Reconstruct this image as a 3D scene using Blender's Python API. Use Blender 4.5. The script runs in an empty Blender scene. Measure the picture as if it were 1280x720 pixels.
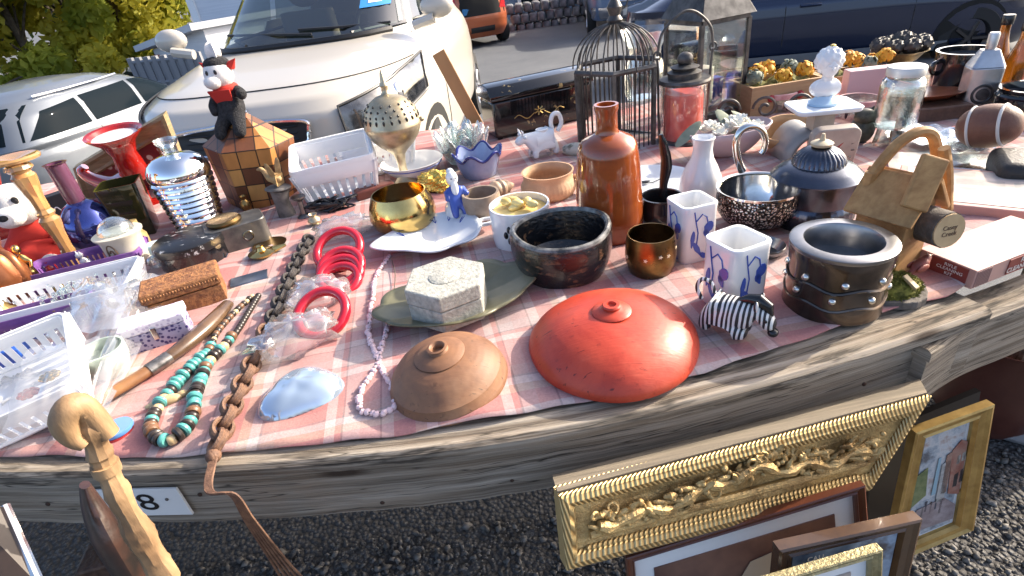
import bpy, math, random
from mathutils import Vector as V, Matrix
R = math.radians
pi = math.pi
rnd = random.Random(11)
sc = bpy.context.scene
COL = sc.collection

# ------------------------------------------------------------------ camera
F, PITCH, ROLL, CAMZ, TZ = 690.0, R(31), R(8), 1.36, 0.78
_f = V((0, math.cos(PITCH), -math.sin(PITCH)))
_r0 = V((1, 0, 0)); _u0 = _r0.cross(_f)
_c, _s = math.cos(ROLL), math.sin(ROLL)
AR = _c * _r0 - _s * _u0
AU = _s * _r0 + _c * _u0
CAM = V((0, 0, CAMZ))
cd = bpy.data.cameras.new('camera'); co = bpy.data.objects.new('camera', cd); COL.objects.link(co)
cd.sensor_width = 36; cd.lens = 36 * F / 1280; cd.clip_start = .02; cd.clip_end = 2000
m3 = Matrix((AR, AU, -_f)).transposed()
co.matrix_world = Matrix.Translation(CAM) @ m3.to_4x4()
sc.camera = co

def ray(x, y): return _f * F + AR * (x - 640) - AU * (y - 360)
def P(x, y, z=TZ):
    d = ray(x, y); return CAM + d * ((z - CAMZ) / d.z)
def PY(x, y, yy):                     # point of the sight line at a distance yy ahead
    d = ray(x, y); return CAM + d * (yy / d.y)
def PP(x, y, a, b=0.0, c=0.0):        # meets the leaning plane Y = a + b*Z + c*X
    d = ray(x, y)
    t = (a + b * CAMZ) / (d.y - b * d.z - c * d.x); return CAM + d * t
def mpp(p): return (p - CAM).dot(_f) / F
def proj(p):
    v = p - CAM; w = v.dot(_f); return 640 + F * v.dot(AR) / w, 360 - F * v.dot(AU) / w
def hgt(p, ty):
    lo, hi = 0.0, 3.0
    for _ in range(40):
        m = (lo + hi) / 2
        if proj(p + V((0, 0, m)))[1] > ty: lo = m
        else: hi = m
    return lo
def at(bx, yb, w, ty=None, rb=.8, z=TZ):
    """base centre, radius and height of a round thing: bx,yb its front contact, w its width, ty the middle of its rim"""
    p = P(bx, yb, z); rad = w * mpp(p) / 2
    for _ in range(3):
        d = V((p.x, p.y, 0)).normalized(); q = p + d * rad * rb; rad = w * mpp(q) / 2
    return q, rad, (hgt(q, ty) if ty is not None else 0)

# ------------------------------------------------------------------ materials
def hexc(h):
    if not isinstance(h, str): return tuple(h)[:3] + (1,)
    h = h.lstrip('#'); o = []
    for i in (0, 2, 4):
        c = int(h[i:i + 2], 16) / 255
        o.append(c / 12.92 if c <= .04045 else ((c + .055) / 1.055) ** 2.4)
    return tuple(o) + (1,)
MATS = {}
class NT:
    def __init__(s, name):
        s.m = bpy.data.materials.new(name); s.m.use_nodes = True; s.t = s.m.node_tree
        s.b = s.t.nodes['Principled BSDF']; s.out = s.t.nodes['Material Output']; s.tc = None
    def n(s, typ, **k):
        q = s.t.nodes.new(typ)
        for a, b in k.items(): setattr(q, a, b)
        return q
    def l(s, a, b): s.t.links.new(a, b)
    def obj(s, scale=(1, 1, 1), rot=(0, 0, 0)):
        if s.tc is None: s.tc = s.n('ShaderNodeTexCoord')
        if scale == (1, 1, 1) and rot == (0, 0, 0): return s.tc.outputs['Object']
        mp = s.n('ShaderNodeMapping'); mp.inputs['Scale'].default_value = scale; mp.inputs['Rotation'].default_value = rot
        s.l(s.tc.outputs['Object'], mp.inputs['Vector']); return mp.outputs['Vector']
    def noise(s, scale, detail=4, vec=None, rough=.6, dist=0):
        q = s.n('ShaderNodeTexNoise'); q.inputs['Scale'].default_value = scale; q.inputs['Detail'].default_value = detail
        q.inputs['Roughness'].default_value = rough; q.inputs['Distortion'].default_value = dist
        s.l(vec if vec is not None else s.obj(), q.inputs['Vector']); return q.outputs['Fac']
    def vor(s, scale, vec=None, feat='F1'):
        q = s.n('ShaderNodeTexVoronoi'); q.feature = feat; q.inputs['Scale'].default_value = scale
        s.l(vec if vec is not None else s.obj(), q.inputs['Vector']); return q
    def math(s, op, a, b=None):
        q = s.n('ShaderNodeMath', operation=op)
        for i, x in enumerate((a, b)):
            if x is None: continue
            if isinstance(x, (int, float)): q.inputs[i].default_value = x
            else: s.l(x, q.inputs[i])
        return q.outputs[0]
    def ramp(s, fac, stops, const=False):
        q = s.n('ShaderNodeValToRGB'); e = q.color_ramp.elements
        if const: q.color_ramp.interpolation = 'CONSTANT'
        while len(e) < len(stops): e.new(.5)
        for i, (p, c) in enumerate(stops): e[i].position = p; e[i].color = hexc(c)
        s.l(fac, q.inputs[0]); return q.outputs[0]
    def mix(s, fac, a, b, blend='MIX'):
        q = s.n('ShaderNodeMix', data_type='RGBA', blend_type=blend)
        for i, x in ((0, fac), (6, a), (7, b)):
            if isinstance(x, (int, float)): q.inputs[i].default_value = x
            elif isinstance(x, (str, tuple)): q.inputs[i].default_value = hexc(x)
            else: s.l(x, q.inputs[i])
        return q.outputs[2]
    def bump(s, h, strength=.4, dist=.01):
        q = s.n('ShaderNodeBump'); q.inputs['Strength'].default_value = strength; q.inputs['Distance'].default_value = dist
        s.l(h, q.inputs['Height']); s.l(q.outputs[0], s.b.inputs['Normal'])
    def setp(s, r=.5, m=0, coat=0, spec=.5, tr=0):
        i = s.b.inputs; i['Roughness'].default_value = r; i['Metallic'].default_value = m
        i['Coat Weight'].default_value = coat; i['Specular IOR Level'].default_value = spec; i['Transmission Weight'].default_value = tr
    def col(s, x):
        if isinstance(x, (str, tuple)): s.b.inputs['Base Color'].default_value = hexc(x)
        else: s.l(x, s.b.inputs['Base Color'])
def M(name, c, r=.5, m=0, c2=None, s=25, bump=0, bs=None, coat=0, tr=0, lo=.35, hi=.65, stretch=(1, 1, 1), bd=.004, rv=0, spec=.5):
    if name in MATS: return MATS[name]
    t = NT(name); t.setp(r, m, coat, spec, tr)
    if c2:
        f = t.noise(s, 5, t.obj(stretch)); t.col(t.ramp(f, [(lo, c), (hi, c2)]))
    else: t.col(c)
    if rv:
        g = t.noise(s * 1.7, 4, t.obj(stretch)); q = t.n('ShaderNodeMapRange'); q.inputs[3].default_value = max(r - rv, .02); q.inputs[4].default_value = min(r + rv, 1)
        t.l(g, q.inputs[0]); t.l(q.outputs[0], t.b.inputs['Roughness'])
    if bump: t.bump(t.noise(bs or s * 2, 4, t.obj(stretch)), bump, bd)
    MATS[name] = t.m; return t.m
def glass(name, c='#ffffff', k=.12, rough=.02, gl='#ffffff', lw=.25, bump=0, bs=30, milk=0):
    """thin clear sheet: lets light through, mirrors at grazing angles"""
    if name in MATS: return MATS[name]
    t = NT(name); t.t.nodes.remove(t.b)
    tr = t.n('ShaderNodeBsdfTransparent'); tr.inputs[0].default_value = hexc(c)
    g = t.n('ShaderNodeBsdfGlossy'); g.inputs['Color'].default_value = hexc(gl); g.inputs['Roughness'].default_value = rough
    w = t.n('ShaderNodeLayerWeight'); w.inputs['Blend'].default_value = lw
    ad = t.math('MINIMUM', t.math('ADD', w.outputs['Facing'], k), .95)
    if bump:
        q = t.n('ShaderNodeBump'); q.inputs['Strength'].default_value = bump; q.inputs['Distance'].default_value = .01
        t.l(t.noise(bs, 3), q.inputs['Height']); t.l(q.outputs[0], g.inputs['Normal']); t.l(q.outputs[0], w.inputs['Normal'])
    mx = t.n('ShaderNodeMixShader'); t.l(ad, mx.inputs[0]); t.l(tr.outputs[0], mx.inputs[1]); t.l(g.outputs[0], mx.inputs[2])
    if milk:
        df = t.n('ShaderNodeBsdfTranslucent'); df.inputs[0].default_value = (.85, .86, .87, 1); d2 = t.n('ShaderNodeBsdfDiffuse'); d2.inputs[0].default_value = (.8, .81, .82, 1); m1 = t.n('ShaderNodeMixShader'); t.l(df.outputs[0], m1.inputs[1]); t.l(d2.outputs[0], m1.inputs[2])
        m2 = t.n('ShaderNodeMixShader'); m2.inputs[0].default_value = milk; t.l(mx.outputs[0], m2.inputs[1]); t.l(m1.outputs[0], m2.inputs[2]); mx = m2
    t.l(mx.outputs[0], t.out.inputs['Surface']); MATS[name] = t.m; return t.m

# ------------------------------------------------------------------ mesh builder
class MB:
    def __init__(s): s.v = []; s.f = []; s.mi = []; s.k = 0; s.X = None
    def add(s, vs, fs):
        o = len(s.v)
        s.v += [tuple(s.X @ V(p)) if s.X is not None else tuple(p) for p in vs]
        for q in fs: s.f.append([i + o for i in q]); s.mi.append(s.k)
    def lathe(s, prof, n=36, c=(0, 0, 0), sx=1, sy=1, fn=None, a0=0):
        vs = []; rows = []
        for r, z in prof:
            if r < 1e-6: rows.append([len(vs)]); vs.append((c[0], c[1], c[2] + z))
            else:
                row = []
                for i in range(n):
                    a = 2 * pi * i / n + a0; rr, zz = fn(a, r, z) if fn else (r, z)
                    row.append(len(vs)); vs.append((c[0] + rr * math.cos(a) * sx, c[1] + rr * math.sin(a) * sy, c[2] + zz))
                rows.append(row)
        fs = []
        for a, b in zip(rows, rows[1:]):
            if len(a) == 1 and len(b) == 1: continue
            for i in range(n):
                j = (i + 1) % n
                if len(a) == 1: fs.append([a[0], b[j], b[i]])
                elif len(b) == 1: fs.append([a[i], a[j], b[0]])
                else: fs.append([a[i], a[j], b[j], b[i]])
        s.add(vs, fs); return s
    def tube(s, pts, r, n=8, closed=False, cap=True, flat=1.0):
        pts = [V(p) for p in pts]; N = len(pts)
        rs = r if isinstance(r, (list, tuple)) else [r] * N
        vs = []; up = None
        for i, p in enumerate(pts):
            a = pts[(i - 1) % N] if (closed or i > 0) else p; b = pts[(i + 1) % N] if (closed or i < N - 1) else p
            t = (b - a).normalized() if (b - a).length > 1e-9 else V((0, 0, 1))
            if up is None: up = t.orthogonal().normalized() if abs(t.z) > .95 else (V((0, 0, 1)) - t * t.z).normalized()
            else:
                up = up - t * up.dot(t); up = up.normalized() if up.length > 1e-6 else t.orthogonal().normalized()
            w = t.cross(up)
            for k in range(n):
                a = 2 * pi * k / n; vs.append(p + (w * math.cos(a) + up * math.sin(a) * flat) * rs[i])
        fs = []
        for i in range(N if closed else N - 1):
            j = (i + 1) % N
            for k in range(n):
                l = (k + 1) % n; fs.append([i * n + k, i * n + l, j * n + l, j * n + k])
        if cap and not closed: fs.append([k for k in range(n)][::-1]); fs.append([(N - 1) * n + k for k in range(n)])
        s.add(vs, fs); return s
    def box(s, c, d, m=None, tx=1, ty=1):
        x, y, z = (q / 2 for q in d)
        vs = [V((-x, -y, -z)), V((x, -y, -z)), V((x, y, -z)), V((-x, y, -z)), V((-x * tx, -y * ty, z)), V((x * tx, -y * ty, z)), V((x * tx, y * ty, z)), V((-x * tx, y * ty, z))]
        if m is not None: vs = [m @ v for v in vs]
        s.add([v + V(c) for v in vs], [[3, 2, 1, 0], [4, 5, 6, 7], [0, 1, 5, 4], [1, 2, 6, 5], [2, 3, 7, 6], [3, 0, 4, 7]]); return s
    def ell(s, c, r, nu=16, nv=10, m=None, fn=None):
        if not isinstance(r, (list, tuple)): r = (r, r, r)
        vs = [V((0, 0, -r[2]))]
        for j in range(1, nv):
            b = -pi / 2 + pi * j / nv
            for i in range(nu):
                a = 2 * pi * i / nu; k = fn(a, b) if fn else 1
                vs.append(V((r[0] * math.cos(a) * math.cos(b) * k, r[1] * math.sin(a) * math.cos(b) * k, r[2] * math.sin(b) * k)))
        vs.append(V((0, 0, r[2]))); fs = []
        for i in range(nu):
            k = (i + 1) % nu; fs.append([0, 1 + k, 1 + i]); o = 1 + (nv - 2) * nu; fs.append([o + i, o + k, len(vs) - 1])
        for j in range(nv - 2):
            for i in range(nu):
                k = (i + 1) % nu; a = 1 + j * nu; fs.append([a + i, a + k, a + nu + k, a + nu + i])
        if m is not None: vs = [m @ v for v in vs]
        s.add([v + V(c) for v in vs], fs); return s
    def prism(s, poly, z0, z1, top=1.0, m=None, c=(0, 0, 0)):
        n = len(poly); vs = [V((x, y, z0)) for x, y in poly] + [V((x * top, y * top, z1)) for x, y in poly]
        fs = [list(range(n))[::-1], list(range(n, 2 * n))] + [[i, (i + 1) % n, n + (i + 1) % n, n + i] for i in range(n)]
        if m is not None: vs = [m @ v for v in vs]
        s.add([v + V(c) for v in vs], fs); return s
    def grid(s, fn, nu, nv, cu=False, cv=False):
        U = nu if cu else nu + 1; W = nv if cv else nv + 1
        vs = [fn(i / nu, j / nv) for j in range(W) for i in range(U)]
        fs = [[j * U + i, j * U + (i + 1) % U, ((j + 1) % W) * U + (i + 1) % U, ((j + 1) % W) * U + i] for j in range(nv) for i in range(nu)]
        s.add(vs, fs); return s
    def ring(s, c, r, t, n=28, k=8, sx=1, sy=1, m=None):
        vs = [V(((r + t * math.cos(2 * pi * j / k)) * math.cos(2 * pi * i / n) * sx, (r + t * math.cos(2 * pi * j / k)) * math.sin(2 * pi * i / n) * sy, t * math.sin(2 * pi * j / k))) for i in range(n) for j in range(k)]
        fs = [[i * k + j, ((i + 1) % n) * k + j, ((i + 1) % n) * k + (j + 1) % k, i * k + (j + 1) % k] for i in range(n) for j in range(k)]
        if m is not None: vs = [m @ v for v in vs]
        s.add([v + V(c) for v in vs], fs); return s
    def build(s, name, mat, parent=None, smooth=40, bevel=0, seg=2, sub=0, loc=None, rot=None, solid=0):
        me = bpy.data.meshes.new(name); me.from_pydata(s.v, [], s.f)
        mats = mat if isinstance(mat, (list, tuple)) else [mat]
        for q in mats: me.materials.append(q)
        if len(mats) > 1: me.polygons.foreach_set('material_index', s.mi)
        if smooth:
            me.polygons.foreach_set('use_smooth', [True] * len(me.polygons))
            if smooth < 180 and not sub: me.set_sharp_from_angle(angle=R(smooth))
        me.update(); o = bpy.data.objects.new(name, me); COL.objects.link(o)
        if parent is not None: o.parent = parent
        if loc is not None: o.location = loc
        if rot is not None: o.rotation_euler = rot if isinstance(rot, (tuple, list)) else (0, 0, rot)
        if bevel:
            b = o.modifiers.new('bevel', 'BEVEL'); b.width = bevel; b.segments = seg; b.limit_method = 'ANGLE'; b.angle_limit = R(35)
        if solid:
            b = o.modifiers.new('solidify', 'SOLIDIFY'); b.thickness = solid
        if sub:
            b = o.modifiers.new('subdivision', 'SUBSURF'); b.levels = sub; b.render_levels = sub
        return o
def tag(o, label, cat, group=None, kind=None):
    o['label'] = label; o['category'] = cat
    if group: o['group'] = group
    if kind: o['kind'] = kind
    return o
def T(name, label, cat, loc=(0, 0, 0), rot=0, group=None):
    o = bpy.data.objects.new(name, None); COL.objects.link(o); o.empty_display_size = .05
    o.location = loc; o.rotation_euler = rot if isinstance(rot, (tuple, list)) else (0, 0, rot)
    return tag(o, label, cat, group)
def struct(name, mb, mat, **k):
    o = mb.build(name, mat, **k); o['kind'] = 'structure'; return o
def scale_prof(prof, rad, h): return [(r * rad, z * h) for r, z in prof]
def shell(prof, t):
    """closed vessel wall of thickness t from an outer outline that starts on the axis"""
    inn = [(max(r - t, 0), z) for r, z in prof[1:]][::-1]
    inn = [(r, max(z, prof[0][1] + t)) for r, z in inn if r > 1e-5]
    return prof + inn + [(0, prof[0][1] + t)]
def L(name, label, cat, bx, yb, w, ty, prof, mat, t=0, rb=.8, z=TZ, group=None, n=40, rot=0, fn=None, sx=1, sy=1):
    """a turned thing of one mesh; outline in shares of its radius and height"""
    q, rad, h = at(bx, yb, w, ty, rb, z)
    pr = scale_prof(prof, rad, h)
    if t: pr = shell(pr, t)
    o = MB().lathe(pr, n, fn=fn, sx=sx, sy=sy).build(name, mat, loc=q, rot=rot)
    tag(o, label, cat, group); return o, rad, h
def lettering(txt, size, mat, parent, loc, rot, ext=.0006, name='lettering', sx=1):
    c = bpy.data.curves.new(name, 'FONT'); c.body = txt; c.size = size; c.extrude = ext; c.align_x = 'CENTER'; c.align_y = 'CENTER'
    f = bpy.data.objects.new(name, c); me = bpy.data.meshes.new_from_object(f); bpy.data.objects.remove(f); me.name = name
    if not me.materials: me.materials.append(mat)
    else: me.materials[0] = mat
    o = bpy.data.objects.new(name, me); COL.objects.link(o); o.parent = parent
    o.location = loc; o.rotation_euler = rot; o.scale = (sx, 1, 1); return o
def rot_from(x, y=None, z=None):
    """matrix with the given local x axis and z axis"""
    z = V(z).normalized(); x = V(x); x = (x - z * x.dot(z)).normalized(); y = z.cross(x); return Matrix((x, y, z)).transposed()
def rrect(a, b, r, k=5):
    o = []
    for cx, cy, s in ((a - r, b - r, 0), (-a + r, b - r, 1), (-a + r, -b + r, 2), (a - r, -b + r, 3)):
        for i in range(k + 1):
            g = s * pi / 2 + i * pi / 2 / k; o.append((cx + r * math.cos(g), cy + r * math.sin(g)))
    return o
def boxat(A, B, C, z=TZ):
    """frame of a box from three pixels of its base: front corner A, front corner B, back corner C beside B"""
    a, b, c = P(*A, z), P(*B, z), P(*C, z)
    x = b - a; w = x.length; x.normalize(); y = V((-x.y, x.x, 0)); d = (c - b).dot(y)
    return a + x * w / 2 + y * d / 2, math.atan2(x.y, x.x), w, abs(d)
def walk(pts, n=60):
    """smooth path through points"""
    pts = [V(p) for p in pts]; q = [pts[0] * 2 - pts[1]] + pts + [pts[-1] * 2 - pts[-2]]; o = []
    m = max(2, n // (len(pts) - 1))
    for i in range(1, len(q) - 2):
        for k in range(m):
            t = k / m; a, b, c, d = q[i - 1:i + 3]
            o.append(.5 * ((2 * b) + (c - a) * t + (2 * a - 5 * b + 4 * c - d) * t * t + (3 * b - a - 3 * c + d) * t ** 3))
    o.append(pts[-1]); return o
def spaced(path, step):
    o = [path[0]]; acc = 0
    for a, b in zip(path, path[1:]):
        d = (b - a).length
        while acc + d >= step:
            t = (step - acc) / d; a = a.lerp(b, t); o.append(a); d = (b - a).length; acc = 0
        acc += d
    return o
# ------------------------------------------------------------------ light and sky
SUN_EL, SUN_AZ = R(28), R(22)           # azimuth from +X towards +Y
w = bpy.data.worlds.new('World'); sc.world = w; w.use_nodes = True
sk = w.node_tree.nodes.new('ShaderNodeTexSky'); sk.sky_type = 'NISHITA'; sk.sun_disc = False
sk.air_density = .65; sk.dust_density = 3.5; sk.ozone_density = .4; sk.sun_elevation = SUN_EL; sk.sun_rotation = pi / 2 - SUN_AZ
bg = w.node_tree.nodes['Background']; bg.inputs[1].default_value = .15
w.node_tree.links.new(sk.outputs[0], bg.inputs[0])
sl = bpy.data.lights.new('sun', 'SUN'); sl.energy = 3.0; sl.angle = R(.55); sl.color = (1, .89, .73)
so = bpy.data.objects.new('sun', sl); COL.objects.link(so)
sd = V((math.cos(SUN_AZ) * math.cos(SUN_EL), math.sin(SUN_AZ) * math.cos(SUN_EL), math.sin(SUN_EL)))
so.rotation_euler = sd.to_track_quat('Z', 'Y').to_euler(); so.location = (8, 4, 8)
sc.view_settings.view_transform = 'Standard'; sc.view_settings.look = 'None'; sc.view_settings.gamma = 1; sc.view_settings.exposure = 1.52
sc.render.engine = 'CYCLES'
sc.cycles.use_denoising = True; sc.cycles.max_bounces = 10; sc.cycles.transparent_max_bounces = 24; sc.cycles.caustics_reflective = False; sc.cycles.caustics_refractive = False
sc.cycles.sample_clamp_indirect = 6

# ------------------------------------------------------------------ ground
GY = [(-50, 0), (3.0, 0), (5, -.16), (8, -.4), (16, -.5), (30, -.6), (400, -.8)]
def gz(y, x=0):
    dip = -.5 * min(1, max(0, (-2.6 - x) / 3.0)) * min(1, max(0, (y - 3.5) / 3))
    for (a, za), (b, zb) in zip(GY, GY[1:]):
        if y <= b:
            t = max(0, (y - a) / (b - a)); return za + (zb - za) * t + dip
    return GY[-1][1] + dip
t = NT('asphalt lot'); t.setp(.85)
n1 = t.noise(1.1, 5); n2 = t.noise(160, 3); n3 = t.noise(.35, 3)
c = t.ramp(n1, [(.3, (.060, .068, .080)), (.7, (.098, .106, .118))])
c = t.mix(t.ramp(n2, [(.5, (0, 0, 0)), (.8, (1, 1, 1))]), c, (.19, .19, .19)); t.col(c)
t.bump(n2, .5, .006); m_asph = t.m
ys = [-4, -1, 0, .5, 1, 1.5, 2, 2.6, 3.2, 4, 5, 6, 7, 8, 10, 12, 16, 22, 30, 45, 80, 160, 300]
xs = [-220, -90, -45, -25, -15, -9, -7, -5.6, -4.6, -3.6, -2.6, -1.5, 0, 1.5, 3, 5, 9, 15, 25, 45, 90, 220]
g = MB(); g.add([(x, y, gz(y, x)) for y in ys for x in xs], [[j * len(xs) + i, j * len(xs) + i + 1, (j + 1) * len(xs) + i + 1, (j + 1) * len(xs) + i] for j in range(len(ys) - 1) for i in range(len(xs) - 1)])
struct('ground', g, m_asph, smooth=180)
# crushed stone under the tables
t = NT('crushed stone'); t.setp(.9); vv = t.vor(75); v2 = t.vor(170); t.col(t.mix(t.ramp(vv.outputs['Distance'], [(.2, (1, 1, 1)), (.75, (0, 0, 0))]), (.045, .042, .04), t.mix(.5, t.ramp(t.noise(40, 3), [(.3, (.06, .055, .05)), (.7, (.19, .18, .165))]), t.ramp(v2.outputs['Distance'], [(.1, (.25, .25, .25)), (.7, (.04, .04, .04))])))); t.bump(t.math('SUBTRACT', 1, vv.outputs['Distance']), 1, .012); m_grav = t.m
m_grav2 = M('pebble', (.07, .066, .062), .85, 0, (.20, .19, .175), 22)
g = MB(); g.grid(lambda u, v: (-2.2 + u * 4.6, -.4 + v * 1.7, .004 + .006 * math.sin(u * 91) * math.sin(v * 57)), 60, 24)
o = struct('gravel_bed', g, m_grav)
g = MB()
for i in range(15000):
    x = rnd.uniform(-1.0, 1.75); y = rnd.uniform(-.05, 1.0); s = rnd.choice((.0025, .003, .0035, .004, .005, .006, .007, .011)) * rnd.uniform(.7, 1.3)
    m = Matrix.Rotation(rnd.uniform(0, 6), 3, V((rnd.random(), rnd.random(), rnd.random() + .01)))
    a, b, cc = s * rnd.uniform(.8, 1.3), s * rnd.uniform(.7, 1), s * rnd.uniform(.5, .8)
    pts = [V((a, 0, 0)), V((-a, 0, 0)), V((0, b, 0)), V((0, -b, 0)), V((0, 0, cc)), V((0, 0, -cc))]
    pts = [m @ (p * rnd.uniform(.75, 1.2)) + V((x, y, .006 + s * .3)) for p in pts]
    g.add(pts, [[0, 2, 4], [2, 1, 4], [1, 3, 4], [3, 0, 4], [2, 0, 5], [1, 2, 5], [3, 1, 5], [0, 3, 5]])
o = g.build('gravel', m_grav2, smooth=180); tag(o, 'loose dark gravel strewn under the market table', 'gravel', kind='stuff')
g = MB(); a0, a1 = P(560, 215, -.9), P(610, 185, -.9)
g.add([(-1.35, 5.6, gz(5.6) + .006), (-.1, 6.5, gz(6.5) + .006), (-.12, 6.6, gz(6.6) + .006), (-1.4, 5.7, gz(5.7) + .006)], [[0, 1, 2, 3]])
struct('parking_line', g, M('line paint', (.6, .6, .58), .7, 0, (.3, .3, .3), 20), smooth=0)

# ------------------------------------------------------------------ tables
def timber(name, uv, dark, warm=.5, tone=1.0):
    t = NT(name); t.setp(.85, spec=.25)
    if uv:
        q = t.n('ShaderNodeUVMap'); src = q.outputs[0]
    else: src = t.obj()
    def mp(sc_):
        m_ = t.n('ShaderNodeMapping'); m_.inputs['Scale'].default_value = sc_; t.l(src, m_.inputs['Vector']); return m_.outputs['Vector']
    ax = (1, 1, 1) if uv else (1, 1, 1)
    fine = t.noise(1, 8, mp((5, 330, 330)), .75, .2); mid = t.noise(1, 5, mp((2.2, 75, 75)), .6, .35); blot = t.noise(1, 5, mp((3.5, 14, 14)), .65); big = t.noise(1, 4, mp((5, 30, 30)), .7, .4)
    k = lambda c: tuple(x * tone for x in c)
    c = t.ramp(mid, [(.32, k((.13, .105, .082))), (.48, k((.285, .245, .195))), (.62, k((.40, .355, .295)))])
    c = t.mix(.55, c, t.ramp(fine, [(.32, (.25, .24, .23)), (.5, (.85, .84, .82)), (.68, (1.2, 1.18, 1.15))]), 'MULTIPLY')
    c = t.mix(t.math('MULTIPLY', t.ramp(blot, [(.42, (0, 0, 0)), (.66, (1, 1, 1))]), warm), c, k((.30, .20, .115)))
    c = t.mix(t.math('MULTIPLY', t.ramp(big, [(.50, (0, 0, 0)), (.62, (1, 1, 1))]), dark), c, (.022, .02, .018))
    ck = t.noise(1, 3, mp((1.3, 38, 38)), .5); c = t.mix(t.ramp(ck, [(.553, (0, 0, 0)), (.560, (1, 1, 1)), (.566, (0, 0, 0))]), c, (.018, .015, .012)); ck2 = t.noise(1, 3, mp((.9, 23, 23)), .5, .1); c = t.mix(t.ramp(ck2, [(.445, (0, 0, 0)), (.450, (1, 1, 1)), (.454, (0, 0, 0))]), c, (.018, .015, .012))
    v_ = t.vor(1, mp((2.3, 9, 9))); c = t.mix(t.ramp(v_.outputs['Distance'], [(.05, (1, 1, 1)), (.11, (0, 0, 0))]), c, (.06, .042, .03))
    t.col(c); t.bump(t.math('ADD', fine, t.math('MULTIPLY', mid, .8)), .7, .0035); return t.m
m_wood = timber('weathered timber', False, .3); m_beam = timber('weathered beam timber', True, .12, .25, 1.05); m_plank = timber('blackened plank timber', True, .8, .3, 1.05)
def board(pts_front, ztop, zbot, depth, name, parent, bev=.004, seed=0, zjit=.0, mat=None):
    """a plank that follows a plan-view line along its front edge; depth goes away from the viewer"""
    rr = random.Random(seed); pl = walk([V((x, y, 0)) for x, y in pts_front], 60); g = MB(); n = len(pl); vs = []
    for i, p in enumerate(pl):
        a = pl[max(i - 1, 0)]; b = pl[min(i + 1, n - 1)]; d = (b - a).normalized(); nr = V((-d.y, d.x, 0))
        j = rr.uniform(-1, 1) * zjit; q = p + nr * depth
        vs += [V((p.x, p.y + j, zbot + j)), V((p.x, p.y, ztop - .006 + j)), V((p.x + nr.x * .006, p.y + nr.y * .006, ztop + j * .5)), V((q.x, q.y, ztop)), V((q.x, q.y, zbot))]
    fs = []
    for i in range(n - 1):
        for k in range(5):
            l = (k + 1) % 5; fs.append([i * 5 + k, i * 5 + l, (i + 1) * 5 + l, (i + 1) * 5 + k])
    fs += [[0, 1, 2, 3, 4][::-1], [(n - 1) * 5 + k for k in range(5)]]; fs = [q[::-1] for q in fs]
    g.add(vs, fs); o = g.build(name, mat or m_beam, parent, smooth=30); me = o.data
    L_ = [0.0]
    for p, q_ in zip(pl, pl[1:]): L_.append(L_[-1] + (q_ - p).length)
    hgt_ = ztop - zbot; per = [0, hgt_, hgt_ + .009, hgt_ + .009 + depth, 2 * hgt_ + depth]; tot = per[-1] + depth
    uv = me.uv_layers.new(name='UVMap'); lv = [0] * len(me.loops); me.loops.foreach_get('vertex_index', lv)
    for poly in me.polygons:
        ks = [lv[i] % 5 for i in poly.loop_indices]; wrap = 0 in ks and 4 in ks and len(ks) == 4
        for i in poly.loop_indices:
            vi = lv[i]; v_ = per[vi % 5] + (tot if wrap and vi % 5 == 0 else 0); u_ = L_[vi // 5]
            if len(ks) == 5: u_ = vs[vi].y * 3; v_ = vs[vi].z
            uv.data[i].uv = (u_ + seed * 3.7, v_ + seed * 1.3)
    return o
def plan(px, z): return [(P(x, y, z).x, P(x, y, z).y) for x, y in px]
EDGE = [(-90, 592), (0, 594), (140, 592), (280, 586), (420, 575), (560, 560), (700, 538), (830, 512), (960, 479), (1090, 440), (1200, 403), (1242, 388)]
tb = T('market_table', 'long weathered grey timber table standing on gravel under the plaid cloth', 'table', (0, 0, 0))
fe = plan(EDGE, TZ - .004)
board(fe, TZ - .004, TZ - .026, .085, 'edge_plank', tb, seed=2, zjit=.0008, mat=m_plank)
ap = [(x, y + .012) for x, y in fe]; board(ap, TZ - .028, TZ - .135, .04, 'apron_beam', tb, seed=5, zjit=.0006)
back = [(1.95, 1.9), (1.5, 2.26), (-2.3, 2.34)]
inner = [(x, y + .087) for x, y in fe]
g = MB(); poly = inner + back; n = len(poly)
g.add([(x, y, TZ - .004) for x, y in poly] + [(x, y, TZ - .03) for x, y in poly], [list(range(n)), list(range(n, 2 * n))[::-1]] + [[i, n + i, n + (i + 1) % n, (i + 1) % n] for i in range(n)])
g.build('tabletop', m_wood, tb, smooth=0)
for x, y in ((-1.0, 1.35), (.62, 1.35), (-1.3, 2.0), (1.1, 1.95)):
    MB().box((x, y, .37), (.09, .09, .74)).build('leg', m_wood, tb, smooth=0, bevel=.004)
for px, py in ((60, 630), (250, 618), (478, 628), (640, 600), (900, 540), (1080, 480)):
    xx = PY(px, py, .56).x
    for (xa, ya), (xb, yb) in zip(ap, ap[1:]):
        if xa <= xx <= xb:
            yy = ya + (yb - ya) * (xx - xa) / (xb - xa); q = PY(px, py, yy); MB().ell((q.x, yy - .0005, q.z), (.0038, .002, .0038), 10, 6).build('nail_head', M('rusty nail', (.06, .035, .025), .7, .5), tb)
# the neighbouring table at the far end
t2 = T('low_plank_table', 'second weathered plank table butting on behind the end of the long table', 'table')
q = [P(1166, 440, TZ - .03), P(1225, 402, TZ - .03), P(1300, 372, TZ - .03), P(1420, 322, TZ - .03)]
fe2 = [(p.x, p.y) for p in q]
board(fe2, TZ - .03, TZ - .052, .06, 'edge_plank', t2, seed=8, mat=m_plank)
board([(x + .004, y + .008) for x, y in fe2], TZ - .054, TZ - .16, .04, 'apron_beam', t2, seed=9)
MB().box((1.35, 1.1, .36), (.09, .09, .72)).build('leg', m_wood, t2, smooth=0)

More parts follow.
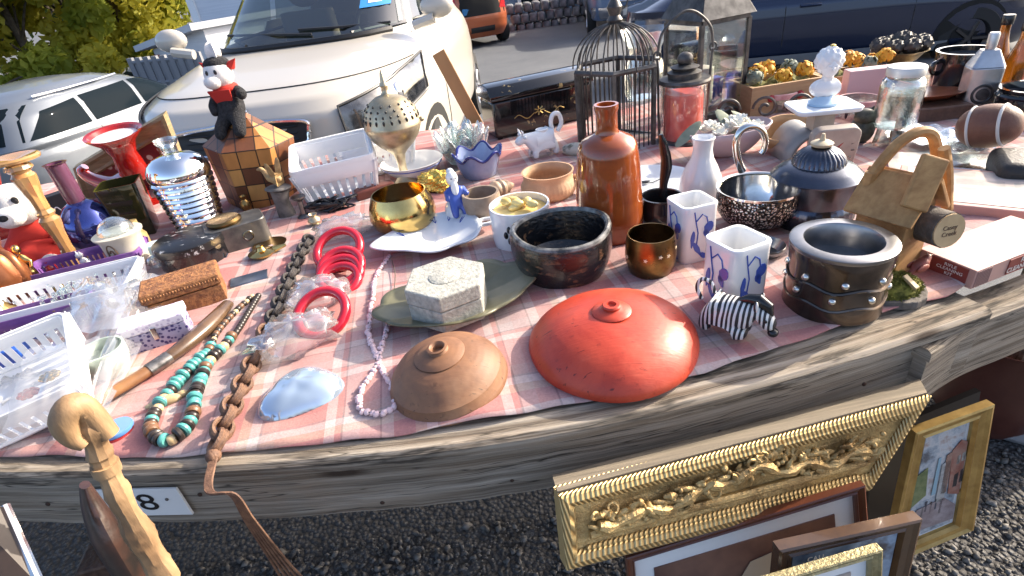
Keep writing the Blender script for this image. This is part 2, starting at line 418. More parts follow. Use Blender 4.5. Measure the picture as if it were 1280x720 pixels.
# plaid cloth
t = NT('plaid cotton'); t.setp(.9, spec=.2)
sep = t.n('ShaderNodeSeparateXYZ'); t.l(t.obj((1, 1, 1), (0, 0, R(-7))), sep.inputs[0])
def bands(o, per, off):
    f = t.math('FRACT', t.math('ADD', t.math('DIVIDE', o, per), off))
    return t.ramp(f, [(0, (.50, .13, .12)), (.27, (.66, .54, .52)), (.33, (.52, .16, .15)), (.365, (.13, .10, .12)), (.378, (.50, .42, .42)), (.47, (.52, .34, .33)), (.58, (.16, .13, .15)), (.593, (.58, .46, .45)), (.66, (.46, .13, .13)), (.78, (.52, .36, .25)), (.84, (.68, .58, .56)), (.90, (.24, .18, .19)), (.915, (.48, .22, .19))], True)
c = t.mix(.5, bands(sep.outputs[0], .27, .13), bands(sep.outputs[1], .27, .4))
c = t.mix(.36, c, (.40, .345, .32)); c = t.mix(.3, c, t.ramp(t.noise(240, 2, t.obj((1, 1, 1))), [(.3, (.35, .3, .3)), (.7, (.95, .9, .88))]), 'MULTIPLY'); t.col(c)
t.bump(t.noise(420, 2), .25, .002); m_plaid = t.m
CE = [(-60, 572), (60, 572), (200, 573), (300, 565), (400, 556), (520, 542), (640, 520), (760, 497), (880, 468), (1000, 428), (1090, 396), (1185, 372)]
ce = [(P(x, y).x, P(x, y).y) for x, y in CE]
bk = [(1.5, 2.3), (.5, 2.34), (-1, 2.37), (-2.3, 2.38)]
fr = [(-2.25, .72), (-1.5, .68)] + ce + [(1.1, .92), (1.55, 1.1)]
def lx(pl, u):
    x0 = pl[0][0] + (pl[-1][0] - pl[0][0]) * u
    for (a, ya), (b, yb) in zip(pl, pl[1:]):
        if a <= x0 <= b + 1e-9: return x0, ya + (yb - ya) * (x0 - a) / (b - a)
    return x0, pl[-1][1]
def clothf(u, v):
    x, y0 = lx(fr, u); y1 = 2.3; y = y0 + (y1 - y0) * v
    z = TZ + .0005 + .006 * max(0, math.sin(x * 7.3 + y * 2.1 + 1.5 * math.sin(y * 4))) ** 12 + .004 * max(0, math.sin(y * 11 - x * 3 + 2 * math.sin(x * 3))) ** 14 + .0022 * (1 + math.sin(x * 23 + y * 9) * math.sin(y * 17 - x * 5)) * .5 + .0012 * math.sin(x * 61 + 2 * math.sin(y * 30))
    if v == 0: z -= .001; y += .0008 * math.sin(x * 40)
    return (x, y, z)
g = MB(); g.grid(clothf, 220, 110)
tag(g.build('tablecloth', m_plaid, smooth=180, solid=-.0015), 'red and white plaid cotton cloth covering the long weathered table', 'tablecloth')
# ------------------------------------------------------------------ vehicles
class Hull:
    """stack of rounded plan outlines: levels (z, front x, rear x, half width, corner exponent)"""
    def __init__(s, lv): s.lv = lv
    def par(s, q):
        q = max(0, min(len(s.lv) - 1, q)); i = min(int(q), len(s.lv) - 2); t = q - i
        a, b = s.lv[i], s.lv[i + 1]; return [x + (y - x) * t for x, y in zip(a, b)]
    def pt(s, q, th, off=0):
        z, xf, xr, w, n = s.par(q); c, sn = math.cos(th), math.sin(th); a = (xf - xr) / 2; e = 2 / n
        x = (xf + xr) / 2 + math.copysign(abs(c) ** e, c) * a; y = math.copysign(abs(sn) ** e, sn) * w
        p = V((x, y, z))
        if off:
            d = 1e-3; u = s.pt(q, th + d) - s.pt(q, th - d); k = s.pt(min(q + d, len(s.lv) - 1), th) - s.pt(q - d, th)
            nn = u.cross(k)
            if nn.length > 1e-12: p = p + nn.normalized() * off
        return p
    def q_at(s, z):
        for i in range(len(s.lv) - 1):
            if s.lv[i][0] <= z <= s.lv[i + 1][0]: return i + (z - s.lv[i][0]) / max(1e-6, s.lv[i + 1][0] - s.lv[i][0])
        return len(s.lv) - 1
    def side(s, x, z, sg, off=0):
        q = s.q_at(z); _, xf, xr, w, n = s.par(q); a = (xf - xr) / 2; c = max(-1, min(1, (x - (xf + xr) / 2) / a))
        th = math.acos(math.copysign(abs(c) ** (n / 2), c)); return s.pt(q, th * sg, off)
    def end(s, y, z, fr, off=0):
        q = s.q_at(z); _, xf, xr, w, n = s.par(q); k = max(-1, min(1, y / w)); th = math.asin(math.copysign(abs(k) ** (n / 2), k))
        return s.pt(q, th if fr else pi - th, off)
    def mesh(s, nu=72, sub=3):
        g = MB(); nl = (len(s.lv) - 1) * sub
        g.grid(lambda u, v: s.pt(v * (len(s.lv) - 1), u * 2 * pi), nu, nl, cu=True)
        top = nl * nu; g.f.append([top + i for i in range(nu)]); g.mi.append(0); g.f.append([i for i in range(nu)][::-1]); g.mi.append(0); return g
    def sidepanel(s, poly, sg, off=.004, k=6):
        """poly: four corners (x,z) on the flank"""
        a, b, c, d = poly
        def fn(u, v):
            x = (a[0] * (1 - u) + b[0] * u) * (1 - v) + (d[0] * (1 - u) + c[0] * u) * v; z = (a[1] * (1 - u) + b[1] * u) * (1 - v) + (d[1] * (1 - u) + c[1] * u) * v
            return s.side(x, z, sg, off)
        return MB().grid(fn, k, k)
    def endpanel(s, poly, fr, off=.004, k=8):
        a, b, c, d = poly
        def fn(u, v):
            y = (a[0] * (1 - u) + b[0] * u) * (1 - v) + (d[0] * (1 - u) + c[0] * u) * v; z = (a[1] * (1 - u) + b[1] * u) * (1 - v) + (d[1] * (1 - u) + c[1] * u) * v
            return s.end(y, z, fr, off)
        return MB().grid(fn, k, k)
    def disc(s, x, z, r, sg, off, k=28, r0=0):
        g = MB(); vs = []; 
        for j in range(k):
            a = 2 * pi * j / k
            for rr in (r0, r): vs.append(s.side(x + rr * math.cos(a), max(s.lv[0][0], z + rr * math.sin(a)), sg, off))
        g.add(vs, [[2 * j, 2 * j + 1, (2 * j + 3) % (2 * k), (2 * j + 2) % (2 * k)] for j in range(k)]); return g
m_tyre = M('tyre rubber', (.015, .015, .016), .8); m_rim = M('alloy', (.5, .5, .52), .3, 1); m_blk = M('black plastic', (.012, .012, .013), .45)
m_arch = M('painted hollow shade', (.01, .01, .01), .9); m_chrome = M('chrome', (.8, .8, .82), .12, 1)  # near-black colour painted on closed bodywork as the shade inside hollows
m_cgl = M('tinted car glass', (.008, .013, .018), .05, spec=.12); m_cgl.node_tree.nodes['Principled BSDF'].inputs['IOR'].default_value = 1.16; m_head = M('lamp lens', (.14, .145, .155), .12, .6, (.02, .022, .025), 8, coat=.8)
m_tail = M('tail lamp', (.45, .02, .02), .15, coat=.5); m_seam = M('panel gap', (.02, .02, .02), .8)
def paint(n, c, r=.28, m=.25): return M(n, c, r, m, coat=.7)
def wheels(root, H, xs, r, sgs, out=.01, rim=None):
    for x in xs:
        for sg in sgs:
            p = H.side(x, H.lv[0][0] + .25, sg); y = p.y - sg * .09
            g = MB(); mm = Matrix.Rotation(-sg * pi / 2, 3, 'X')
            pr = [(r * .62, -.1), (r * .96, -.1), (r, -.07), (r, .07), (r * .96, .1), (r * .64, .105), (r * .6, .09)]
            g.X = Matrix.Translation((x, y, r)) @ mm.to_4x4(); g.lathe(pr, 36)
            wt = g.build('wheel', m_tyre, root)
            g = MB(); g.X = Matrix.Translation((x, y, r)) @ mm.to_4x4(); g.lathe([(0, .085), (r * .14, .085), (r * .16, .06)], 20); g.lathe([(r * .52, .06), (r * .62, .1), (r * .64, .09)], 36)
            for k in range(5):
                a = 2 * pi * k / 5; g.tube([(math.cos(a) * r * .1, math.sin(a) * r * .1, .075), (math.cos(a) * r * .56, math.sin(a) * r * .56, .085)], r * .085, 6)
            g.build('rim', rim or m_rim, wt)
            H.disc(x, r + .02, r * 1.17, sg, .004).build('wheel_arch_shade', m_arch, root)  # dark disc on the uncut flank paints the shade of the wheel well

# white small car close behind the table -------------------------------------------------
kz = -.05
p = PY(352, 160, 2.98); carw = T('parked_car', 'white hatchback parked nose on close behind the table with a blue windscreen sticker', 'car', (-1.21, 2.78, kz), (0, 0, R(-96)))
carw.scale = (1, .95, 1); H = Hull([(.2, -.06, -3.8, .78, 5), (.32, 0, -3.95, .86, 4.6), (.5, .02, -4.0, .885, 4.4), (.72, 0, -4.0, .89, 4.2), (.86, -.015, -4.0, .88, 4.0), (.93, -.075, -3.99, .865, 3.8), (.985, -.22, -3.98, .84, 3.6), (1.04, -.52, -3.97, .79, 3.5), (1.078, -.84, -3.97, .75, 3.6), (1.10, -1.02, -3.97, .735, 4.2), (1.50, -1.66, -3.85, .62, 4.4), (1.585, -1.9, -3.75, .56, 4), (1.61, -2.3, -3.4, .42, 3)])
m_wp = paint('white car paint', (.50, .465, .405), .32, 0); m_wsg = glass('windscreen tint', '#a9b5b3', .03, .01, lw=.12)
hm = H.mesh(120, 5)
def cutout(g, test):
    k = [i for i, f in enumerate(g.f) if len(f) > 4 or not test(sum((V(g.v[j]) for j in f), V()) / len(f))]
    g.f = [g.f[i] for i in k]; g.mi = [g.mi[i] for i in k]
def cabin(p):
    if not 1.115 < p.z < 1.49: return False
    fx = H.end(p.y, p.z, True).x
    if p.x > fx - .10 and abs(p.y) < .66 - .11 * (p.z - 1.1) / .4: return True
    return -3.2 < p.x < -1.45 - 1.0 * (p.z - 1.1) and not -2.4 < p.x < -2.3
cutout(hm, cabin)
hm.build('body', m_wp, carw, smooth=50)
m_seat = M('beige seat cloth', (.26, .22, .17), .9); m_dash = M('dash plastic', (.03, .03, .032), .6)
g = MB(); g.box((-1.45, 0, .98), (.5, 1.25, .16)); g.build('dashboard', m_dash, carw, bevel=.04)
for y in (-.37, .37):
    g = MB(); g.prism(rrect(.08, .25, .07, 4), .62, 1.22, .9, c=(-2.25, y, 0)); st_ = g.build('seat', m_seat, carw, bevel=.02)
    MB().ell((-2.27, y, 1.33), (.06, .14, .09)).build('headrest', m_seat, st_)
MB().ring((0, 0, 0), .17, .016, 28, 8, m=Matrix.Rotation(R(65), 3, 'Y')).build('steering_wheel', m_dash, carw, loc=(-1.72, .37, 1.1))
MB().box((-2.6, 0, .55), (1.6, 1.4, .1)).build('cabin_floor', m_dash, carw, smooth=0)
ws = H.endpanel([(-.66, 1.105), (.66, 1.105), (.555, 1.50), (-.555, 1.50)], True, .006, 16).build('windscreen', m_wsg, carw)
for sg in (1, -1):
    H.sidepanel([(-1.28, 1.12), (-2.3, 1.12), (-2.3, 1.47), (-1.75, 1.47)], sg, .006).build('window', m_wsg, carw)
    H.sidepanel([(-2.4, 1.12), (-3.3, 1.12), (-3.2, 1.47), (-2.4, 1.47)], sg, .006).build('window', m_wsg, carw)
    # lamp wraps round the corner
    g = MB()
    def lamp(u, v, o=.012, s_=sg):
        th = R(20 + 46 * u) * s_; z = .69 + .11 * u + v * (.20 - .03 * u) - .02 * (1 - u) * v; return H.pt(H.q_at(min(z, 1.02)), th, o)
    g.grid(lamp, 14, 10); hl = g.build('headlight', m_head, carw, smooth=180)
    g = MB(); c = H.pt(H.q_at(.80), R(33) * sg, -.02); g.ell(c, (.05, .05, .05)); g.build('bulb_housing', m_chrome, hl); c = H.pt(H.q_at(.87), R(48) * sg, -.03); g = MB(); g.ell(c, (.055, .055, .055)); g.build('bulb_housing', m_chrome, hl)
    g = MB(); q = [lamp(i / 14, 0, .015) for i in range(15)] + [lamp(1, i / 8, .015) for i in range(1, 9)] + [lamp(1 - i / 14, 1, .015) for i in range(1, 15)] + [lamp(0, 1 - i / 8, .015) for i in range(1, 8)]
    g.tube(q, .007, 6, closed=True); g.build('bezel', m_blk, hl)
    # mirror
    g = MB(); g.ell((-1.16, sg * .92, 1.19), (.06, .11, .07), fn=lambda a, b: 1); g.tube([(-1.1, sg * .76, 1.1), (-1.1, sg * .9, 1.13)], .03, 8); g.build('mirror', m_wp, carw)
    g = MB(); q = [H.side(x, 1.108, sg, .004) for x in (-1.05, -1.6, -2.2, -2.9, -3.4)]; g.tube(q, .012, 6); g.build('window_trim', m_blk, carw)
    g = MB(); q = [H.side(-1.22, z, sg, .001) for z in (.35, .5, .7, .9, 1.06)]; g.tube(q, .004, 5); g.build('door_gap', m_seam, carw)
g = MB(); g.tube([H.pt(H.q_at(.975), R(a_), .001) for a_ in range(-62, 63, 3)], .004, 5); g.build('bonnet_gap', m_seam, carw)
g = MB(); g.ell(tuple(H.end(0, .905, True, .004)), (.012, .055, .028), 16, 8); g.build('badge', m_chrome, carw)
# grille
g = MB(); ring = []
def gpt(y, z, o): return H.end(y, z, True, o)
out = [(.36, .79), (.31, .735), (0, .722), (-.31, .735), (-.36, .79), (-.33, .845), (0, .862), (.33, .845)]
ow = [(v.x, v.y) for v in walk([V((a, b, 0)) for a, b in out + out[:1]], 64)][:-1]
g.add([gpt(a, b, .006) for a, b in ow] + [gpt(0, .79, .006)], [[i, (i + 1) % len(ow), len(ow)] for i in range(len(ow))]); gr = g.build('grille', m_blk, carw)
g = MB(); g.tube([gpt(a, b, .01) for a, b in ow], .011, 8, closed=True); g.build('surround', m_chrome, gr)
g = MB()
for z in (.765, .795, .825): g.tube([gpt(y / 10, z, .008) for y in range(-3, 4)], .004, 5)
g.build('bar', m_blk, gr)
H.endpanel([(-.55, .3), (.55, .3), (.5, .52), (-.5, .52)], True, .005, 10).build('air_intake', m_blk, carw)
g = MB(); g.tube([H.end(y / 10, 1.088, True, .012) for y in range(-6, 7)], .02, 6); g.build('cowl', m_blk, carw)
g = MB(); q = [H.end(y, z, True, .016) for y, z in ((.1, 1.12), (-.15, 1.14), (-.55, 1.16))]; g.tube(q, .008, 5); q = [H.end(y, z, True, .016) for y, z in ((.58, 1.12), (.3, 1.135), (.0, 1.15))]; g.tube(q, .008, 5); g.build('wiper', m_blk, carw)
st = H.endpanel([(.57, 1.22), (.39, 1.22), (.39, 1.29), (.57, 1.29)], True, .01, 3).build('sticker', M('sticker blue', (.03, .22, .55), .5), carw)
H.endpanel([(.52, 1.24), (.44, 1.24), (.44, 1.27), (.52, 1.27)], True, .012, 2).build('sticker_print', M('sticker pale', (.6, .75, .85), .5), st)
# seats and wheel are seen through the glass as paler shapes on it
wheels(carw, H, (-.78, -3.3), .31, (1, -1))

# silver suv ------------------------------------------------------------------------------
suv = T('parked_car', 'silver estate SUV with dark tinted side windows parked before the trees', 'car', (-5.05, 7.95, -.72), R(81))
S = Hull([(.25, 2.3, -2.3, .84, 5), (.45, 2.38, -2.36, .9, 4.5), (.75, 2.38, -2.38, .93, 4.5), (.95, 2.3, -2.38, .925, 4.2), (1.04, 2.05, -2.37, .9, 4), (1.1, 1.2, -2.36, .885, 4.5), (1.13, .98, -2.34, .87, 4.6), (1.40, .46, -2.2, .80, 4.0), (1.55, .08, -2.02, .71, 3.4), (1.65, -.3, -1.7, .56, 2.9), (1.70, -.65, -1.3, .32, 2.5)]); suv.scale = (.88, .88, .88)
m_sv = paint('silver car paint', (.15, .17, .20), .34, .3)
S.mesh(84, 4).build('body', m_sv, suv, smooth=50)
for sg in (1, -1):
    S.sidepanel([(-2.12, 1.16), (-1.28, 1.16), (-1.28, 1.47), (-1.8, 1.43)], sg, .006).build('window', m_cgl, suv)
    S.sidepanel([(-1.2, 1.16), (-.3, 1.16), (-.3, 1.49), (-1.2, 1.48)], sg, .006).build('window', m_cgl, suv)
    S.sidepanel([(-.22, 1.16), (.78, 1.16), (.12, 1.46), (-.22, 1.49)], sg, .006).build('window', m_cgl, suv)
    for x in (-1.2, -.24, .8):
        g = MB(); g.tube([S.side(x, z, sg, .001) for z in (.4, .6, .8, 1.0, 1.12)], .005, 5); g.build('door_gap', m_seam, suv)
    for x in (-.95, .05):
        g = MB(); q = [S.side(x + k * .06, 1.0, sg, .03 if 0 < k < 3 else .005) for k in range(4)]; g.tube(q, .018, 8); g.build('door_handle', m_sv, suv)
    g = MB(); g.ell((.68, sg * 1.02, 1.2), (.1, .13, .09)); g.tube([(.68, sg * .85, 1.13), (.68, sg * .95, 1.17)], .03, 6); g.build('mirror', m_blk, suv)
    g = MB(); g.tube([S.side(x, 1.56, sg, .03) for x in (-1.7, -1.3, -.8, -.3)], .016, 6); g.build('roof_rail', m_chrome, suv)
S.endpanel([(-.7, 1.16), (.7, 1.16), (.6, 1.5), (-.6, 1.5)], True, .006).build('windscreen', m_cgl, suv)
S.endpanel([(-.7, 1.16), (.7, 1.16), (.62, 1.52), (-.62, 1.52)], False, .006).build('rear_window', m_cgl, suv)
wheels(suv, S, (1.5, -1.45), .36, (1, -1))

# far white car ----------------------------------------------------------------------------
fw = T('parked_car', 'far white saloon half hidden between the silver SUV and the white hatchback', 'car', (-6.4, 13.3, gz(13.3, -6.4) - .1), R(40))
Q = Hull([(.25, 2.2, -2.2, .8, 5), (.5, 2.25, -2.25, .88, 4.5), (.75, 2.2, -2.25, .89, 4.2), (.9, 1.9, -2.2, .86, 4), (.95, .95, -1.7, .83, 4.5), (1.3, .1, -1.0, .66, 4.5), (1.4, -.2, -.8, .5, 4)])
Q.mesh(60, 3).build('body', m_wp, fw, smooth=50)
for sg in (1, -1):
    Q.sidepanel([(-1.4, .98), (.75, .98), (.2, 1.28), (-1.0, 1.28)], sg, .006).build('window', m_cgl, fw)
    Q.endpanel([(sg * .5, .62), (sg * .8, .62), (sg * .8, .82), (sg * .5, .82)], False, .006).build('tail_light', m_tail, fw)
Q.endpanel([(-.65, .98), (.65, .98), (.55, 1.28), (-.55, 1.28)], False, .006).build('rear_window', m_cgl, fw)
wheels(fw, Q, (1.4, -1.4), .31, (1, -1))

# orange hatchback with open tailgate --------------------------------------------------------
oc = T('parked_car', 'copper orange hatchback parked across the lot with its tailgate raised open', 'car', (-.42, 16.15, gz(16) + .02), R(108))
O = Hull([(.22, 1.8, -1.8, .74, 5), (.4, 1.9, -1.95, .83, 4.5), (.62, 1.92, -1.97, .85, 4.5), (.85, 1.75, -1.95, .84, 4.2), (.98, 1.3, -1.93, .81, 4.5), (1.38, .4, -1.82, .66, 5), (1.5, .1, -1.7, .58, 4.5), (1.53, -.4, -1.4, .4, 3.5)])
m_or = paint('orange car paint', (.46, .12, .045), .3, .3)
O.mesh(72, 4).build('body', m_or, oc, smooth=50)
O.endpanel([(-.62, .7), (.62, .7), (.55, 1.42), (-.55, 1.42)], False, .006).build('boot_shade', m_arch, oc)  # dark panel on the closed hull paints the shade of the open boot
for sg in (1, -1):
    O.sidepanel([(-1.75, .78), (-1.72, 1.1), (-1.82, 1.1), (-1.92, .8)], sg, .01).build('tail_light', m_tail, oc)
    O.endpanel([(sg * .62, .85), (sg * .78, .85), (sg * .72, 1.12), (sg * .62, 1.12)], False, .008).build('tail_light', m_tail, oc)
    O.sidepanel([(-1.55, 1.02), (-.5, 1.02), (-.5, 1.36), (-1.5, 1.36)], sg, .006).build('window', m_cgl, oc)
    O.sidepanel([(-.44, 1.02), (.85, 1.02), (.3, 1.36), (-.44, 1.36)], sg, .006).build('window', m_cgl, oc)
g = MB(); g.grid(lambda u, v: (-1.75 - .85 * v, (u - .5) * (1.2 - .1 * v), 1.5 + .28 * v + .05 * math.sin(pi * v)), 6, 6); g.build('tailgate', m_or, oc, solid=.04)
g = MB(); g.box((-1.9, .1, .8), (.1, .7, .16)); g.build('cargo', M('blue bag', (.03, .16, .35), .7), oc, bevel=.03)
O.endpanel([(-.3, .34), (.3, .34), (.3, .46), (-.3, .46)], False, .008).build('bumper_insert', m_blk, oc)
wheels(oc, O, (1.2, -1.25), .3, (1, -1))

# blue pickup, nose towards the viewer --------------------------------------------------------
pk = T('pickup_truck', 'blue pickup facing the market with a bright grille across the lot', 'truck', (3.75, 15.75, gz(16)), R(-98))
K = Hull([(.35, 2.6, -2.6, .85, 6), (.55, 2.75, -2.65, .92, 5), (.9, 2.75, -2.65, .93, 5), (1.08, 2.6, -2.65, .9, 4.5), (1.14, 1.3, -2.65, .87, 5), (1.18, 1.15, -1.0, .85, 5.5), (1.65, .5, -.9, .7, 5.5), (1.75, .2, -.7, .6, 4.5)])
m_bl = paint('blue car paint', (.10, .16, .27), .3, .3)
K.mesh(72, 3).build('body', m_bl, pk, smooth=45)
K.endpanel([(-.66, 1.2), (.66, 1.2), (.58, 1.6), (-.58, 1.6)], True, .006).build('windscreen', m_cgl, pk)
gl = K.endpanel([(-.42, .72), (.42, .72), (.5, 1.02), (-.5, 1.02)], True, .01).build('grille', m_blk, pk)
g = MB()
for y in (-.32, -.16, 0, .16, .32): g.tube([K.end(y, .74, True, .02), K.end(y * 1.1, 1.0, True, .02)], .022, 6)
g.tube([K.end(y / 10, .72, True, .015) for y in range(-4, 5)], .022, 6); g.tube([K.end(y / 10, 1.02, True, .015) for y in range(-5, 6)], .022, 6); g.build('grille_bar', m_chrome, gl)
for sg in (1, -1):
    K.endpanel([(sg * .55, .78), (sg * .85, .8), (sg * .82, 1.02), (sg * .58, 1.0)], True, .012).build('headlight', m_head, pk)
    K.sidepanel([(-.6, 1.22), (.9, 1.22), (.45, 1.58), (-.6, 1.58)], sg, .006).build('window', m_cgl, pk)
K.endpanel([(-.8, .4), (.8, .4), (.8, .62), (-.8, .62)], True, .03).build('bumper', m_chrome, pk)
K.endpanel([(-.17, .45), (.17, .45), (.17, .56), (-.17, .56)], True, .04).build('number_plate', M('plate white', (.7, .7, .7), .5), pk)
wheels(pk, K, (1.75, -1.6), .38, (1, -1))

# dark saloon on the far side of the table ------------------------------------------------------
dk = T('parked_car', 'dark navy saloon parked side on behind the table with yellow flowers', 'car', (4.40, 7.7, -.42), R(-14))
D = Hull([(.2, 2.2, -2.3, .82, 5), (.33, 2.32, -2.4, .9, 4.5), (.55, 2.34, -2.42, .93, 4.4), (.75, 2.28, -2.42, .935, 4.2), (.88, 2.0, -2.4, .92, 4), (.95, 1.35, -2.38, .89, 4.4), (.98, 1.1, -2.2, .86, 5), (1.34, .1, -1.3, .68, 5), (1.42, -.2, -1.0, .58, 4.5), (1.45, -.5, -.8, .4, 3.5)])
m_dk = paint('dark navy car paint', (.012, .022, .055), .2, .35)
D.mesh(96, 4).build('body', m_dk, dk, smooth=50)
for sg in (-1,):
    D.sidepanel([(-.55, 1.0), (.95, 1.0), (.05, 1.32), (-.5, 1.32)], sg, .006).build('window', m_cgl, dk)
    D.sidepanel([(-1.7, 1.0), (-.62, 1.0), (-.58, 1.32), (-1.2, 1.32)], sg, .006).build('window', m_cgl, dk)
    g = MB(); g.tube([D.side(x, .985, sg, .006) for x in (-1.8, -1, -.2, .5, 1.05)], .012, 6); g.build('window_trim', m_chrome, dk)
    for x in (-.58, .78):
        g = MB(); g.tube([D.side(x, z, sg, .001) for z in (.3, .5, .7, .85, .96)], .005, 5); g.build('door_gap', m_seam, dk)
    for x in (-.42,-1.5):
        g = MB(); g.tube([D.side(x + k * .07, .86, sg, .035 if 0 < k < 3 else .005) for k in range(4)], .02, 8); g.build('door_handle', m_dk, dk)
    g = MB(); g.ell((.75, sg * 1.03, 1.06), (.11, .14, .09)); g.build('mirror', m_dk, dk)
    g = MB(); g.grid(lambda u, v: D.side(-1.1 + 2.3 * u, .24 + .1 * v, sg, .025), 14, 3); g.build('sill_trim', M('sill grey', (.35, .37, .4), .3, .4), dk)
    D.sidepanel([(1.62, .68), (2.1, .66), (2.05, .8), (1.75, .86)], sg, .008).build('headlight', m_head, dk)
wheels(dk, D, (1.42, -1.45), .33, (1, -1), rim=M('dark alloy', (.06, .06, .065), .35, .9))

# ------------------------------------------------------------------ buildings across the lot
m_clap = M('white cladding', (.62, .64, .67), .6, 0, (.54, .56, .6), 3, stretch=(.4, .4, 12))
def wall_box(name, parent, a, b, d, z0, z1, mat):
    x = (b - a); w_ = x.length; x = x.normalized(); y = V((-x.y, x.x, 0)); m = Matrix((x, y, V((0, 0, 1)))).transposed()
    return MB().box((a + b) / 2 + y * d / 2 + V((0, 0, (z0 + z1) / 2)), (w_, d, z1 - z0), m).build(name, mat, parent, smooth=0)
def flat(p): return V((p.x, p.y, 0))
gb = -1.1
a, b = flat(PY(258, 60, 15)), flat(PY(450, 40, 13.6)); 
bt = T('building', 'tall white clad building rising behind the white hatchback windscreen', 'building')
wall_box('wall', bt, a, b, 6, gb, 6.5, m_clap); 
dx = (b - a).normalized(); ny = V((dx.y, -dx.x, 0))
wall_box('corner_board', bt, a - dx * .04 + ny * .05, a + dx * .16 + ny * .05, .06, gb, 6.6, M('white trim', (.75, .75, .74), .6))
wall_box('garage_door', bt, a + dx * .3 + ny * .03, a + dx * 3.2 + ny * .03, .04, gb, .55, M('slate panel', (.13, .15, .19), .5))
# small gabled house
hs = T('house', 'small white gabled house with dark windows behind the railing', 'house')
a, b = flat(PY(190, 60, 14)), flat(PY(262, 60, 12)); d = (b - a).normalized(); ny = V((d.y, -d.x, 0)); nb = -ny
zt = PY(240, 66, 17.5).z; z1 = PY(238, 60, 17).z
def zat(px, py, yy): return PY(px, py, yy).z
ze = zat(194, 62, 14); zr = zat(250, 36, 12)
g = MB(); h0 = [a + V((0, 0, gb)), b + V((0, 0, gb)), b + V((0, 0, zr)), a + V((0, 0, ze))]; g.add(h0 + [p + nb * 5 for p in h0], [[0, 1, 2, 3], [7, 6, 5, 4], [0, 3, 7, 4], [1, 5, 6, 2], [0, 4, 5, 1], [3, 2, 6, 7]]); g.build('wall', m_clap, hs, smooth=0)
g = MB(); r_ = [a + V((0, 0, ze)) - d * .35, b + V((0, 0, zr)) + d * .1]; vs = []
for p in r_:
    for q in (-.25, 5.2):
        vs += [p + nb * q, p + nb * q + V((0, 0, .12))]
g.add(vs, [[0, 4, 5, 1], [2, 3, 7, 6], [1, 5, 7, 3], [0, 2, 6, 4], [0, 1, 3, 2], [4, 6, 7, 5]]); g.build('roof', M('roof edge', (.5, .52, .55), .7), hs, smooth=0)
for k, hh in ((.14, .5), (.24, .5), (.62, .6), (.72, .6)):
    c = a + (b - a) * k; zc = ze - .35 + (zr - ze) * k * .25 - .35
    wd = wall_box('window', hs, c + ny * .03, c + d * .34 + ny * .03, .05, zc, zc + hh, M('window dark', (.05, .07, .1), .1))
wall_box('door', hs, a - d * .02 + ny * .02, a + d * .28 + ny * .02, .05, gb, ze - .1, M('red door', (.4, .03, .03), .5))
fn_ = T('railing_fence', 'grey metal railing fence running before the small white house', 'fence')
m_fn = M('fence grey', (.19, .2, .22), .6)
a, b = flat(PY(172, 95, 11.5)), flat(PY(252, 80, 10.8)); zt = PY(252, 64, 10.8).z; L_ = (b - a); nseg = 8
for i in range(nseg + 1):
    p = a + L_ * i / nseg; MB().box((p.x, p.y, (gb + zt) / 2), (.09, .09, zt - gb)).build('post', m_fn, fn_, smooth=0)
for z in (zt - .08, zt - .45, zt - .9):
    MB().tube([a + V((0, 0, z)), b + V((0, 0, z))], .035, 6).build('rail', m_fn, fn_)
g = MB()
for i in range(70):
    p = a + L_ * i / 69; g.tube([p + V((0, 0, zt - 1.0)), p + V((0, 0, zt - .08))], .012, 4)
g.build('baluster', m_fn, fn_)['kind'] = 'stuff'
# blue building and stone wall behind the cars
bb = T('building', 'slate blue building with a white framed window behind the stone wall', 'building')
a, b = flat(PY(560, 10, 20)), flat(PY(1000, 0, 22)); d = (b - a).normalized(); ny = V((d.y, -d.x, 0))
wall_box('wall', bb, a, b, 6, -1.4, 5, M('slate blue siding', (.1, .15, .22), .6, 0, (.13, .19, .27), 3, stretch=(.4, .4, 14)))
c = a + d * 2.3; z0 = PY(655, 13, 20.2).z
wf = wall_box('window', bb, c + ny * .05, c + d * 2.0 + ny * .05, .06, z0, z0 + 1.4, M('white trim', (.75, .75, .74), .6))
wall_box('pane', wf, c + ny * .07 + d * .12, c + d * 1.88 + ny * .07, .03, z0 + .12, z0 + 1.28, m_cgl)
sw = T('stone_wall', 'low dry stone wall in front of the slate blue building', 'wall')
m_st = M('field stone', (.10, .105, .11), .9, 0, (.26, .26, .27), 7, bump=.5, bs=20)
a, b = flat(PY(640, 35, 17.2)), flat(PY(736, 20, 17.2)); d = (b - a); n = 9
for r_ in range(3):
    for i in range(n):
        p = a + d * (i + .5 * (r_ % 2)) / n; z = -.62 + r_ * .26
        g = MB(); g.box((0, 0, 0), (d.length / n * rnd.uniform(.8, .98), .5, .24)); g.build('stone', m_st, sw, bevel=.05, loc=(p.x, p.y + rnd.uniform(-.05, .05), z + .13), rot=(0, 0, rnd.uniform(-.1, .1)))
g = MB(); g.ell((0, 0, .12), (.3, .2, .14)); o = g.build('white_sack', M('sack white', (.7, .7, .68), .8, bump=.5, bs=12), loc=PY(693, 10, 17.2) - V((0, 0, .15))); tag(o, 'small pale sack lying on top of the low stone wall', 'sack')
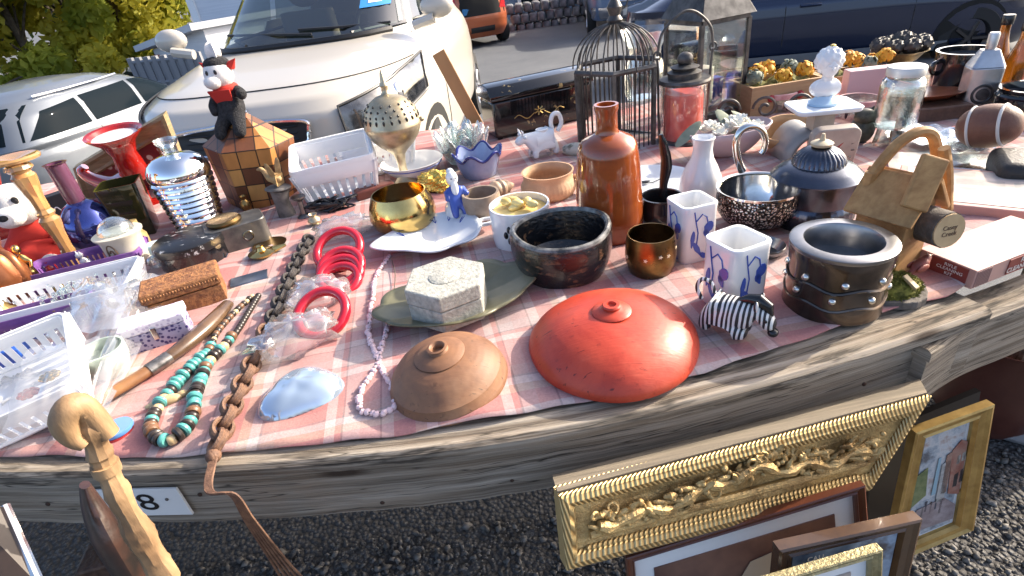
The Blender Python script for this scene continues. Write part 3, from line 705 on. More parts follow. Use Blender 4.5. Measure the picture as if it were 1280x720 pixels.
# ------------------------------------------------------------------ trees
def leafmat(n, a, b):
    if n in MATS: return MATS[n]
    t = NT(n); t.setp(.6, spec=.2); t.col(t.ramp(t.noise(.9, 3), [(.35, a), (.65, b)]))
    tl = t.n('ShaderNodeBsdfTranslucent'); tl.inputs[0].default_value = hexc(tuple(q * 1.6 for q in b)); mx = t.n('ShaderNodeMixShader'); mx.inputs[0].default_value = .5
    t.l(t.b.outputs[0], mx.inputs[1]); t.l(tl.outputs[0], mx.inputs[2]); t.l(mx.outputs[0], t.out.inputs['Surface']); MATS[n] = t.m; return t.m
m_bark = M('bark', (.07, .055, .045), .9, 0, (.14, .12, .1), 8)
def tree(name, label, x, y, h, w, mat, seed, n=12000, z0=-1.35, leaf=.14):
    rr = random.Random(seed); t = T(name, label, 'tree', (x, y, z0), group='trees at the edge of the lot')
    g = MB(); g.tube([(0, 0, 0), (.05, 0, h * .3), (-.05, .05, h * .6), (0, 0, h * .9)], [.16, .12, .08, .03], 8)
    cl = []
    for i in range(26):
        a = rr.uniform(0, 2 * pi); k = rr.uniform(.15, 1) ** .8; zz = rr.uniform(.18, 1); ww = w * (1 - .65 * max(0, zz - .45)) * .5
        c = V((math.cos(a) * ww * k, math.sin(a) * ww * k, h * zz)); cl.append((c, rr.uniform(.35, .8) * w * .22))
        if i < 12: g.tube([(0, 0, h * zz * .6), tuple(c * .5 + V((0, 0, h * zz * .35))), tuple(c)], [.05, .03, .012], 5)
    g.build('trunk', m_bark, t); g = MB()
    for i in range(n):
        c, r_ = cl[rr.randrange(len(cl))]; d = V((rr.gauss(0, 1), rr.gauss(0, 1), rr.gauss(0, .8))).normalized() * r_ * rr.uniform(.35, 1.25) ** .7
        p = c + d; s = leaf * rr.uniform(.6, 1.4); u = V((rr.gauss(0, 1), rr.gauss(0, 1), rr.gauss(0, 1))).normalized(); v2 = u.orthogonal().normalized()
        g.add([p - u * s, p + v2 * s * .5, p + u * s, p - v2 * s * .5], [[0, 1, 2, 3]])
    g.build('crown', mat, t, smooth=0); return t
ly = leafmat('yellow green leaves', (.27, .30, .04), (.52, .47, .075)); lg = leafmat('dark green leaves', (.025, .05, .015), (.07, .11, .03)); lm = leafmat('mid green leaves', (.17, .22, .035), (.36, .38, .06))
def tr(px, yy, h, w, m, s, lab, nm='deciduous_tree', n=12000):
    p = PY(px, 60, yy); tree(nm, lab, p.x, p.y, h, w, m, s, n)
tr(-60, 17, 5.8, 5.0, lm, 1, 'mid green tree at the outer end of the row behind the silver SUV')
tr(30, 18, 6.6, 5.0, ly, 2, 'yellow green tree directly behind the roof of the silver SUV')
tr(105, 19, 7.0, 5.0, ly, 3, 'tall golden green tree behind the front window of the silver SUV')
tr(165, 20, 7.0, 4.8, lm, 4, 'mid green tree between the golden tree and the white house')
tr(222, 22, 8.0, 5.0, ly, 5, 'yellow leaved tree rising above the small white house roof')
tr(70, 30, 11, 6.5, lg, 6, 'dark green tree filling the gap behind the yellow trees', n=7000)
tr(165, 32, 12, 7.0, lg, 7, 'tall dark green tree beside the tall white building', n=7000)
tr(-10, 31, 11.5, 7, lg, 8, 'dark tree behind the outer mid green tree of the row', n=7000)
# ------------------------------------------------------------------ things on the table: front and middle
def clay(name, c1, c2, worn, r, ring):
    t = NT(name); t.setp(r); a = t.noise(9, 6, None, .7, .5); b = t.noise(70, 4); sc_ = t.noise(26, 3, t.obj((1, 7, 3), (.3, .2, .9)), .5, .8)
    c = t.ramp(a, [(.34, c2), (.64, c1)]); c = t.mix(t.ramp(sc_, [(.68, (0, 0, 0)), (.705, (1, 1, 1))]), c, tuple(x * .35 for x in c2)); c = t.mix(t.math('MULTIPLY', t.ramp(t.noise(5, 5, None, .75), [(.55, (0, 0, 0)), (.7, (1, 1, 1))]), .55), c, worn)
    c = t.mix(t.ramp(b, [(.62, (0, 0, 0)), (.72, (.6, .6, .6))]), c, tuple(x * .55 for x in c2)); t.col(c)
    q = t.n('ShaderNodeMapRange'); q.inputs[3].default_value = r - .12; q.inputs[4].default_value = r + .2; t.l(a, q.inputs[0]); t.l(q.outputs[0], t.b.inputs['Roughness'])
    w_ = t.n('ShaderNodeTexWave'); w_.wave_type = 'RINGS'; w_.rings_direction = 'Z'; w_.inputs['Scale'].default_value = 34; w_.inputs['Distortion'].default_value = 1.2; t.l(t.obj((1, 1, .01)), w_.inputs['Vector'])
    t.bump(t.math('ADD', t.math('MULTIPLY', w_.outputs['Fac'], ring), t.math('ADD', t.math('MULTIPLY', b, .3), t.math('MULTIPLY', sc_, .6))), .22, .003); MATS[name] = t.m; return t.m
m_red = clay('red glazed clay', (.56, .065, .028), (.40, .035, .016), (.60, .12, .065), .38, .03)
m_brn = clay('brown turned clay', (.27, .13, .062), (.15, .07, .038), (.34, .20, .115), .55, .16)
q, rad, h = at(768, 504, 208, 380, .97)
ln = T('tagine_lid', 'broad bright red domed clay lid with a small ring knob at the table edge', 'pot lid', q)
pr = scale_prof([(.86, 0), (.95, .0), (.99, .05), (1, .13), (.985, .22), (.92, .38), (.80, .54), (.64, .67), (.45, .77), (.28, .82), (.21, .83), (0, .835)], rad, h)
MB().lathe(pr, 72, fn=lambda a, r, z: (r * (1 + .009 * math.sin(3 * a) + .004 * math.sin(7 * a + 1)), z * (1 + .02 * math.sin(2 * a)))).build('dome', m_red, ln)
MB().lathe(scale_prof([(.215, .825), (.23, .85), (.21, .88), (.15, .90), (.105, .93), (.11, .97), (.095, 1.0), (.06, 1.0), (.05, .95), (0, .93)], rad, h), 40).build('knob', m_red, ln)
g = MB(); pts = [(rad * r_ * math.cos(a), rad * r_ * math.sin(a), h * z_ + .0005) for r_, z_, a in ((.5, .735, -1.1), (.62, .66, -.9), (.7, .585, -1.0), (.78, .5, -.95), (.82, .45, -1.15))]
q, rad, h = at(574, 528, 150, 432, 1)
ln = T('tagine_lid', 'brown turned clay lid with an open necked knob beside the red lid', 'pot lid', q, (R(3), R(-5), 0))
fnb = lambda a, r, z: (r, z)
pr = scale_prof([(.93, 0), (.99, .0), (1, .05), (.985, .14), (.975, .16), (.98, .17), (.93, .32), (.925, .345), (.915, .35), (.80, .55), (.62, .72), (.45, .80), (.36, .815), (0, .82)], rad, h)
MB().lathe(pr, 64).build('dome', m_brn, ln)
MB().lathe(scale_prof([(.40, .805), (.42, .83), (.37, .88), (.26, .92), (.17, .94), (.15, .99), (.17, 1.03), (.13, 1.04), (.10, 1.0), (.09, .9), (0, .9)], rad, h), 36).build('knob', m_brn, ln)

# orange bottle
m_or2 = M('orange brown glaze', (.34, .085, .02), .12, 0, (.22, .045, .012), 7, coat=.6, stretch=(1, 1, 2.4), rv=.05)
L('bottle_vase', 'tall glossy orange brown ceramic bottle with a narrow neck before the birdcage', 'vase', 763, 306, 80, 130,
  [(0, 0), (.93, 0), (1, .03), (1.0, .2), (.955, .45), (.875, .66), (.83, .715), (.72, .755), (.5, .785), (.34, .8), (.305, .83), (.30, .94), (.34, .965), (.34, 1), (.26, 1), (.25, .9), (0, .88)], m_or2, n=48)

# black glazed bowl
m_bg = M('black drip glaze', (.008, .009, .011), .16, 0, (.16, .09, .05), 34, lo=.55, hi=.68, coat=.4, bump=.6, bs=60, stretch=(1, 1, 2))
def wav(a, r, z): return (r * (1 + .02 * math.sin(3 * a + 1) + .012 * math.sin(5 * a)), z * (1 + .03 * math.sin(2 * a + .5)))
o, rd, hh = L('bowl', 'heavy black drip glazed pottery bowl with a wavy rim next to the red lid', 'bowl', 706, 362, 124, 285,
  [(0, 0), (.78, 0), (.86, .04), (.95, .3), (1, .6), (1, .85), (.97, .97), (.92, 1.0), (.86, .97), (.83, .8), (.78, .3), (.6, .14), (0, .12)], m_bg, n=56, fn=wav)
m_rim = M('pale crazed rim', (.22, .22, .21), .2, 0, (.02, .02, .02), 40)
g = MB(); pts = []
for i in range(48):
    a = 2 * pi * i / 48; r_, z_ = wav(a, rd * .925, hh * .985); pts.append((r_ * math.cos(a), r_ * math.sin(a), z_))
g.tube(pts, rd * .062, 8, closed=True); g.build('rim', m_rim, o)

# star cup
m_brs = M('aged brass', (.30, .19, .07), .3, 1, (.16, .10, .04), 30, rv=.1)
m_gold = M('polished brass', (.72, .50, .18), .16, 1, (.5, .33, .11), 14, rv=.08)
o, rd, hh = L('tealight_cup', 'small dark brass cup dotted with punched stars behind the red lid', 'candle cup', 813, 351, 62, 291,
  [(0, 0), (.74, 0), (.84, .04), (.97, .3), (1, .5), (.97, .8), (.9, 1.0)], m_brs, t=.002)
m_star = M('star hole light', (.85, .75, .5), .4)
for k in range(11):
    a = k * 2.4; z = .28 + .5 * ((k * .37) % 1); r_ = rd * (1.0 if z < .7 else .975)
    g = MB(); m = rot_from(V((-math.sin(a), math.cos(a), 0)), z=V((math.cos(a), math.sin(a), 0)))
    st = [((.0045 if i % 2 == 0 else .002) * math.cos(pi * i / 5), (.0045 if i % 2 == 0 else .002) * math.sin(pi * i / 5)) for i in range(10)]
    g.prism(st, -.001, .0012, m=m, c=(math.cos(a) * r_ * .985, math.sin(a) * r_ * .985, z * hh)); g.build('star', m_star, o, smooth=0)

# blue and white vases
m_por = M('white porcelain', (.78, .78, .77), .14, coat=.4)
m_cob = M('cobalt brushwork', (.05, .09, .36), .2)
def sqvase(label, bx, yb, w, ty, rot, hidden=None):
    q, rad, h = at(bx, yb, w, ty, .7); a = rad * .80
    t = T('square_vase', label, 'vase', q, rot, 'blue and white square vases')
    pl = rrect(a, a, a * .38); n = len(pl); g = MB(); rows = []
    prof = [(.94, 0), (1, .02), (1, .9), (1.03, .985), (1.0, 1.0), (.86, 1.0), (.83, .93), (.8, .1), (.78, .05)]
    vs = [(x * s_, y * s_, z * h) for s_, z in prof for x, y in pl]
    fs = [[j * n + i, j * n + (i + 1) % n, (j + 1) * n + (i + 1) % n, (j + 1) * n + i] for j in range(len(prof) - 1) for i in range(n)]
    fs += [list(range(n))[::-1], [(len(prof) - 1) * n + i for i in range(n)]]
    g.add(vs, fs); g.build('vase_body', m_por, t, smooth=50)
    rr = random.Random(bx)
    for k in range(4):        # a drooping flower on each face
        m4 = Matrix.Rotation(k * pi / 2, 4, 'Z'); y0 = -a - .0006
        def pt(x, z): return m4 @ V((x * a, y0, z * h))
        g = MB(); g.tube([pt(-.45, .92), pt(-.35, .75), pt(-.2, .55), pt(-.25, .35)], .0014, 5); g.tube([pt(-.35, .75), pt(0, .86), pt(.25, .8), pt(.35, .68)], .0014, 5)
        g.build('stem_stroke', m_cob, t)
        for cx, cz, sx_, sz_, an in ((.38, .6, .26, .12, .5), (.3, .5, .16, .09, -.4), (-.2, .26, .15, .15, -.5), (.2, .12, .34, .045, .6), (-.5, .45, .12, .15, .1)):
            g = MB(); g.X = m4 @ Matrix.Translation((cx * a, y0, cz * h)) @ Matrix.Rotation(an, 4, 'Y')
            g.prism([(sx_ * a * math.cos(2 * pi * i / 12) * (1 - .35 * (math.sin(2 * pi * i / 12) < -.4)), sz_ * h * math.sin(2 * pi * i / 12)) for i in range(12)], -.0005, .0007, m=Matrix.Rotation(pi / 2, 3, 'X')); g.build('petal_stroke', m_cob, t, smooth=0)
    return t, rad, h
sqvase('blue flowered white square vase standing behind its twin beside the star cup', 861, 328, 57, 249, R(12))
zv, zr, zh = sqvase('blue flowered white square vase standing right behind the zebra figurine', 913, 392, 70, 297, R(20))

# bud vase
L('bud_vase', 'plain white ceramic bud vase with a slim neck and swelling body', 'vase', 874, 262, 52, 171,
  [(0, 0), (.8, 0), (.95, .06), (1, .22), (.93, .4), (.7, .58), (.5, .7), (.43, .82), (.46, .93), (.52, .99), (.47, 1), (.4, .95), (0, .9)], m_por, n=36)

# silver porringer
m_sil = M('bright silver', (.78, .77, .73), .13, 1, (.6, .58, .54), 20, rv=.06)
t = NT('pierced silver'); t.setp(.22, 1); vv = t.vor(190); t.col(t.ramp(vv.outputs['Distance'], [(.25, (.8, .79, .75)), (.5, (.05, .05, .05))])); t.bump(vv.outputs['Distance'], .8, .003); m_pier = t.m
q, rad, h = at(941, 292, 96, 232, .5)
pt_ = T('loop_handled_bowl', 'bright silver bowl with a tall looped handle and beaded pierced side', 'bowl', q)
MB().lathe(scale_prof([(.93, .97), (.97, 1), (1.0, 1.0), (1.0, .95), (.965, .93), (.9, .94), (.84, .55), (.7, .36), (0, .32)], rad, h), 56).build('liner', m_sil, pt_)
MB().lathe(scale_prof([(0, .18), (.55, .18), (.8, .24), (.93, .42), (.985, .7), (.965, .93)], rad, h), 56).build('pierced_side', m_pier, pt_)
MB().lathe(scale_prof([(0, 0), (.42, 0), (.44, .04), (.3, .1), (.26, .19), (0, .19)], rad, h), 36).build('foot', m_sil, pt_)
def lp(px, py): return PP(px, py, q.y + .03) - q      # handle in the upright plane through the bowl's back
hp = [lp(928, 214), lp(924, 204), lp(921, 192), lp(920, 178), lp(924, 166), lp(933, 159), lp(944, 158), lp(953, 164), lp(957, 175), lp(955, 186), lp(951, 192)]
g = MB(); pth = walk(hp, 60); g.tube(pth, [.0085 - .0025 * i / len(pth) for i in range(len(pth))], 12); g.build('handle', m_sil, pt_)
# dark lidded saucer pieces at its foot
m_pew = M('dark pewter', (.16, .17, .18), .3, 1, (.3, .31, .33), 20)
L('pewter_saucer', 'small dark pewter saucer lying between the silver bowl and the studded holder', 'saucer', 955, 329, 46, 305, [(0, 0), (.6, 0), (1, .7), (1.0, .9), (.95, 1), (.6, .35), (0, .3)], m_pew, rb=.9)

# black sugar pot with fluted lid
m_bs = M('tarnished black silver', (.055, .065, .085), .22, .9, (.10, .11, .14), 16, rv=.08)
q, rad, h = at(1008, 292, 94, 218, .85)
tp = T('lidded_pot', 'tarnished black lidded pot with ribbed base and fluted domed lid', 'pot', q)
def flute(a, r, z): return (r * (1 + .035 * abs(math.sin(18 * a)) * max(0, 1 - abs(z / h - .25) * 4)), z)
MB().lathe(scale_prof([(0, 0), (.90, 0), (.96, .05), (.98, .12), (1.0, .2), (1.01, .3), (1.0, .42), (.94, .5), (.96, .58), (1.0, .8), (1.02, .98), (0, .98)], rad, h), 108, fn=flute).build('pot_body', m_bs, tp)
ld = MB().lathe(scale_prof([(1.0, .97), (1.07, .985), (1.08, 1.02), (1.03, 1.05), (.92, 1.14), (.8, 1.2), (.62, 1.24), (.6, 1.27), (0, 1.27)], rad, h), 60).build('lid', m_bs, tp)
def fl2(a, r, z): return (r * (1 + .05 * abs(math.sin(14 * a))), z)
MB().lathe(scale_prof([(.6, 1.25), (.56, 1.38), (.42, 1.5), (.26, 1.57), (.17, 1.58), (0, 1.6)], rad, h), 112, fn=fl2).build('fluted_dome', m_bs, ld)
m_bone = M('yellowed bone', (.5, .42, .28), .5)
MB().lathe(scale_prof([(.1, 1.57), (.24, 1.6), (.26, 1.65), (.2, 1.68), (.07, 1.7), (.05, 1.78), (.035, 1.83), (0, 1.84)], rad, h), 24).build('knob', m_bone, ld)

# studded bronze candle holder
m_brz = M('brushed bronze glaze', (.035, .028, .024), .22, .8, (.20, .15, .115), 9, coat=.4, rv=.08)
m_topr = M('grey metal ring', (.32, .32, .33), .3, .9, (.2, .2, .2), 12)
q, rad, h = at(1031, 409, 116, 298, 1)
ch = T('candle_holder', 'bronze drum candle holder studded with round knobs beside the zebra', 'candle holder', q, (0, 0, .2))
MB().lathe(scale_prof([(0, 0), (.92, 0), (.96, .03), (.95, .15), (.93, .35), (.93, .6), (.96, .8), (.975, .86), (.97, .93), (.72, .93), (.70, .65), (0, .65)], rad, h), 56).build('drum', m_brz, ch)
MB().lathe(scale_prof([(.97, .93), (.985, .95), (.985, .985), (.95, 1.0), (.73, 1.0), (.70, .97), (.69, .66), (0, .66)], rad, h), 56).build('top_ring', m_topr, ch)
for k in range(16):
    a = 2 * pi * (k // 2) / 8 + (.18 if k % 2 else 0); z = (.63 if k % 2 else .38) * h; r_ = rad * .93
    g = MB(); g.ell((math.cos(a) * r_, math.sin(a) * r_, z), .0065, 12, 8); g.build('stud', m_sil, ch)
for z in (.52, .25):
    g = MB(); g.tube([(math.cos(2 * pi * i / 40) * rad * .935, math.sin(2 * pi * i / 40) * rad * .935, z * h + .004 * math.sin(6 * pi * i / 40 * 2)) for i in range(40)], .0028, 6, closed=True); g.build('wire_band', m_brz, ch)

# zebra figurine
t = NT('zebra stripes'); t.setp(.35); wv = t.n('ShaderNodeTexWave'); wv.inputs['Scale'].default_value = 42; wv.inputs['Distortion'].default_value = 3.2; wv.inputs['Detail'].default_value = 1.5; wv.inputs['Detail Scale'].default_value = 1.2
wv.bands_direction = 'X'; t.l(t.obj((1, .2, .45)), wv.inputs['Vector']); t.col(t.ramp(wv.outputs['Fac'], [(.5, (.02, .02, .025)), (.56, (.75, .74, .71))])); m_zeb = t.m
q = P(906, 418); zb = T('zebra_figurine', 'small black and white striped zebra figurine before the nearer flowered vase', 'figurine', q, R(-42))
def skin(name, joints, edges, mat, parent, sub=2, sm=True):
    me = bpy.data.meshes.new(name); me.from_pydata([j[0] for j in joints], edges, []); o = bpy.data.objects.new(name, me); COL.objects.link(o); o.parent = parent
    sk_ = o.modifiers.new('skin', 'SKIN'); sk_.use_smooth_shade = True
    for i, j in enumerate(joints): r_ = j[1]; me.skin_vertices[0].data[i].radius = (r_, r_) if not isinstance(r_, tuple) else r_
    me.skin_vertices[0].data[0].use_root = True
    b = o.modifiers.new('subdivision', 'SUBSURF'); b.levels = sub; b.render_levels = sub; me.materials.append(mat); return o
k = .0245
J = [((0, 0, 2.0), .92), ((-1.0, 0, 2.05), .9), ((1.0, 0, 2.05), .9), ((1.6, 0, 2.5), .72), ((2.1, 0, 2.55), .66), ((2.6, 0, 1.9), .56), ((2.85, 0, 1.35), .42),
     ((-1.2, .5, 1.2), .52), ((-1.25, .55, .3), .42), ((-1.2, -.5, 1.2), .52), ((-1.25, -.55, .3), .42),
     ((1.1, .5, 1.2), .5), ((1.15, .55, .3), .42), ((1.1, -.5, 1.2), .5), ((1.15, -.55, .3), .42)]
E_ = [(0, 1), (0, 2), (2, 3), (3, 4), (4, 5), (5, 6), (1, 7), (7, 8), (1, 9), (9, 10), (2, 11), (11, 12), (2, 13), (13, 14)]
skin('striped_body', [(tuple(x * k for x in p), r_ * k) for p, r_ in J], E_, m_zeb, zb)
m_bk = M('black enamel', (.012, .012, .014), .25)
g = MB(); g.tube([(.7 * k, 0, 2.95 * k), (1.3 * k, 0, 3.25 * k), (1.9 * k, 0, 3.35 * k), (2.45 * k, 0, 3.0 * k), (2.75 * k, 0, 2.4 * k)], [.18 * k, .34 * k, .42 * k, .38 * k, .12 * k], 10); g.build('mane', m_bk, zb)
for y in (.62, -.62):
    g = MB(); g.ell((1.9 * k, y * k, 3.15 * k), (.16 * k, .12 * k, .42 * k), 8, 6); g.build('ear', m_zeb, zb)
    g = MB(); g.ell((2.55 * k, y * .82 * k, 2.2 * k), (.1 * k, .08 * k, .12 * k), 8, 6); g.build('eye', m_bk, zb)
g = MB(); g.ell((2.95 * k, 0, 1.2 * k), (.34 * k, .38 * k, .3 * k), 12, 8); g.build('muzzle', m_bk, zb)
g = MB(); g.tube(walk([(-1.75 * k, 0, 2.4 * k), (-2.1 * k, 0, 3.2 * k), (-1.8 * k, 0, 3.9 * k), (-1.2 * k, 0, 3.8 * k), (-.9 * k, 0, 3.1 * k)], 24), .14 * k, 8); g.build('tail', m_zeb, zb)

# hexagonal soapstone box on a shell dish
m_shell = M('olive shell glaze', (.10, .10, .055), .35, 0, (.19, .18, .11), 10, rv=.1)
q = P(578, 398); t = V((q.x, q.y, 0)).normalized(); q = q + t * .05
sw_, sd_ = 86 * mpp(q), .108
sd2 = T('shell_dish', 'olive green scalloped shell dish lying under the hexagonal stone box', 'dish', q, R(16))
def shf(u, v):
    a = 2 * pi * u; sc_ = 1 + .07 * abs(math.sin(5.5 * a)) * v; bx_ = sw_ * (1.0 + .15 * math.cos(2 * a)) * sc_ * v; by_ = sd_ * sc_ * v
    return (bx_ * math.cos(a), by_ * math.sin(a), .004 + .024 * v ** 2.2 + .005 * v ** 1.5 * abs(math.sin(5.5 * a)))
MB().grid(shf, 110, 12, cu=True).build('scalloped_bowl', m_shell, sd2, solid=.004)
m_soap = M('carved soapstone', (.52, .51, .45), .6, 0, (.27, .27, .235), 90, lo=.30, hi=.70, bump=.6, bs=170)
z0 = TZ + .012; q = P(568, 404, z0); q = q + V((q.x, q.y, 0)).normalized() * .048; rad = 51 * mpp(q)
hb = T('hexagonal_box', 'mottled grey soapstone hexagonal lidded box standing in the shell dish', 'box', (q.x, q.y, z0), R(24))
hx = [(rad * math.cos(pi * i / 3), rad * math.sin(pi * i / 3)) for i in range(6)]; h = hgt(V((q.x, q.y, z0)), 345)
MB().prism(hx, 0, h * .58).build('box_body', m_soap, hb, smooth=0, bevel=.002)
ld = MB().prism([(x * 1.02, y * 1.02) for x, y in hx], h * .6, h).build('lid', m_soap, hb, smooth=0, bevel=.003)
MB().lathe([(0, 0), (rad * .36, 0), (rad * .38, .001), (rad * .3, .003), (rad * .1, .002), (0, .004)], 24, c=(0, 0, h)).build('carved_roundel', m_soap, ld)

# leaf shaped porcelain dish
q = P(548, 304); ld_ = T('leaf_dish', 'white porcelain leaf dish with blue rim sprigs and a pierced handle', 'dish', q, R(14))
m_por2 = M('bluish porcelain', (.66, .70, .74), .15, coat=.4)
lw, lh = .128, .112
def leaf(u, v):
    a = 2 * pi * u; c, s_ = math.cos(a), math.sin(a); x = lw * (c - .12 * c * c) * v; x = x * (1.12 if c < 0 else 1); w_ = lh * (1 - .55 * max(0, -c) ** 1.5) * (1 + .06 * math.cos(7 * a)) * v
    return (x, w_ * s_, .003 + .03 * v ** 2.5)
MB().grid(leaf, 72, 10, cu=True).build('dish_body', m_por2, ld_, solid=.0035)
MB().ring((lw * .98, 0, .026), .02, .0055, 24, 8, sx=1.1, sy=.8).build('handle', m_por2, ld_)
for k in range(5):
    a = .6 + k * .42; p = [leaf(a / (2 * pi), v) for v in (.72, .8, .9)]
    g = MB()
    for dx in (-.006, 0, .006): g.tube([V(p[0]) + V((0, 0, .0035)), V(p[1]) + V((dx * .8, 0, .0036)), V(p[2]) + V((dx, 0, .0036))], .0011, 5)
    g.build('blue_sprig', m_cob, ld_)

# wax candle mug
q, rad, h = at(656, 315, 74, 254, .9)
cm = T('candle_mug', 'white mug filled with yellow wax and printed with a black flower', 'candle', q)
MB().lathe(shell(scale_prof([(0, 0), (.92, 0), (.97, .03), (1, .2), (1, .95), (.985, 1)], rad, h), .004), 44).build('mug_body', m_por, cm)
m_wax = M('yellow wax', (.62, .42, .10), .5, 0, (.75, .62, .28), 24)
g = MB(); rr = random.Random(4); g.lathe([(0, h * .86), (rad * .9, h * .84)], 30)
g.build('wax', m_wax, cm)
for i in range(8):
    a = rr.uniform(0, 6.28); r_ = rr.uniform(0, .55) * rad
    g = MB(); g.ell((r_ * math.cos(a), r_ * math.sin(a), h * (.9 + .12 * rr.random())), (.016, .011, .008), 10, 7, m=Matrix.Rotation(rr.uniform(0, 3), 3, 'Z') @ Matrix.Rotation(rr.uniform(-.5, .5), 3, 'X')); g.build('wax_petal', m_wax, cm)
g = MB(); a0 = -1.9
for k in range(6):
    b = k * pi / 3; c, s_ = math.cos(b), math.sin(b); da = .26 * c; dz = .17 * s_; aa = a0 + da; p = V((math.cos(aa), math.sin(aa), 0)) * (rad * 1.0)
    g.ell((p.x, p.y, h * .48 + dz * h), (.0055, .0055, .009), 8, 6)
    g.ell((math.cos(a0) * rad, math.sin(a0) * rad, h * .48), (.004, .004, .005), 8, 6)
fl = g.build('printed_flower', m_bk, cm)

# tan mug
m_tan = M('tan stoneware', (.50, .32, .19), .6, 0, (.42, .26, .15), 30, bump=.3, bs=60)
q, rad, h = at(688, 255, 70, 213, .8)
tm = T('mug', 'tan stoneware mug with a ring handle and scored lower half', 'mug', q)
def score(a, r, z): return (r * (1 + (.02 * abs(math.sin(20 * a)) if z < h * .55 else 0)), z)
MB().lathe(shell(scale_prof([(0, 0), (.7, 0), (.85, .08), (.97, .3), (.97, .5), (.88, .68), (.86, .85), (.92, 1)], rad, h), .005), 120, fn=score).build('mug_body', m_tan, tm)
g = MB(); g.tube(walk([(rad * .9, -.01, h * .68), (rad * 1.3, -.03, h * .62), (rad * 1.38, -.035, h * .4), (rad * .95, -.02, h * .2)], 24), .007, 8); g.build('handle', m_tan, tm)

# brass cauldron
o, rd, hh = L('brass_bowl', 'round polished brass bowl with an open mouth beside the incense burner', 'bowl', 511, 296, 82, 240,
  [(0, 0), (.5, 0), (.72, .06), (.93, .25), (1, .45), (.97, .65), (.88, .85), (.8, 1.0)], m_gold, t=.0025, rb=.6, n=48)

# clay cup with shells
L('clay_cup', 'small brown clay cup between the seated figurine and the wax mug', 'cup', 607, 283, 48, 240, [(0, 0), (.7, 0), (.8, .1), (.95, .4), (1, .7), (.95, 1)], M('brown clay', (.22, .16, .11), .6, 0, (.33, .26, .2), 20), t=.006)
# seated old man figurine
q = P(574, 277); fg = T('fisherman_figurine', 'blue and white porcelain figurine of a seated bearded old man', 'figurine', q, R(20))
u = .0150 * mpp(q) / .00195
g = MB(); g.ell((0, 0, 2.0 * u), (2.0 * u, 1.7 * u, 2.2 * u)); g.build('rock_seat', m_por2, fg)
J = [((0, 0, 3.2), 1.5), ((0, 0, 4.6), 1.45), ((0, -.1, 5.8), 1.1), ((0, -.2, 6.5), .5), ((-1.2, -.3, 5.4), .55), ((-1.5, -1.3, 4.3), .45), ((1.2, -.3, 5.4), .55), ((1.9, -1.4, 4.6), .45), ((-.8, -1.5, 3.3), .75), ((-.9, -2.3, 1.6), .5), ((.8, -1.5, 3.3), .75), ((.9, -2.3, 1.6), .5)]
E_ = [(0, 1), (1, 2), (2, 3), (2, 4), (4, 5), (2, 6), (6, 7), (0, 8), (8, 9), (0, 10), (10, 11)]
skin('robed_body', [(tuple(x * u for x in p), r_ * u) for p, r_ in J], E_, m_cob, fg)
g = MB(); g.ell((0, -.3 * u, 7.5 * u), (.95 * u, 1.0 * u, 1.2 * u)); hd = g.build('head', m_por, fg)
g = MB(); g.ell((0, -1.0 * u, 6.1 * u), (.6 * u, .45 * u, 1.3 * u)); g.build('beard', m_por, hd)
for x in (-.35, .35):
    g = MB(); g.ell((x * u, -1.2 * u, 7.7 * u), (.13 * u, .1 * u, .1 * u), 6, 5); g.build('eye', m_bk, hd)
g = MB(); g.ell((0, .1 * u, 8.5 * u), (.6 * u, .6 * u, .5 * u)); g.build('hair_knot', m_por2, hd)
# ruffled cobalt bowl
def ruf(a, r, z): return (r * (1 + .06 * math.sin(6 * a) * (z > .03)), z + (.011 * math.sin(6 * a) if z > .04 else 0))
m_cbl = M('cobalt tinted glass', (.20, .25, .42), .08, 0, (.32, .37, .52), 10, coat=.5)
o, rd, hh = L('ruffled_bowl', 'ruffled blue glass bowl with a dark cobalt edge behind the seated figurine', 'bowl', 602, 228, 58, 191, [(0, 0), (.6, 0), (.72, .1), (.85, .5), (1, 1)], m_cbl, t=.004, fn=ruf, n=60)
g = MB(); g.tube([(rd * (1 + .06 * math.sin(6 * a)) * math.cos(a), rd * (1 + .06 * math.sin(6 * a)) * math.sin(a), hh + .011 * math.sin(6 * a)) for a in [2 * pi * i / 60 for i in range(60)]], .0045, 8, closed=True); g.build('cobalt_edge', M('deep cobalt glass', (.012, .02, .16), .08, coat=.5), o)
# conch shell
q = P(625, 243); m_cn = M('shell tan', (.5, .37, .25), .5, 0, (.25, .16, .11), 30)
g = MB(); pth = [(.05 - .1 * t_, 0, .02 - .006 * t_) for t_ in [i / 14 for i in range(15)]]
g.tube(pth, [.004 + .022 * math.sin(pi * min(1, t_ * 1.15) * .8) * (1 + .12 * math.sin(t_ * 30)) for t_ in [i / 14 for i in range(15)]], 14); o = g.build('seashell', m_cn, loc=q, rot=(0, R(8), R(35))); tag(o, 'spiral tan seashell lying between the ruffled bowl and the mug', 'seashell')
q = P(722, 195); g = MB(); g.tube([(.05 - .1 * t_, .01 * math.sin(3 * t_), .018) for t_ in [i / 10 for i in range(11)]], [.003 + .02 * math.sin(pi * t_ * .85) for t_ in [i / 10 for i in range(11)]], 12)
o = g.build('seashell', M('grey shell', (.45, .43, .36), .5, 0, (.12, .12, .09), 40, lo=.5, hi=.6), loc=q, rot=(0, 0, R(-30))); tag(o, 'grey mottled seashell lying beside the cow creamer', 'seashell')
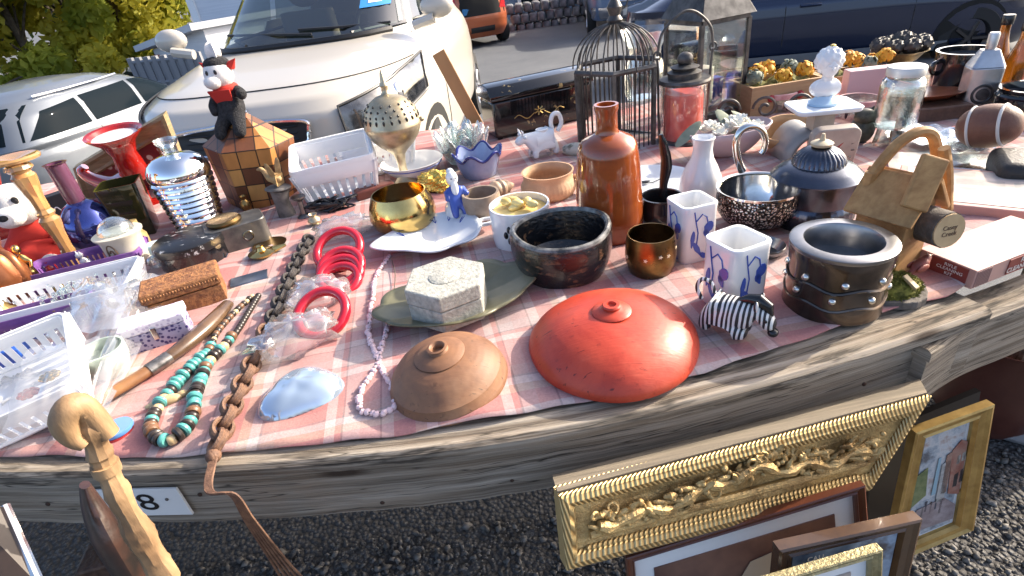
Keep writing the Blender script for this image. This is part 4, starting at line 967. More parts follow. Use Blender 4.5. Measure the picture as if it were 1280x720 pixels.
# cow creamer
q = P(680, 196); u = .0031 * 4.3; cw = T('cow_creamer', 'white glazed cow shaped creamer with a looped tail handle', 'creamer', q, R(200))
J = [((0, 0, 4.3), 2.3), ((-2.6, 0, 4.5), 2.2), ((2.6, 0, 4.4), 2.1), ((4.4, 0, 5.6), 1.3), ((5.6, 0, 5.6), 1.25), ((7.2, 0, 4.7), .85), ((-2.8, 1.2, 2.2), .95), ((-2.9, 1.3, .5), .75), ((-2.8, -1.2, 2.2), .95), ((-2.9, -1.3, .5), .75), ((2.6, 1.2, 2.2), .9), ((2.7, 1.2, .5), .75), ((2.6, -1.2, 2.2), .9), ((2.7, -1.2, .5), .75)]
E_ = [(0, 1), (0, 2), (2, 3), (3, 4), (4, 5), (1, 6), (6, 7), (1, 8), (8, 9), (2, 10), (10, 11), (2, 12), (12, 13)]
skin('cow_body', [(tuple(x * u for x in p), r_ * u) for p, r_ in J], E_, m_por, cw)
for y in (1.3, -1.3):
    g = MB(); g.ell((5.2 * u, y * 1.2 * u, 6.3 * u), (.4 * u, .9 * u, .45 * u), 8, 6); g.build('ear', m_por, cw)
    g = MB(); g.tube([(5.4 * u, y * .5 * u, 6.6 * u), (5.5 * u, y * .9 * u, 7.5 * u), (5.8 * u, y * .7 * u, 8.0 * u)], [.35 * u, .25 * u, .08 * u], 7); g.build('horn', m_por, cw)
g = MB(); g.tube(walk([(-4.2 * u, 0, 5.4 * u), (-5.4 * u, 0, 7.2 * u), (-4.9 * u, 0, 9.4 * u), (-3.3 * u, 0, 9.6 * u), (-2.6 * u, 0, 7.8 * u), (-2.9 * u, 0, 6.2 * u)], 30), .55 * u, 8); g.build('tail_handle', m_por, cw)
MB().lathe([(1.3 * u, 6.3 * u), (1.5 * u, 6.9 * u), (1.3 * u, 6.95 * u), (1.0 * u, 6.5 * u), (0, 6.4 * u)], 20).build('filler_rim', m_por, cw)
# ladle in a black pot
o, rd, hh = L('black_jug', 'short black glazed pot standing between the orange bottle and bud vase', 'pot', 826, 288, 52, 244, [(0, 0), (.75, 0), (.95, .3), (1, .6), (.9, .9), (.95, 1)], M('black glaze', (.015, .016, .018), .12, coat=.5), t=.004)
ql = o.location
def ll(px, py): return PP(px, py, ql.y - .0)
g = MB(); pth = walk([ll(832, 262), ll(829, 235), ll(833, 205), ll(830, 185), ll(826, 168)], 24); g.tube(pth, [.008, .008, .008, .009, .01, .010, .010, .010, .011, .012, .013, .014, .014, .013, .013, .013, .013, .012, .011, .011, .01, .009, .008, .006, .005][:len(pth)], 10, flat=.6)
tag(g.build('horn_ladle', M('black horn', (.012, .014, .016), .2, coat=.3)), 'black carved horn handle leaning up out of the small black pot', 'utensil')
# painted plate
o, rd, hh = L('painted_plate', 'white rectangular painted plate with a dark branch behind the bud vase', 'plate', 815, 252, 118, 222, [(0, 0), (.7, 0), (1, .5), (1.0, .62), (.7, .25), (0, .2)], m_por2, rb=.8)
g = MB(); g.tube([(-.05, .01, .012), (0, .0, .011), (.03, .02, .011)], .0015, 5); g.ell((-.02, .012, .012), (.02, .008, .002)); g.build('painted_branch', m_bk, o)
# ------------------------------------------------------------------ back row of the table
m_gl = glass('clear glass', '#f6fafa', .04, .02, lw=.25)
m_gl2 = glass('thick moulded glass', '#eaf2f2', .14, .04, lw=.35, bump=.25, bs=55)
m_iron = M('grey wrought iron', (.045, .043, .043), .5, .6, (.12, .115, .11), 30)
m_ironb = M('black wire', (.012, .012, .013), .5, .3)
# birdcage: six sided
q, rad, h = at(772, 193, 100, 82, .9)
bc = T('birdcage', 'grey metal hexagonal birdcage with a domed wire top and ringed finial', 'birdcage', q, R(14))
hx = [V((rad * math.cos(pi * i / 3), rad * math.sin(pi * i / 3), 0)) for i in range(6)]
g = MB(); g.tube(hx, .009, 6, closed=True); g.prism([(p.x * .99, p.y * .99) for p in hx], -.001, .004); g.build('base_tray', m_iron, bc, smooth=0)
for p in hx:
    MB().box((p.x, p.y, h * .5), (.011, .011, h)).build('corner_post', m_iron, bc, smooth=0)
MB().tube([p + V((0, 0, h)) for p in hx], .0085, 6, closed=True).build('upper_rim', m_iron, bc, smooth=0)
for i in range(6):
    a, b = hx[i], hx[(i + 1) % 6]
    for k in range(1, 8):
        p = a.lerp(b, k / 8); MB().tube([p, p + V((0, 0, h))], .0021, 5).build('bar', m_ironb, bc)
for i in range(24):
    a = 2 * pi * i / 24; k = rad * (1 / max(abs(math.cos((a + pi / 6) % (pi / 3) - pi / 6)), .5)) * .866; dh = rad * .92
    MB().tube([(math.cos(a) * k * math.cos(t_), math.sin(a) * k * math.cos(t_), h + dh * math.sin(t_)) for t_ in [j * pi / 2 / 8 * .97 for j in range(9)]], .0024, 5).build('dome_wire', m_iron, bc)
g = MB(); g.lathe([(0, 0), (.02, 0), (.024, .01), (.016, .022), (.02, .034), (.023, .045), (.016, .058), (.007, .07), (0, .078)], 20, c=(0, 0, h + rad * .9)); fin = g.build('finial', m_iron, bc)
MB().ring((0, 0, 0), .026, .0028, 24, 6, m=Matrix.Rotation(pi / 2, 3, 'X')).build('hanging_ring', m_iron, fin, loc=(.018, 0, h + rad * .9 + .06))

# big lantern
q = P(877, 142); rad = 42 * mpp(q); h = hgt(q, 14)
ln = T('lantern', 'large grey metal lantern with tall clear glass panes behind the birdcage', 'lantern', q, R(18)); a = rad * .76
g = MB(); g.box((0, 0, .012), (a * 2.15, a * 2.15, .024)); g.build('base', m_iron, ln, smooth=0, bevel=.003)
for x in (-1, 1):
    for y in (-1, 1): MB().box((x * a, y * a, h / 2), (.013, .013, h - .05)).build('corner_post', m_iron, ln, smooth=0)
for k in range(4):
    g = MB(); g.X = Matrix.Rotation(k * pi / 2, 4, 'Z'); g.box((0, -a, h / 2), (a * 2 - .016, .003, h - .06)); g.build('pane', m_gl, ln, smooth=0)
    g = MB(); g.X = Matrix.Rotation(k * pi / 2, 4, 'Z'); g.box((0, -a, h - .02), (a * 2, .012, .014)); g.build('top_rail', m_iron, ln, smooth=0)
g = MB(); g.prism(rrect(a * 1.18, a * 1.18, .004, 1), h - .012, h + .05, .72); g.prism(rrect(a * .84, a * .84, .004, 1), h + .05, h + .13, .3); g.build('roof', m_iron, ln, smooth=0)
g = MB(); g.lathe([(0, .03), (.03, .03), (.033, .05), (.033, .16), (0, .17)], 20); g.build('pillar_candle', M('cream wax', (.7, .64, .5), .5), ln)
m_ring = Matrix.Rotation(pi / 2, 3, 'X'); MB().ring((0, 0, 0), .05, .004, 24, 6, m=m_ring).build('handle', m_iron, ln, loc=(0, 0, h + .16))

# candle jar with bail
q, rad, h = at(852, 184, 54, 92, .9); t = V((q.x, q.y, 0)).normalized()
cj = T('jar_lantern', 'glass jar lantern with a red pillar candle and tall iron bail handle', 'lantern', q, R(10))
m_rw = M('red wax', (.80, .15, .11), .45, 0, (.7, .09, .07), 20)
MB().lathe([(0, .012), (rad * .82, .012), (rad * .84, .03), (rad * .84, h * .70), (rad * .8, h * .74), (rad * .5, h * .72), (0, h * .7)], 36).build('candle', m_rw, cj)
MB().lathe([(0, .002), (rad * .95, .002), (rad, .012), (rad, h * .86), (rad * .95, h * .9)], 40).build('glass_jar', m_gl, cj)
g = MB(); g.lathe([(rad * .9, h * .88), (rad * 1.08, h * .88), (rad * 1.12, h * .91), (rad * 1.08, h * .945), (rad * .7, h * .95), (rad * .72, h * 1.03), (rad * .5, h * 1.06), (rad * .62, h * 1.10), (rad * .35, h * 1.13), (0, h * 1.14)], 40); g.ell((0, 0, h * 1.2), (rad * .34, rad * .34, rad * .3)); g.build('metal_lid', m_iron, cj)
MB().lathe([(0, 0), (rad * 1.08, 0), (rad * 1.1, .008), (rad * 1.02, .014), (0, .014)], 36).build('metal_base', m_iron, cj)
for sx in (-1, 1):
    MB().tube([(sx * rad * 1.12, 0, .01), (sx * rad * 1.2, 0, h * .5), (sx * rad * 1.25, 0, h * 1.1), (sx * rad * 1.3, 0, h * 1.28)], .004, 6).build('side_rod', m_iron, cj)
    MB().ring((0, 0, 0), .011, .0028, 16, 6, m=m_ring).build('hinge_ring', m_iron, cj, loc=(sx * rad * 1.3, 0, h * 1.31))
hz = hgt(q, 16)
MB().tube(walk([(-rad * 1.3, 0, h * 1.3), (-rad * 1.1, 0, hz * .88), (-rad * .35, 0, hz), (rad * .35, 0, hz), (rad * 1.1, 0, hz * .88), (rad * 1.3, 0, h * 1.3)], 40), .0042, 7).build('bail', m_iron, cj)
# clear jug behind the cage
L('glass_jug', 'tall clear glass jug standing between the birdcage and the big lantern', 'jug', 806, 128, 62, 36, [(0, 0), (.7, 0), (.8, .1), (.85, .45), (.6, .62), (.62, .75), (.95, .98), (1, 1)], m_gl, t=.004, rb=.7)
q = P(889, 139); o = MB().box((0, 0, .06), (.055, .04, .12)).build('blue_carton', M('blue carton', (.04, .07, .34), .5), loc=q, rot=R(15), smooth=0, bevel=.002); tag(o, 'small bright blue carton standing at the foot of the big lantern', 'carton')

# incense burner
m_nick = M('pale tarnished nickel', (.56, .48, .33), .34, .7, (.36, .29, .18), 22, rv=.1)
t = NT('pierced nickel'); t.setp(.3, .85); vv = t.n('ShaderNodeTexBrick'); vv.inputs['Scale'].default_value = 60; vv.inputs['Mortar Size'].default_value = .035; vv.inputs['Color1'].default_value = hexc((.05, .045, .04)); vv.inputs['Color2'].default_value = hexc((.12, .11, .09)); vv.inputs['Mortar'].default_value = hexc((.55, .5, .4))
t.l(t.obj(), vv.inputs['Vector']); t.col((.55, .5, .4)); m_nk2 = t.m
q, rad, h = at(509, 234, 66, 98, .45)
ib = T('incense_burner', 'pale metal incense burner with a pierced globe on a slender stem', 'incense burner', q)
MB().lathe(scale_prof([(0, 0), (.42, 0), (.45, .02), (.36, .05), (.2, .09), (.15, .16), (.17, .24), (.22, .30), (.35, .34), (.62, .40), (.85, .47), (.97, .54), (1.0, .56), (1.0, .575), (0, .575)], rad, h), 44).build('stem_and_bowl', m_nick, ib)
up = MB().lathe(scale_prof([(1.02, .575), (1.03, .59), (.99, .61), (.97, .65), (.88, .73), (.68, .80), (.4, .845), (.2, .86), (.13, .88), (.12, .92), (.17, .94), (.10, .97), (.08, 1.01), (.05, 1.05), (0, 1.08)], rad, h), 44).build('domed_cover', m_nick, ib)
for rz, rr_, nn_, sz in ((.655, .965, 22, 1.5), (.70, .90, 22, 1.0), (.745, .83, 18, 1.0), (.785, .71, 14, 1.0)):
    for i in range(nn_):
        a = 2 * pi * (i + .5 * (rz == .745)) / nn_; s_ = rad * .055
        MB().ell((math.cos(a) * rr_ * rad, math.sin(a) * rr_ * rad, rz * h), (s_ * .8, s_ * .8, s_ * 1.1 * sz), 6, 5).build('piercing', m_bk, up)
MB().ell((rad * 1.05, 0, h * .6), (.008, .008, .008), 8, 6).build('hinge', m_nick, ib)

# stack of white bowls behind it
for k, (bx, yb, w_, ty, lab) in enumerate(((520, 226, 78, 200, 'white china bowl with a thin blue line under the incense burner globe'),)):
    o, rd, hh = L('china_bowl', lab, 'bowl', bx, yb, w_, ty, [(0, 0), (.45, 0), (.55, .1), (.85, .55), (1, 1)], m_por, t=.003, rb=.5)
    MB().ring((0, 0, hh * .8), rd * .935, .0018, 40, 6).build('blue_line', m_cob, o)
t = NT('gold foil'); t.setp(.25, .9); t.col((.7, .5, .12)); t.bump(t.noise(60, 3), 1, .01); m_foil = t.m
q = P(546, 240); g = MB(); g.ell((0, 0, .03), (.05, .04, .035), 20, 14, fn=lambda a, b: 1 + .25 * math.sin(5 * a + 3 * b) * math.cos(4 * b)); o = g.build('foil_ornament', m_foil, loc=q, smooth=0); tag(o, 'crumpled gold foil ornament between incense burner and seated figurine', 'ornament')
q = P(470, 244); o = MB().box((0, 0, .016), (.12, .045, .03)).build('wooden_block', M('mahogany block', (.16, .045, .03), .4, 0, (.1, .03, .02), 20), loc=q, rot=R(20), smooth=0, bevel=.005); tag(o, 'dark red wooden block lying behind the brass bowl', 'block')
# crystal flower dish
q = P(582, 203); cr_ = T('crystal_basket', 'moulded clear crystal dish of upright petals before the tan post', 'dish', q)
for ring_, (n_, r0, z1, tilt) in enumerate(((9, .05, .11, .55), (7, .03, .125, .3), (4, .012, .13, .1))):
    for i in range(n_):
        a = 2 * pi * i / n_ + ring_ * .3; m = Matrix.Rotation(a, 3, 'Z') @ Matrix.Rotation(tilt * .7, 3, 'Y')
        g = MB(); g.ell((math.cos(a) * (r0 + .02), math.sin(a) * (r0 + .02), z1 * .5), (.009, .026, z1 * .55), 10, 8, m=m, fn=lambda a_, b_: 1 + .06 * math.sin(8 * b_)); g.build('petal', m_gl2, cr_)
MB().lathe([(0, 0), (.05, 0), (.055, .01), (.03, .02), (0, .02)], 24).build('foot', m_gl2, cr_)
# tan timber post propped between car and table
a = PP(592, 148, 2.38); b = PP(548, 66, 2.46); 
m_pine = M('planed pine', (.44, .22, .08), .6, 0, (.36, .17, .06), 10, stretch=(1, 1, .2))
d = (b - a).normalized(); mm = rot_from(V((1, .0, 0)), z=d); g = MB(); g.box((a + b) / 2 - d * .15, (.055, .03, (b - a).length + .3), mm); o = g.build('timber_post', m_pine, smooth=0, bevel=.003); tag(o, 'plain orange pine post leaning beside the white hatchback wing', 'post')
# black lacquer box with domed lid
A, B, C = P(622, 176), P(733, 151), P(724, 122)
q = (P(614, 178) + P(734, 150)) / 2 + V((.0, .06, 0)); d = (P(734, 150) - P(614, 178)); w_ = d.length
t = NT('black lacquer gold flowers'); t.setp(.08, coat=.6); n1 = t.noise(30, 4, t.obj((1, 1, 1)), .7); n2 = t.noise(7, 2)
mk = t.math('MULTIPLY', t.math('GREATER_THAN', n1, .60), t.math('GREATER_THAN', n2, .52)); t.col(t.mix(mk, (.006, .006, .007), (.3, .22, .1))); m_lac = t.m
lb = T('lacquer_box', 'black lacquer casket with faint gold flowers standing on short feet', 'box', q, math.atan2(d.y, d.x))
MB().box((0, 0, .075), (w_, .14, .13)).build('box_body', m_lac, lb, smooth=30, bevel=.008)
g = MB(); pf = [(-.078, 0), (-.078, .018), (-.05, .045), (0, .052), (.05, .045), (.078, .018), (.078, 0)]
g.add([(sx * (w_ / 2 + .006), y, .142 + z) for sx in (-1, 1) for y, z in pf], [list(range(7))[::-1], list(range(7, 14))] + [[i, (i + 1) % 7, 7 + (i + 1) % 7, 7 + i] for i in range(7)]); g.build('domed_lid', m_lac, lb, smooth=50, bevel=.003)
for x in (-1, 1):
    for y in (-1, 1): MB().lathe([(0, 0), (.008, 0), (.012, .012), (0, .012)], 10, c=(x * w_ * .45, y * .055, 0)).build('foot', m_bk, lb)
m_gd = M('gilt line', (.55, .4, .15), .35, .8)
g = MB()
for i in range(7):
    a = i * pi * 2 / 7; g.tube([(-.02 + .004 * math.cos(a), -.0708, .08 + .004 * math.sin(a)), (-.02 + .02 * math.cos(a), -.0708, .08 + .016 * math.sin(a))], .0022, 5)
fl = g.build('gilt_flower', m_gd, lb); g = MB()
for s_ in (-1, 1):
    g.tube(walk([(-.02 + s_ * .02, -.0708, .075), (-.02 + s_ * .05, -.0708, .06), (-.02 + s_ * .08, -.0708, .078), (-.02 + s_ * .1, -.0708, .07)], 12), .0016, 5)
g.build('gilt_spray', m_gd, lb)

# shell bowl with white flowers and its tan neighbour
m_cr = M('cream shell', (.62, .47, .36), .4, 0, (.5, .36, .30), 14); m_lil = M('lilac shell', (.42, .33, .36), .4, 0, (.5, .38, .36), 12)
def bowlhalf(u, v, rx, ry, h): 
    a = 2 * pi * u; return (rx * v * math.cos(a), ry * v * math.sin(a), .002 + h * v ** 2.5 * (1 + .12 * math.cos(a)))
q = P(907, 196); m_ = mpp(q); o = MB().grid(lambda u, v: bowlhalf(u, v, 50 * m_, 34 * m_, .085), 44, 10, cu=True).build('shell_bowl', m_lil, loc=q, rot=R(-12), solid=.005); tag(o, 'wide lilac shell shaped bowl holding white silk flowers', 'bowl')
sf = T('silk_flowers', 'bunch of ruffled white silk flowers with grey leaves in the lilac bowl', 'flowers', q + V((-.01, .01, .05)))
m_pet = M('white silk', (.75, .74, .66), .8); m_lf = M('sage leaf', (.14, .17, .12), .7, 0, (.22, .24, .18), 30)
rr = random.Random(9)
for k in range(9):
    c = V((rr.uniform(-.06, .09), rr.uniform(-.05, .05), rr.uniform(.02, .05))); g = MB()
    for j in range(9):
        a = 2 * pi * j / 9; m = Matrix.Rotation(a, 3, 'Z') @ Matrix.Rotation(-.7 + rr.uniform(-.3, .3), 3, 'Y'); g.ell(c + m @ V((.014, 0, 0)), (.017, .011, .003), 8, 6, m=m)
    g.build('blossom', m_pet, sf)
for k, (x, y, z, an) in enumerate(((-.10, .0, .03, .5), (.03, .05, .035, 1.8), (.08, .02, .04, 2.6))):
    g = MB(); g.ell((x, y, z), (.055, .022, .003), 12, 8, m=Matrix.Rotation(an, 3, 'Z') @ Matrix.Rotation(-.5, 3, 'Y')); g.build('leaf', m_lf, sf)
q = P(972, 186); m_ = mpp(q); o = MB().grid(lambda u, v: bowlhalf(u, v, 33 * m_, 26 * m_, .07), 40, 8, cu=True).build('shell_bowl', M('tan wooden bowl', (.52, .32, .16), .5, 0, (.44, .26, .12), 12), loc=q, rot=(R(20), 0, R(10)), solid=.006); tag(o, 'tan open bowl tipped towards the viewer left of the kitchen scale'.replace(' left of ', ' beside '), 'bowl')
# iron scroll stand
q = P(955, 152); g = MB(); st_ = T('scroll_stand', 'black wrought iron scroll stand in front of the beaded candle cups', 'stand', q, R(-14))
def spiral(cx, cz, r, turns, s_): return [(cx + s_ * r * (1 - t_ * .8) * math.cos(t_ * turns * 2 * pi), 0, cz + r * (1 - t_ * .8) * math.sin(t_ * turns * 2 * pi)) for t_ in [i / 30 for i in range(31)]]
for cx, s_ in ((-.12, 1), (.0, -1), (.1, 1)):
    MB().tube(spiral(cx, .045, .04, 1.4, s_), .005, 6).build('scroll', m_iron, st_)
MB().tube([(-.2, 0, .006), (.18, 0, .006)], .006, 6).build('foot_bar', m_iron, st_)
# beaded candle cups
m_pink = M('pink lace ribbon', (.55, .25, .25), .7, 0, (.7, .45, .42), 40); m_rose = M('red fabric rose', (.35, .02, .03), .7); m_bead = M('black bead fringe', (.04, .02, .03), .3)
for bx, yb, w_, ty, lab in ((968, 142, 48, 113, 'pink ribboned candle cup with red roses beside the small crate'), (1012, 128, 40, 106, 'pink ribboned candle cup half hidden behind the white bust'), (1068, 152, 46, 122, 'pink ribboned candle cup between the white bust and mason jar')):
    q, rad, h = at(bx, yb, w_, ty, .8); cc = T('candle_cup', lab, 'candle cup', q, 0, 'pink ribboned candle cups')
    MB().lathe(shell(scale_prof([(0, 0), (.82, 0), (.9, .1), (.98, .6), (1, 1)], rad, h), .003), 32).build('glass_cup', m_gl2, cc)
    MB().lathe(scale_prof([(1.0, .72), (1.05, .74), (1.06, .98), (1.0, 1.02), (.95, 1.0), (.97, .75)], rad, h), 32).build('ribbon', m_pink, cc)
    for k in range(5):
        a = -2.6 + k * .55; g = MB(); g.ell((math.cos(a) * rad * 1.05, math.sin(a) * rad * 1.05, h * .42), (.005, .005, h * .26), 6, 8); g.build('bead_drop', m_bead, cc)
    for a in (-2.3, -.8):
        g = MB(); g.ell((math.cos(a) * rad * 1.1, math.sin(a) * rad * 1.1, h * .86), .013, 10, 8, fn=lambda a_, b_: 1 + .15 * math.sin(5 * a_ + 6 * b_)); g.build('rose', m_rose, cc)
# crate with yellow flowers
m_crate = M('pale crate wood', (.42, .28, .15), .7, 0, (.33, .2, .1), 12, stretch=(.3, 1, 6)); m_yel = M('yellow silk', (.75, .42, .03), .7, 0, (.6, .25, .02), 40); m_moss = M('moss', (.10, .12, .02), .9, 0, (.2, .17, .04), 60)
def crate(lab, px, py, w_, d_, h_, rot, fl, flab, n_):
    q = P(px, py); t = T('wooden_crate', lab, 'crate', q, rot, None)
    for y in (-1, 1): MB().box((0, y * d_ / 2, h_ / 2), (w_, .012, h_)).build('side_board', m_crate, t, smooth=0)
    for x in (-1, 1): MB().box((x * (w_ / 2 - .006), 0, h_ / 2), (.012, d_ - .014, h_)).build('end_board', m_crate, t, smooth=0)
    MB().box((0, 0, .008), (w_ - .026, d_ - .014, .012)).build('bottom_board', m_crate, t, smooth=0)
    if not fl: return
    f = T('flower_arrangement', flab, 'flowers', q + V((0, 0, h_ * .85)), rot); rr = random.Random(px)
    g = MB(); g.grid(lambda u, v: ((u - .5) * w_ * .9, (v - .5) * d_ * .85, .012 * math.sin(u * 23) * math.sin(v * 9)), 20, 8); g.build('moss_bed', m_moss, f, solid=.03)
    for k in range(n_):
        c = V(((k + .5) / n_ - .5, rr.uniform(-.25, .25), 0)); c = V((c.x * w_ * .85, c.y * d_, rr.uniform(.02, .055))); g = MB()
        for j in range(34):
            el_ = math.acos(1 - 1.5 * (j + .5) / 34); az = j * 2.4 + k; dv = V((math.sin(el_) * math.cos(az), math.sin(el_) * math.sin(az), math.cos(el_))); r2 = rr.uniform(.020, .031)
            g.ell(c + dv * r2, (.0105, .008, .0022), 7, 5, m=rot_from(dv.orthogonal(), z=(dv + V((rr.uniform(-.5, .5), rr.uniform(-.5, .5), rr.uniform(-.2, .6))))))
        g.build('blossom', m_yel if k % 4 else m_lf, f)
crate('pale wooden crate of yellow flowers beside the big lantern', 965, 134, .26, .16, .10, R(4), 1, 'yellow silk flowers on moss filling the pale crate by the lantern', 6)
crate('low wooden crate of yellow flowers behind the white bust', 1064, 105, .26, .13, .05, R(-4), 1, 'yellow silk flowers on moss filling the low crate behind the bust', 7)
q = P(1082, 122); o = MB().box((0, 0, .05), (.16, .05, .10)).build('pink_box', M('pale pink card', (.62, .42, .42), .6), loc=q, rot=R(-8), smooth=0, bevel=.003); tag(o, 'pale pink card box standing behind the mason jar', 'box')
# kitchen scale with plate and bust
q = P(1030, 212); t = T('kitchen_scale', 'old cream and grey kitchen scale with a square dial and red needle', 'scale', q, R(-8)); m_ = mpp(q)
m_cream = M('worn cream enamel', (.42, .36, .30), .5, 0, (.30, .25, .21), 16); m_gry = M('grey enamel', (.22, .22, .22), .45, 0, (.3, .29, .28), 14)
w_ = 54 * m_ / 2; 
g = MB(); g.grid(lambda u, v: ((-1 + 2 * u) * w_ * 1.05 - .03, .02 + .15 * v, .004 + .085 * math.sin(pi * min(1, max(0, u))) ** .45), 18, 3); g.build('housing', m_gry, t, solid=.01)
g = MB(); g.X = Matrix.Translation((0, -.02, .062)) @ Matrix.Rotation(R(-80), 4, 'X') @ Matrix.Rotation(pi, 4, 'Z'); g.prism(rrect(w_ * 1.0, .06, .022, 5), -.014, .014); dl = g.build('dial_case', m_cream, t, bevel=.003)
for k in range(13):
    a = R(-140 + k * 23.3); g = MB(); g.X = Matrix.Translation((0, -.0345, .062)); g.tube([(math.sin(a) * .040, -.002, math.cos(a) * .040), (math.sin(a) * .048, -.0015, math.cos(a) * .048)], .0012, 4); g.build('dial_mark', m_bk, dl)
g = MB(); g.tube([(-.025, -.038, .035), (.03, -.036, .095)], [.0035, .001], 5); g.build('needle', M('needle red', (.35, .03, .03), .4), t)
MB().box((0, .07, .115), (.05, .05, .05)).build('neck', m_cream, t, smooth=0); ht = .14
MB().prism(rrect(.078, .062, .02, 4), ht, ht + .012, 1.04, c=(0, .07, 0)).build('weighing_plate', m_por2, t, bevel=.003)
pb = q + Matrix.Rotation(R(-8), 3, 'Z') @ V((.0, .07, ht + .0125))
bu = T('bust', 'white porcelain bust of a curly haired lady on a pale blue base', 'bust', pb, R(-10)); m_pb = M('pale blue glaze', (.42, .58, .72), .2, coat=.3)
bh = hgt(pb, 58); s_ = bh / 10
MB().lathe([(0, 0), (2.6 * s_, 0), (2.7 * s_, .5 * s_), (1.8 * s_, 1.0 * s_), (1.3 * s_, 1.6 * s_), (0, 1.6 * s_)], 28).build('socle', m_pb, bu)
g = MB(); g.ell((0, 0, 2.9 * s_), (2.7 * s_, 1.7 * s_, 1.7 * s_), 20, 14, fn=lambda a, b: 1 + .06 * math.sin(7 * a)); g.tube([(0, 0, 3.6 * s_), (0, -.2 * s_, 5.4 * s_)], [1.1 * s_, .9 * s_], 12); g.build('shoulders', m_por, bu)
hd = MB().ell((0, -.4 * s_, 6.7 * s_), (1.5 * s_, 1.7 * s_, 2.0 * s_)).build('head', m_por, bu)
g = MB(); g.ell((0, -2.1 * s_, 6.5 * s_), (.28 * s_, .4 * s_, .5 * s_), 8, 6); g.build('nose', m_por, hd)
rr = random.Random(3); g = MB()
g.ell((0, .3 * s_, 7.6 * s_), (2.4 * s_, 2.2 * s_, 2.3 * s_), 40, 26, fn=lambda a, b: 1 + .09 * math.sin(9 * a + 4 * b) * math.cos(7 * b)); g.build('curled_hair', m_por, hd)
for x in (-.55, .55):
    g = MB(); g.ell((x * s_, -1.95 * s_, 7.0 * s_), (.3 * s_, .12 * s_, .14 * s_), 8, 6); g.build('eye', m_por2, hd)
g = MB(); g.ell((.3 * s_, .6 * s_, 10 * s_), (.5 * s_, .5 * s_, .3 * s_)); g.build('hair_ornament', m_foil, hd)
# mason jar on an upturned glass
q, rad, h = at(1110, 186, 40, 156, .8); o, rd, hh = L('glass_tumbler', 'upturned clear glass tumbler standing under the mason jar', 'glass', 1110, 186, 40, 158, [(0, 0), (1, 0), (.85, .6), (.8, 1), (0, 1)], m_gl2, n=32)
zt = TZ + hh; qm = V((o.location.x, o.location.y, zt + .001)); rm = 24 * mpp(qm); hm = hgt(qm, 82)
mj = T('mason_jar', 'clear embossed mason jar with a pale lid standing on a tumbler', 'jar', qm)
MB().lathe(shell(scale_prof([(0, 0), (.85, 0), (.95, .03), (1, .1), (1, .68), (.93, .78), (.78, .83), (.78, .9)], rm, hm), .003), 40).build('jar_body', m_gl2, mj)
MB().lathe(scale_prof([(.8, .86), (.86, .86), (.86, .98), (.82, 1.0), (0, 1.0)], rm, hm), 36).build('lid', M('white metal lid', (.55, .55, .53), .35, .4), mj)
# dark owl stone and small black figure
for bx, yb, w_, hh, lab in ((1081, 182, .07, .085, 'squat dark carved stone owl beside the kitchen scale'), (1127, 186, .035, .07, 'slim black figurine beside the upturned tumbler')):
    q = P(bx, yb); t = T('stone_owl' if w_ > .05 else 'black_figurine', lab, 'figurine', q + V((0, .03, 0)))
    m_sto = M('dark olive stone', (.03, .032, .022), .5, 0, (.09, .085, .06), 60)
    MB().ell((0, 0, hh * .42), (w_ * .5, w_ * .45, hh * .44), 20, 14, fn=lambda a, b: 1 + .05 * math.sin(8 * a) * math.sin(6 * b)).build('carved_body', m_sto, t)
    hd = MB().ell((0, -.005, hh * .88), (w_ * .4, w_ * .36, hh * .26), 16, 10).build('head', m_sto, t)
    for x in (-.35, .35): MB().tube([(x * w_ * .8, 0, hh * 1.0), (x * w_ * 1.0, 0, hh * 1.18)], [w_ * .12, .001], 6).build('ear_tuft', m_sto, hd)

# pewter bowl of black pine cones at the rear
q = P(1118, 92); bw = T('footed_bowl', 'worn gilt footed bowl at the far edge holding black roses', 'bowl', q); m_ = mpp(q); zz = hgt(q, 62)
m_wg = M('worn gilt', (.35, .27, .14), .45, .6, (.14, .11, .08), 40)
MB().lathe([(0, 0), (24 * m_, 0), (26 * m_, .01), (10 * m_, .03), (9 * m_, zz * .45), (20 * m_, zz * .6), (26 * m_, zz * .9), (31 * m_, zz), (28 * m_, zz), (20 * m_, zz * .75), (0, zz * .7)], 36).build('bowl_body', m_wg, bw)
rs = T('black_roses', 'cluster of black silk roses heaped in the gilt footed bowl', 'flowers', q + V((0, 0, zz))); m_bkr = M('black silk', (.012, .011, .013), .6, 0, (.06, .055, .05), 60)
for k in range(9):
    a = 2 * pi * k / 8; r_ = 22 * m_ if k < 8 else 0
    MB().ell((math.cos(a) * r_ * 1.1, math.sin(a) * r_ * .8, .02 + (.02 if k == 8 else 0)), (.034, .034, .026), 18, 12, fn=lambda a_, b_: 1 + .14 * math.sin(6 * a_ + 5 * b_)).build('rose', m_bkr, rs)
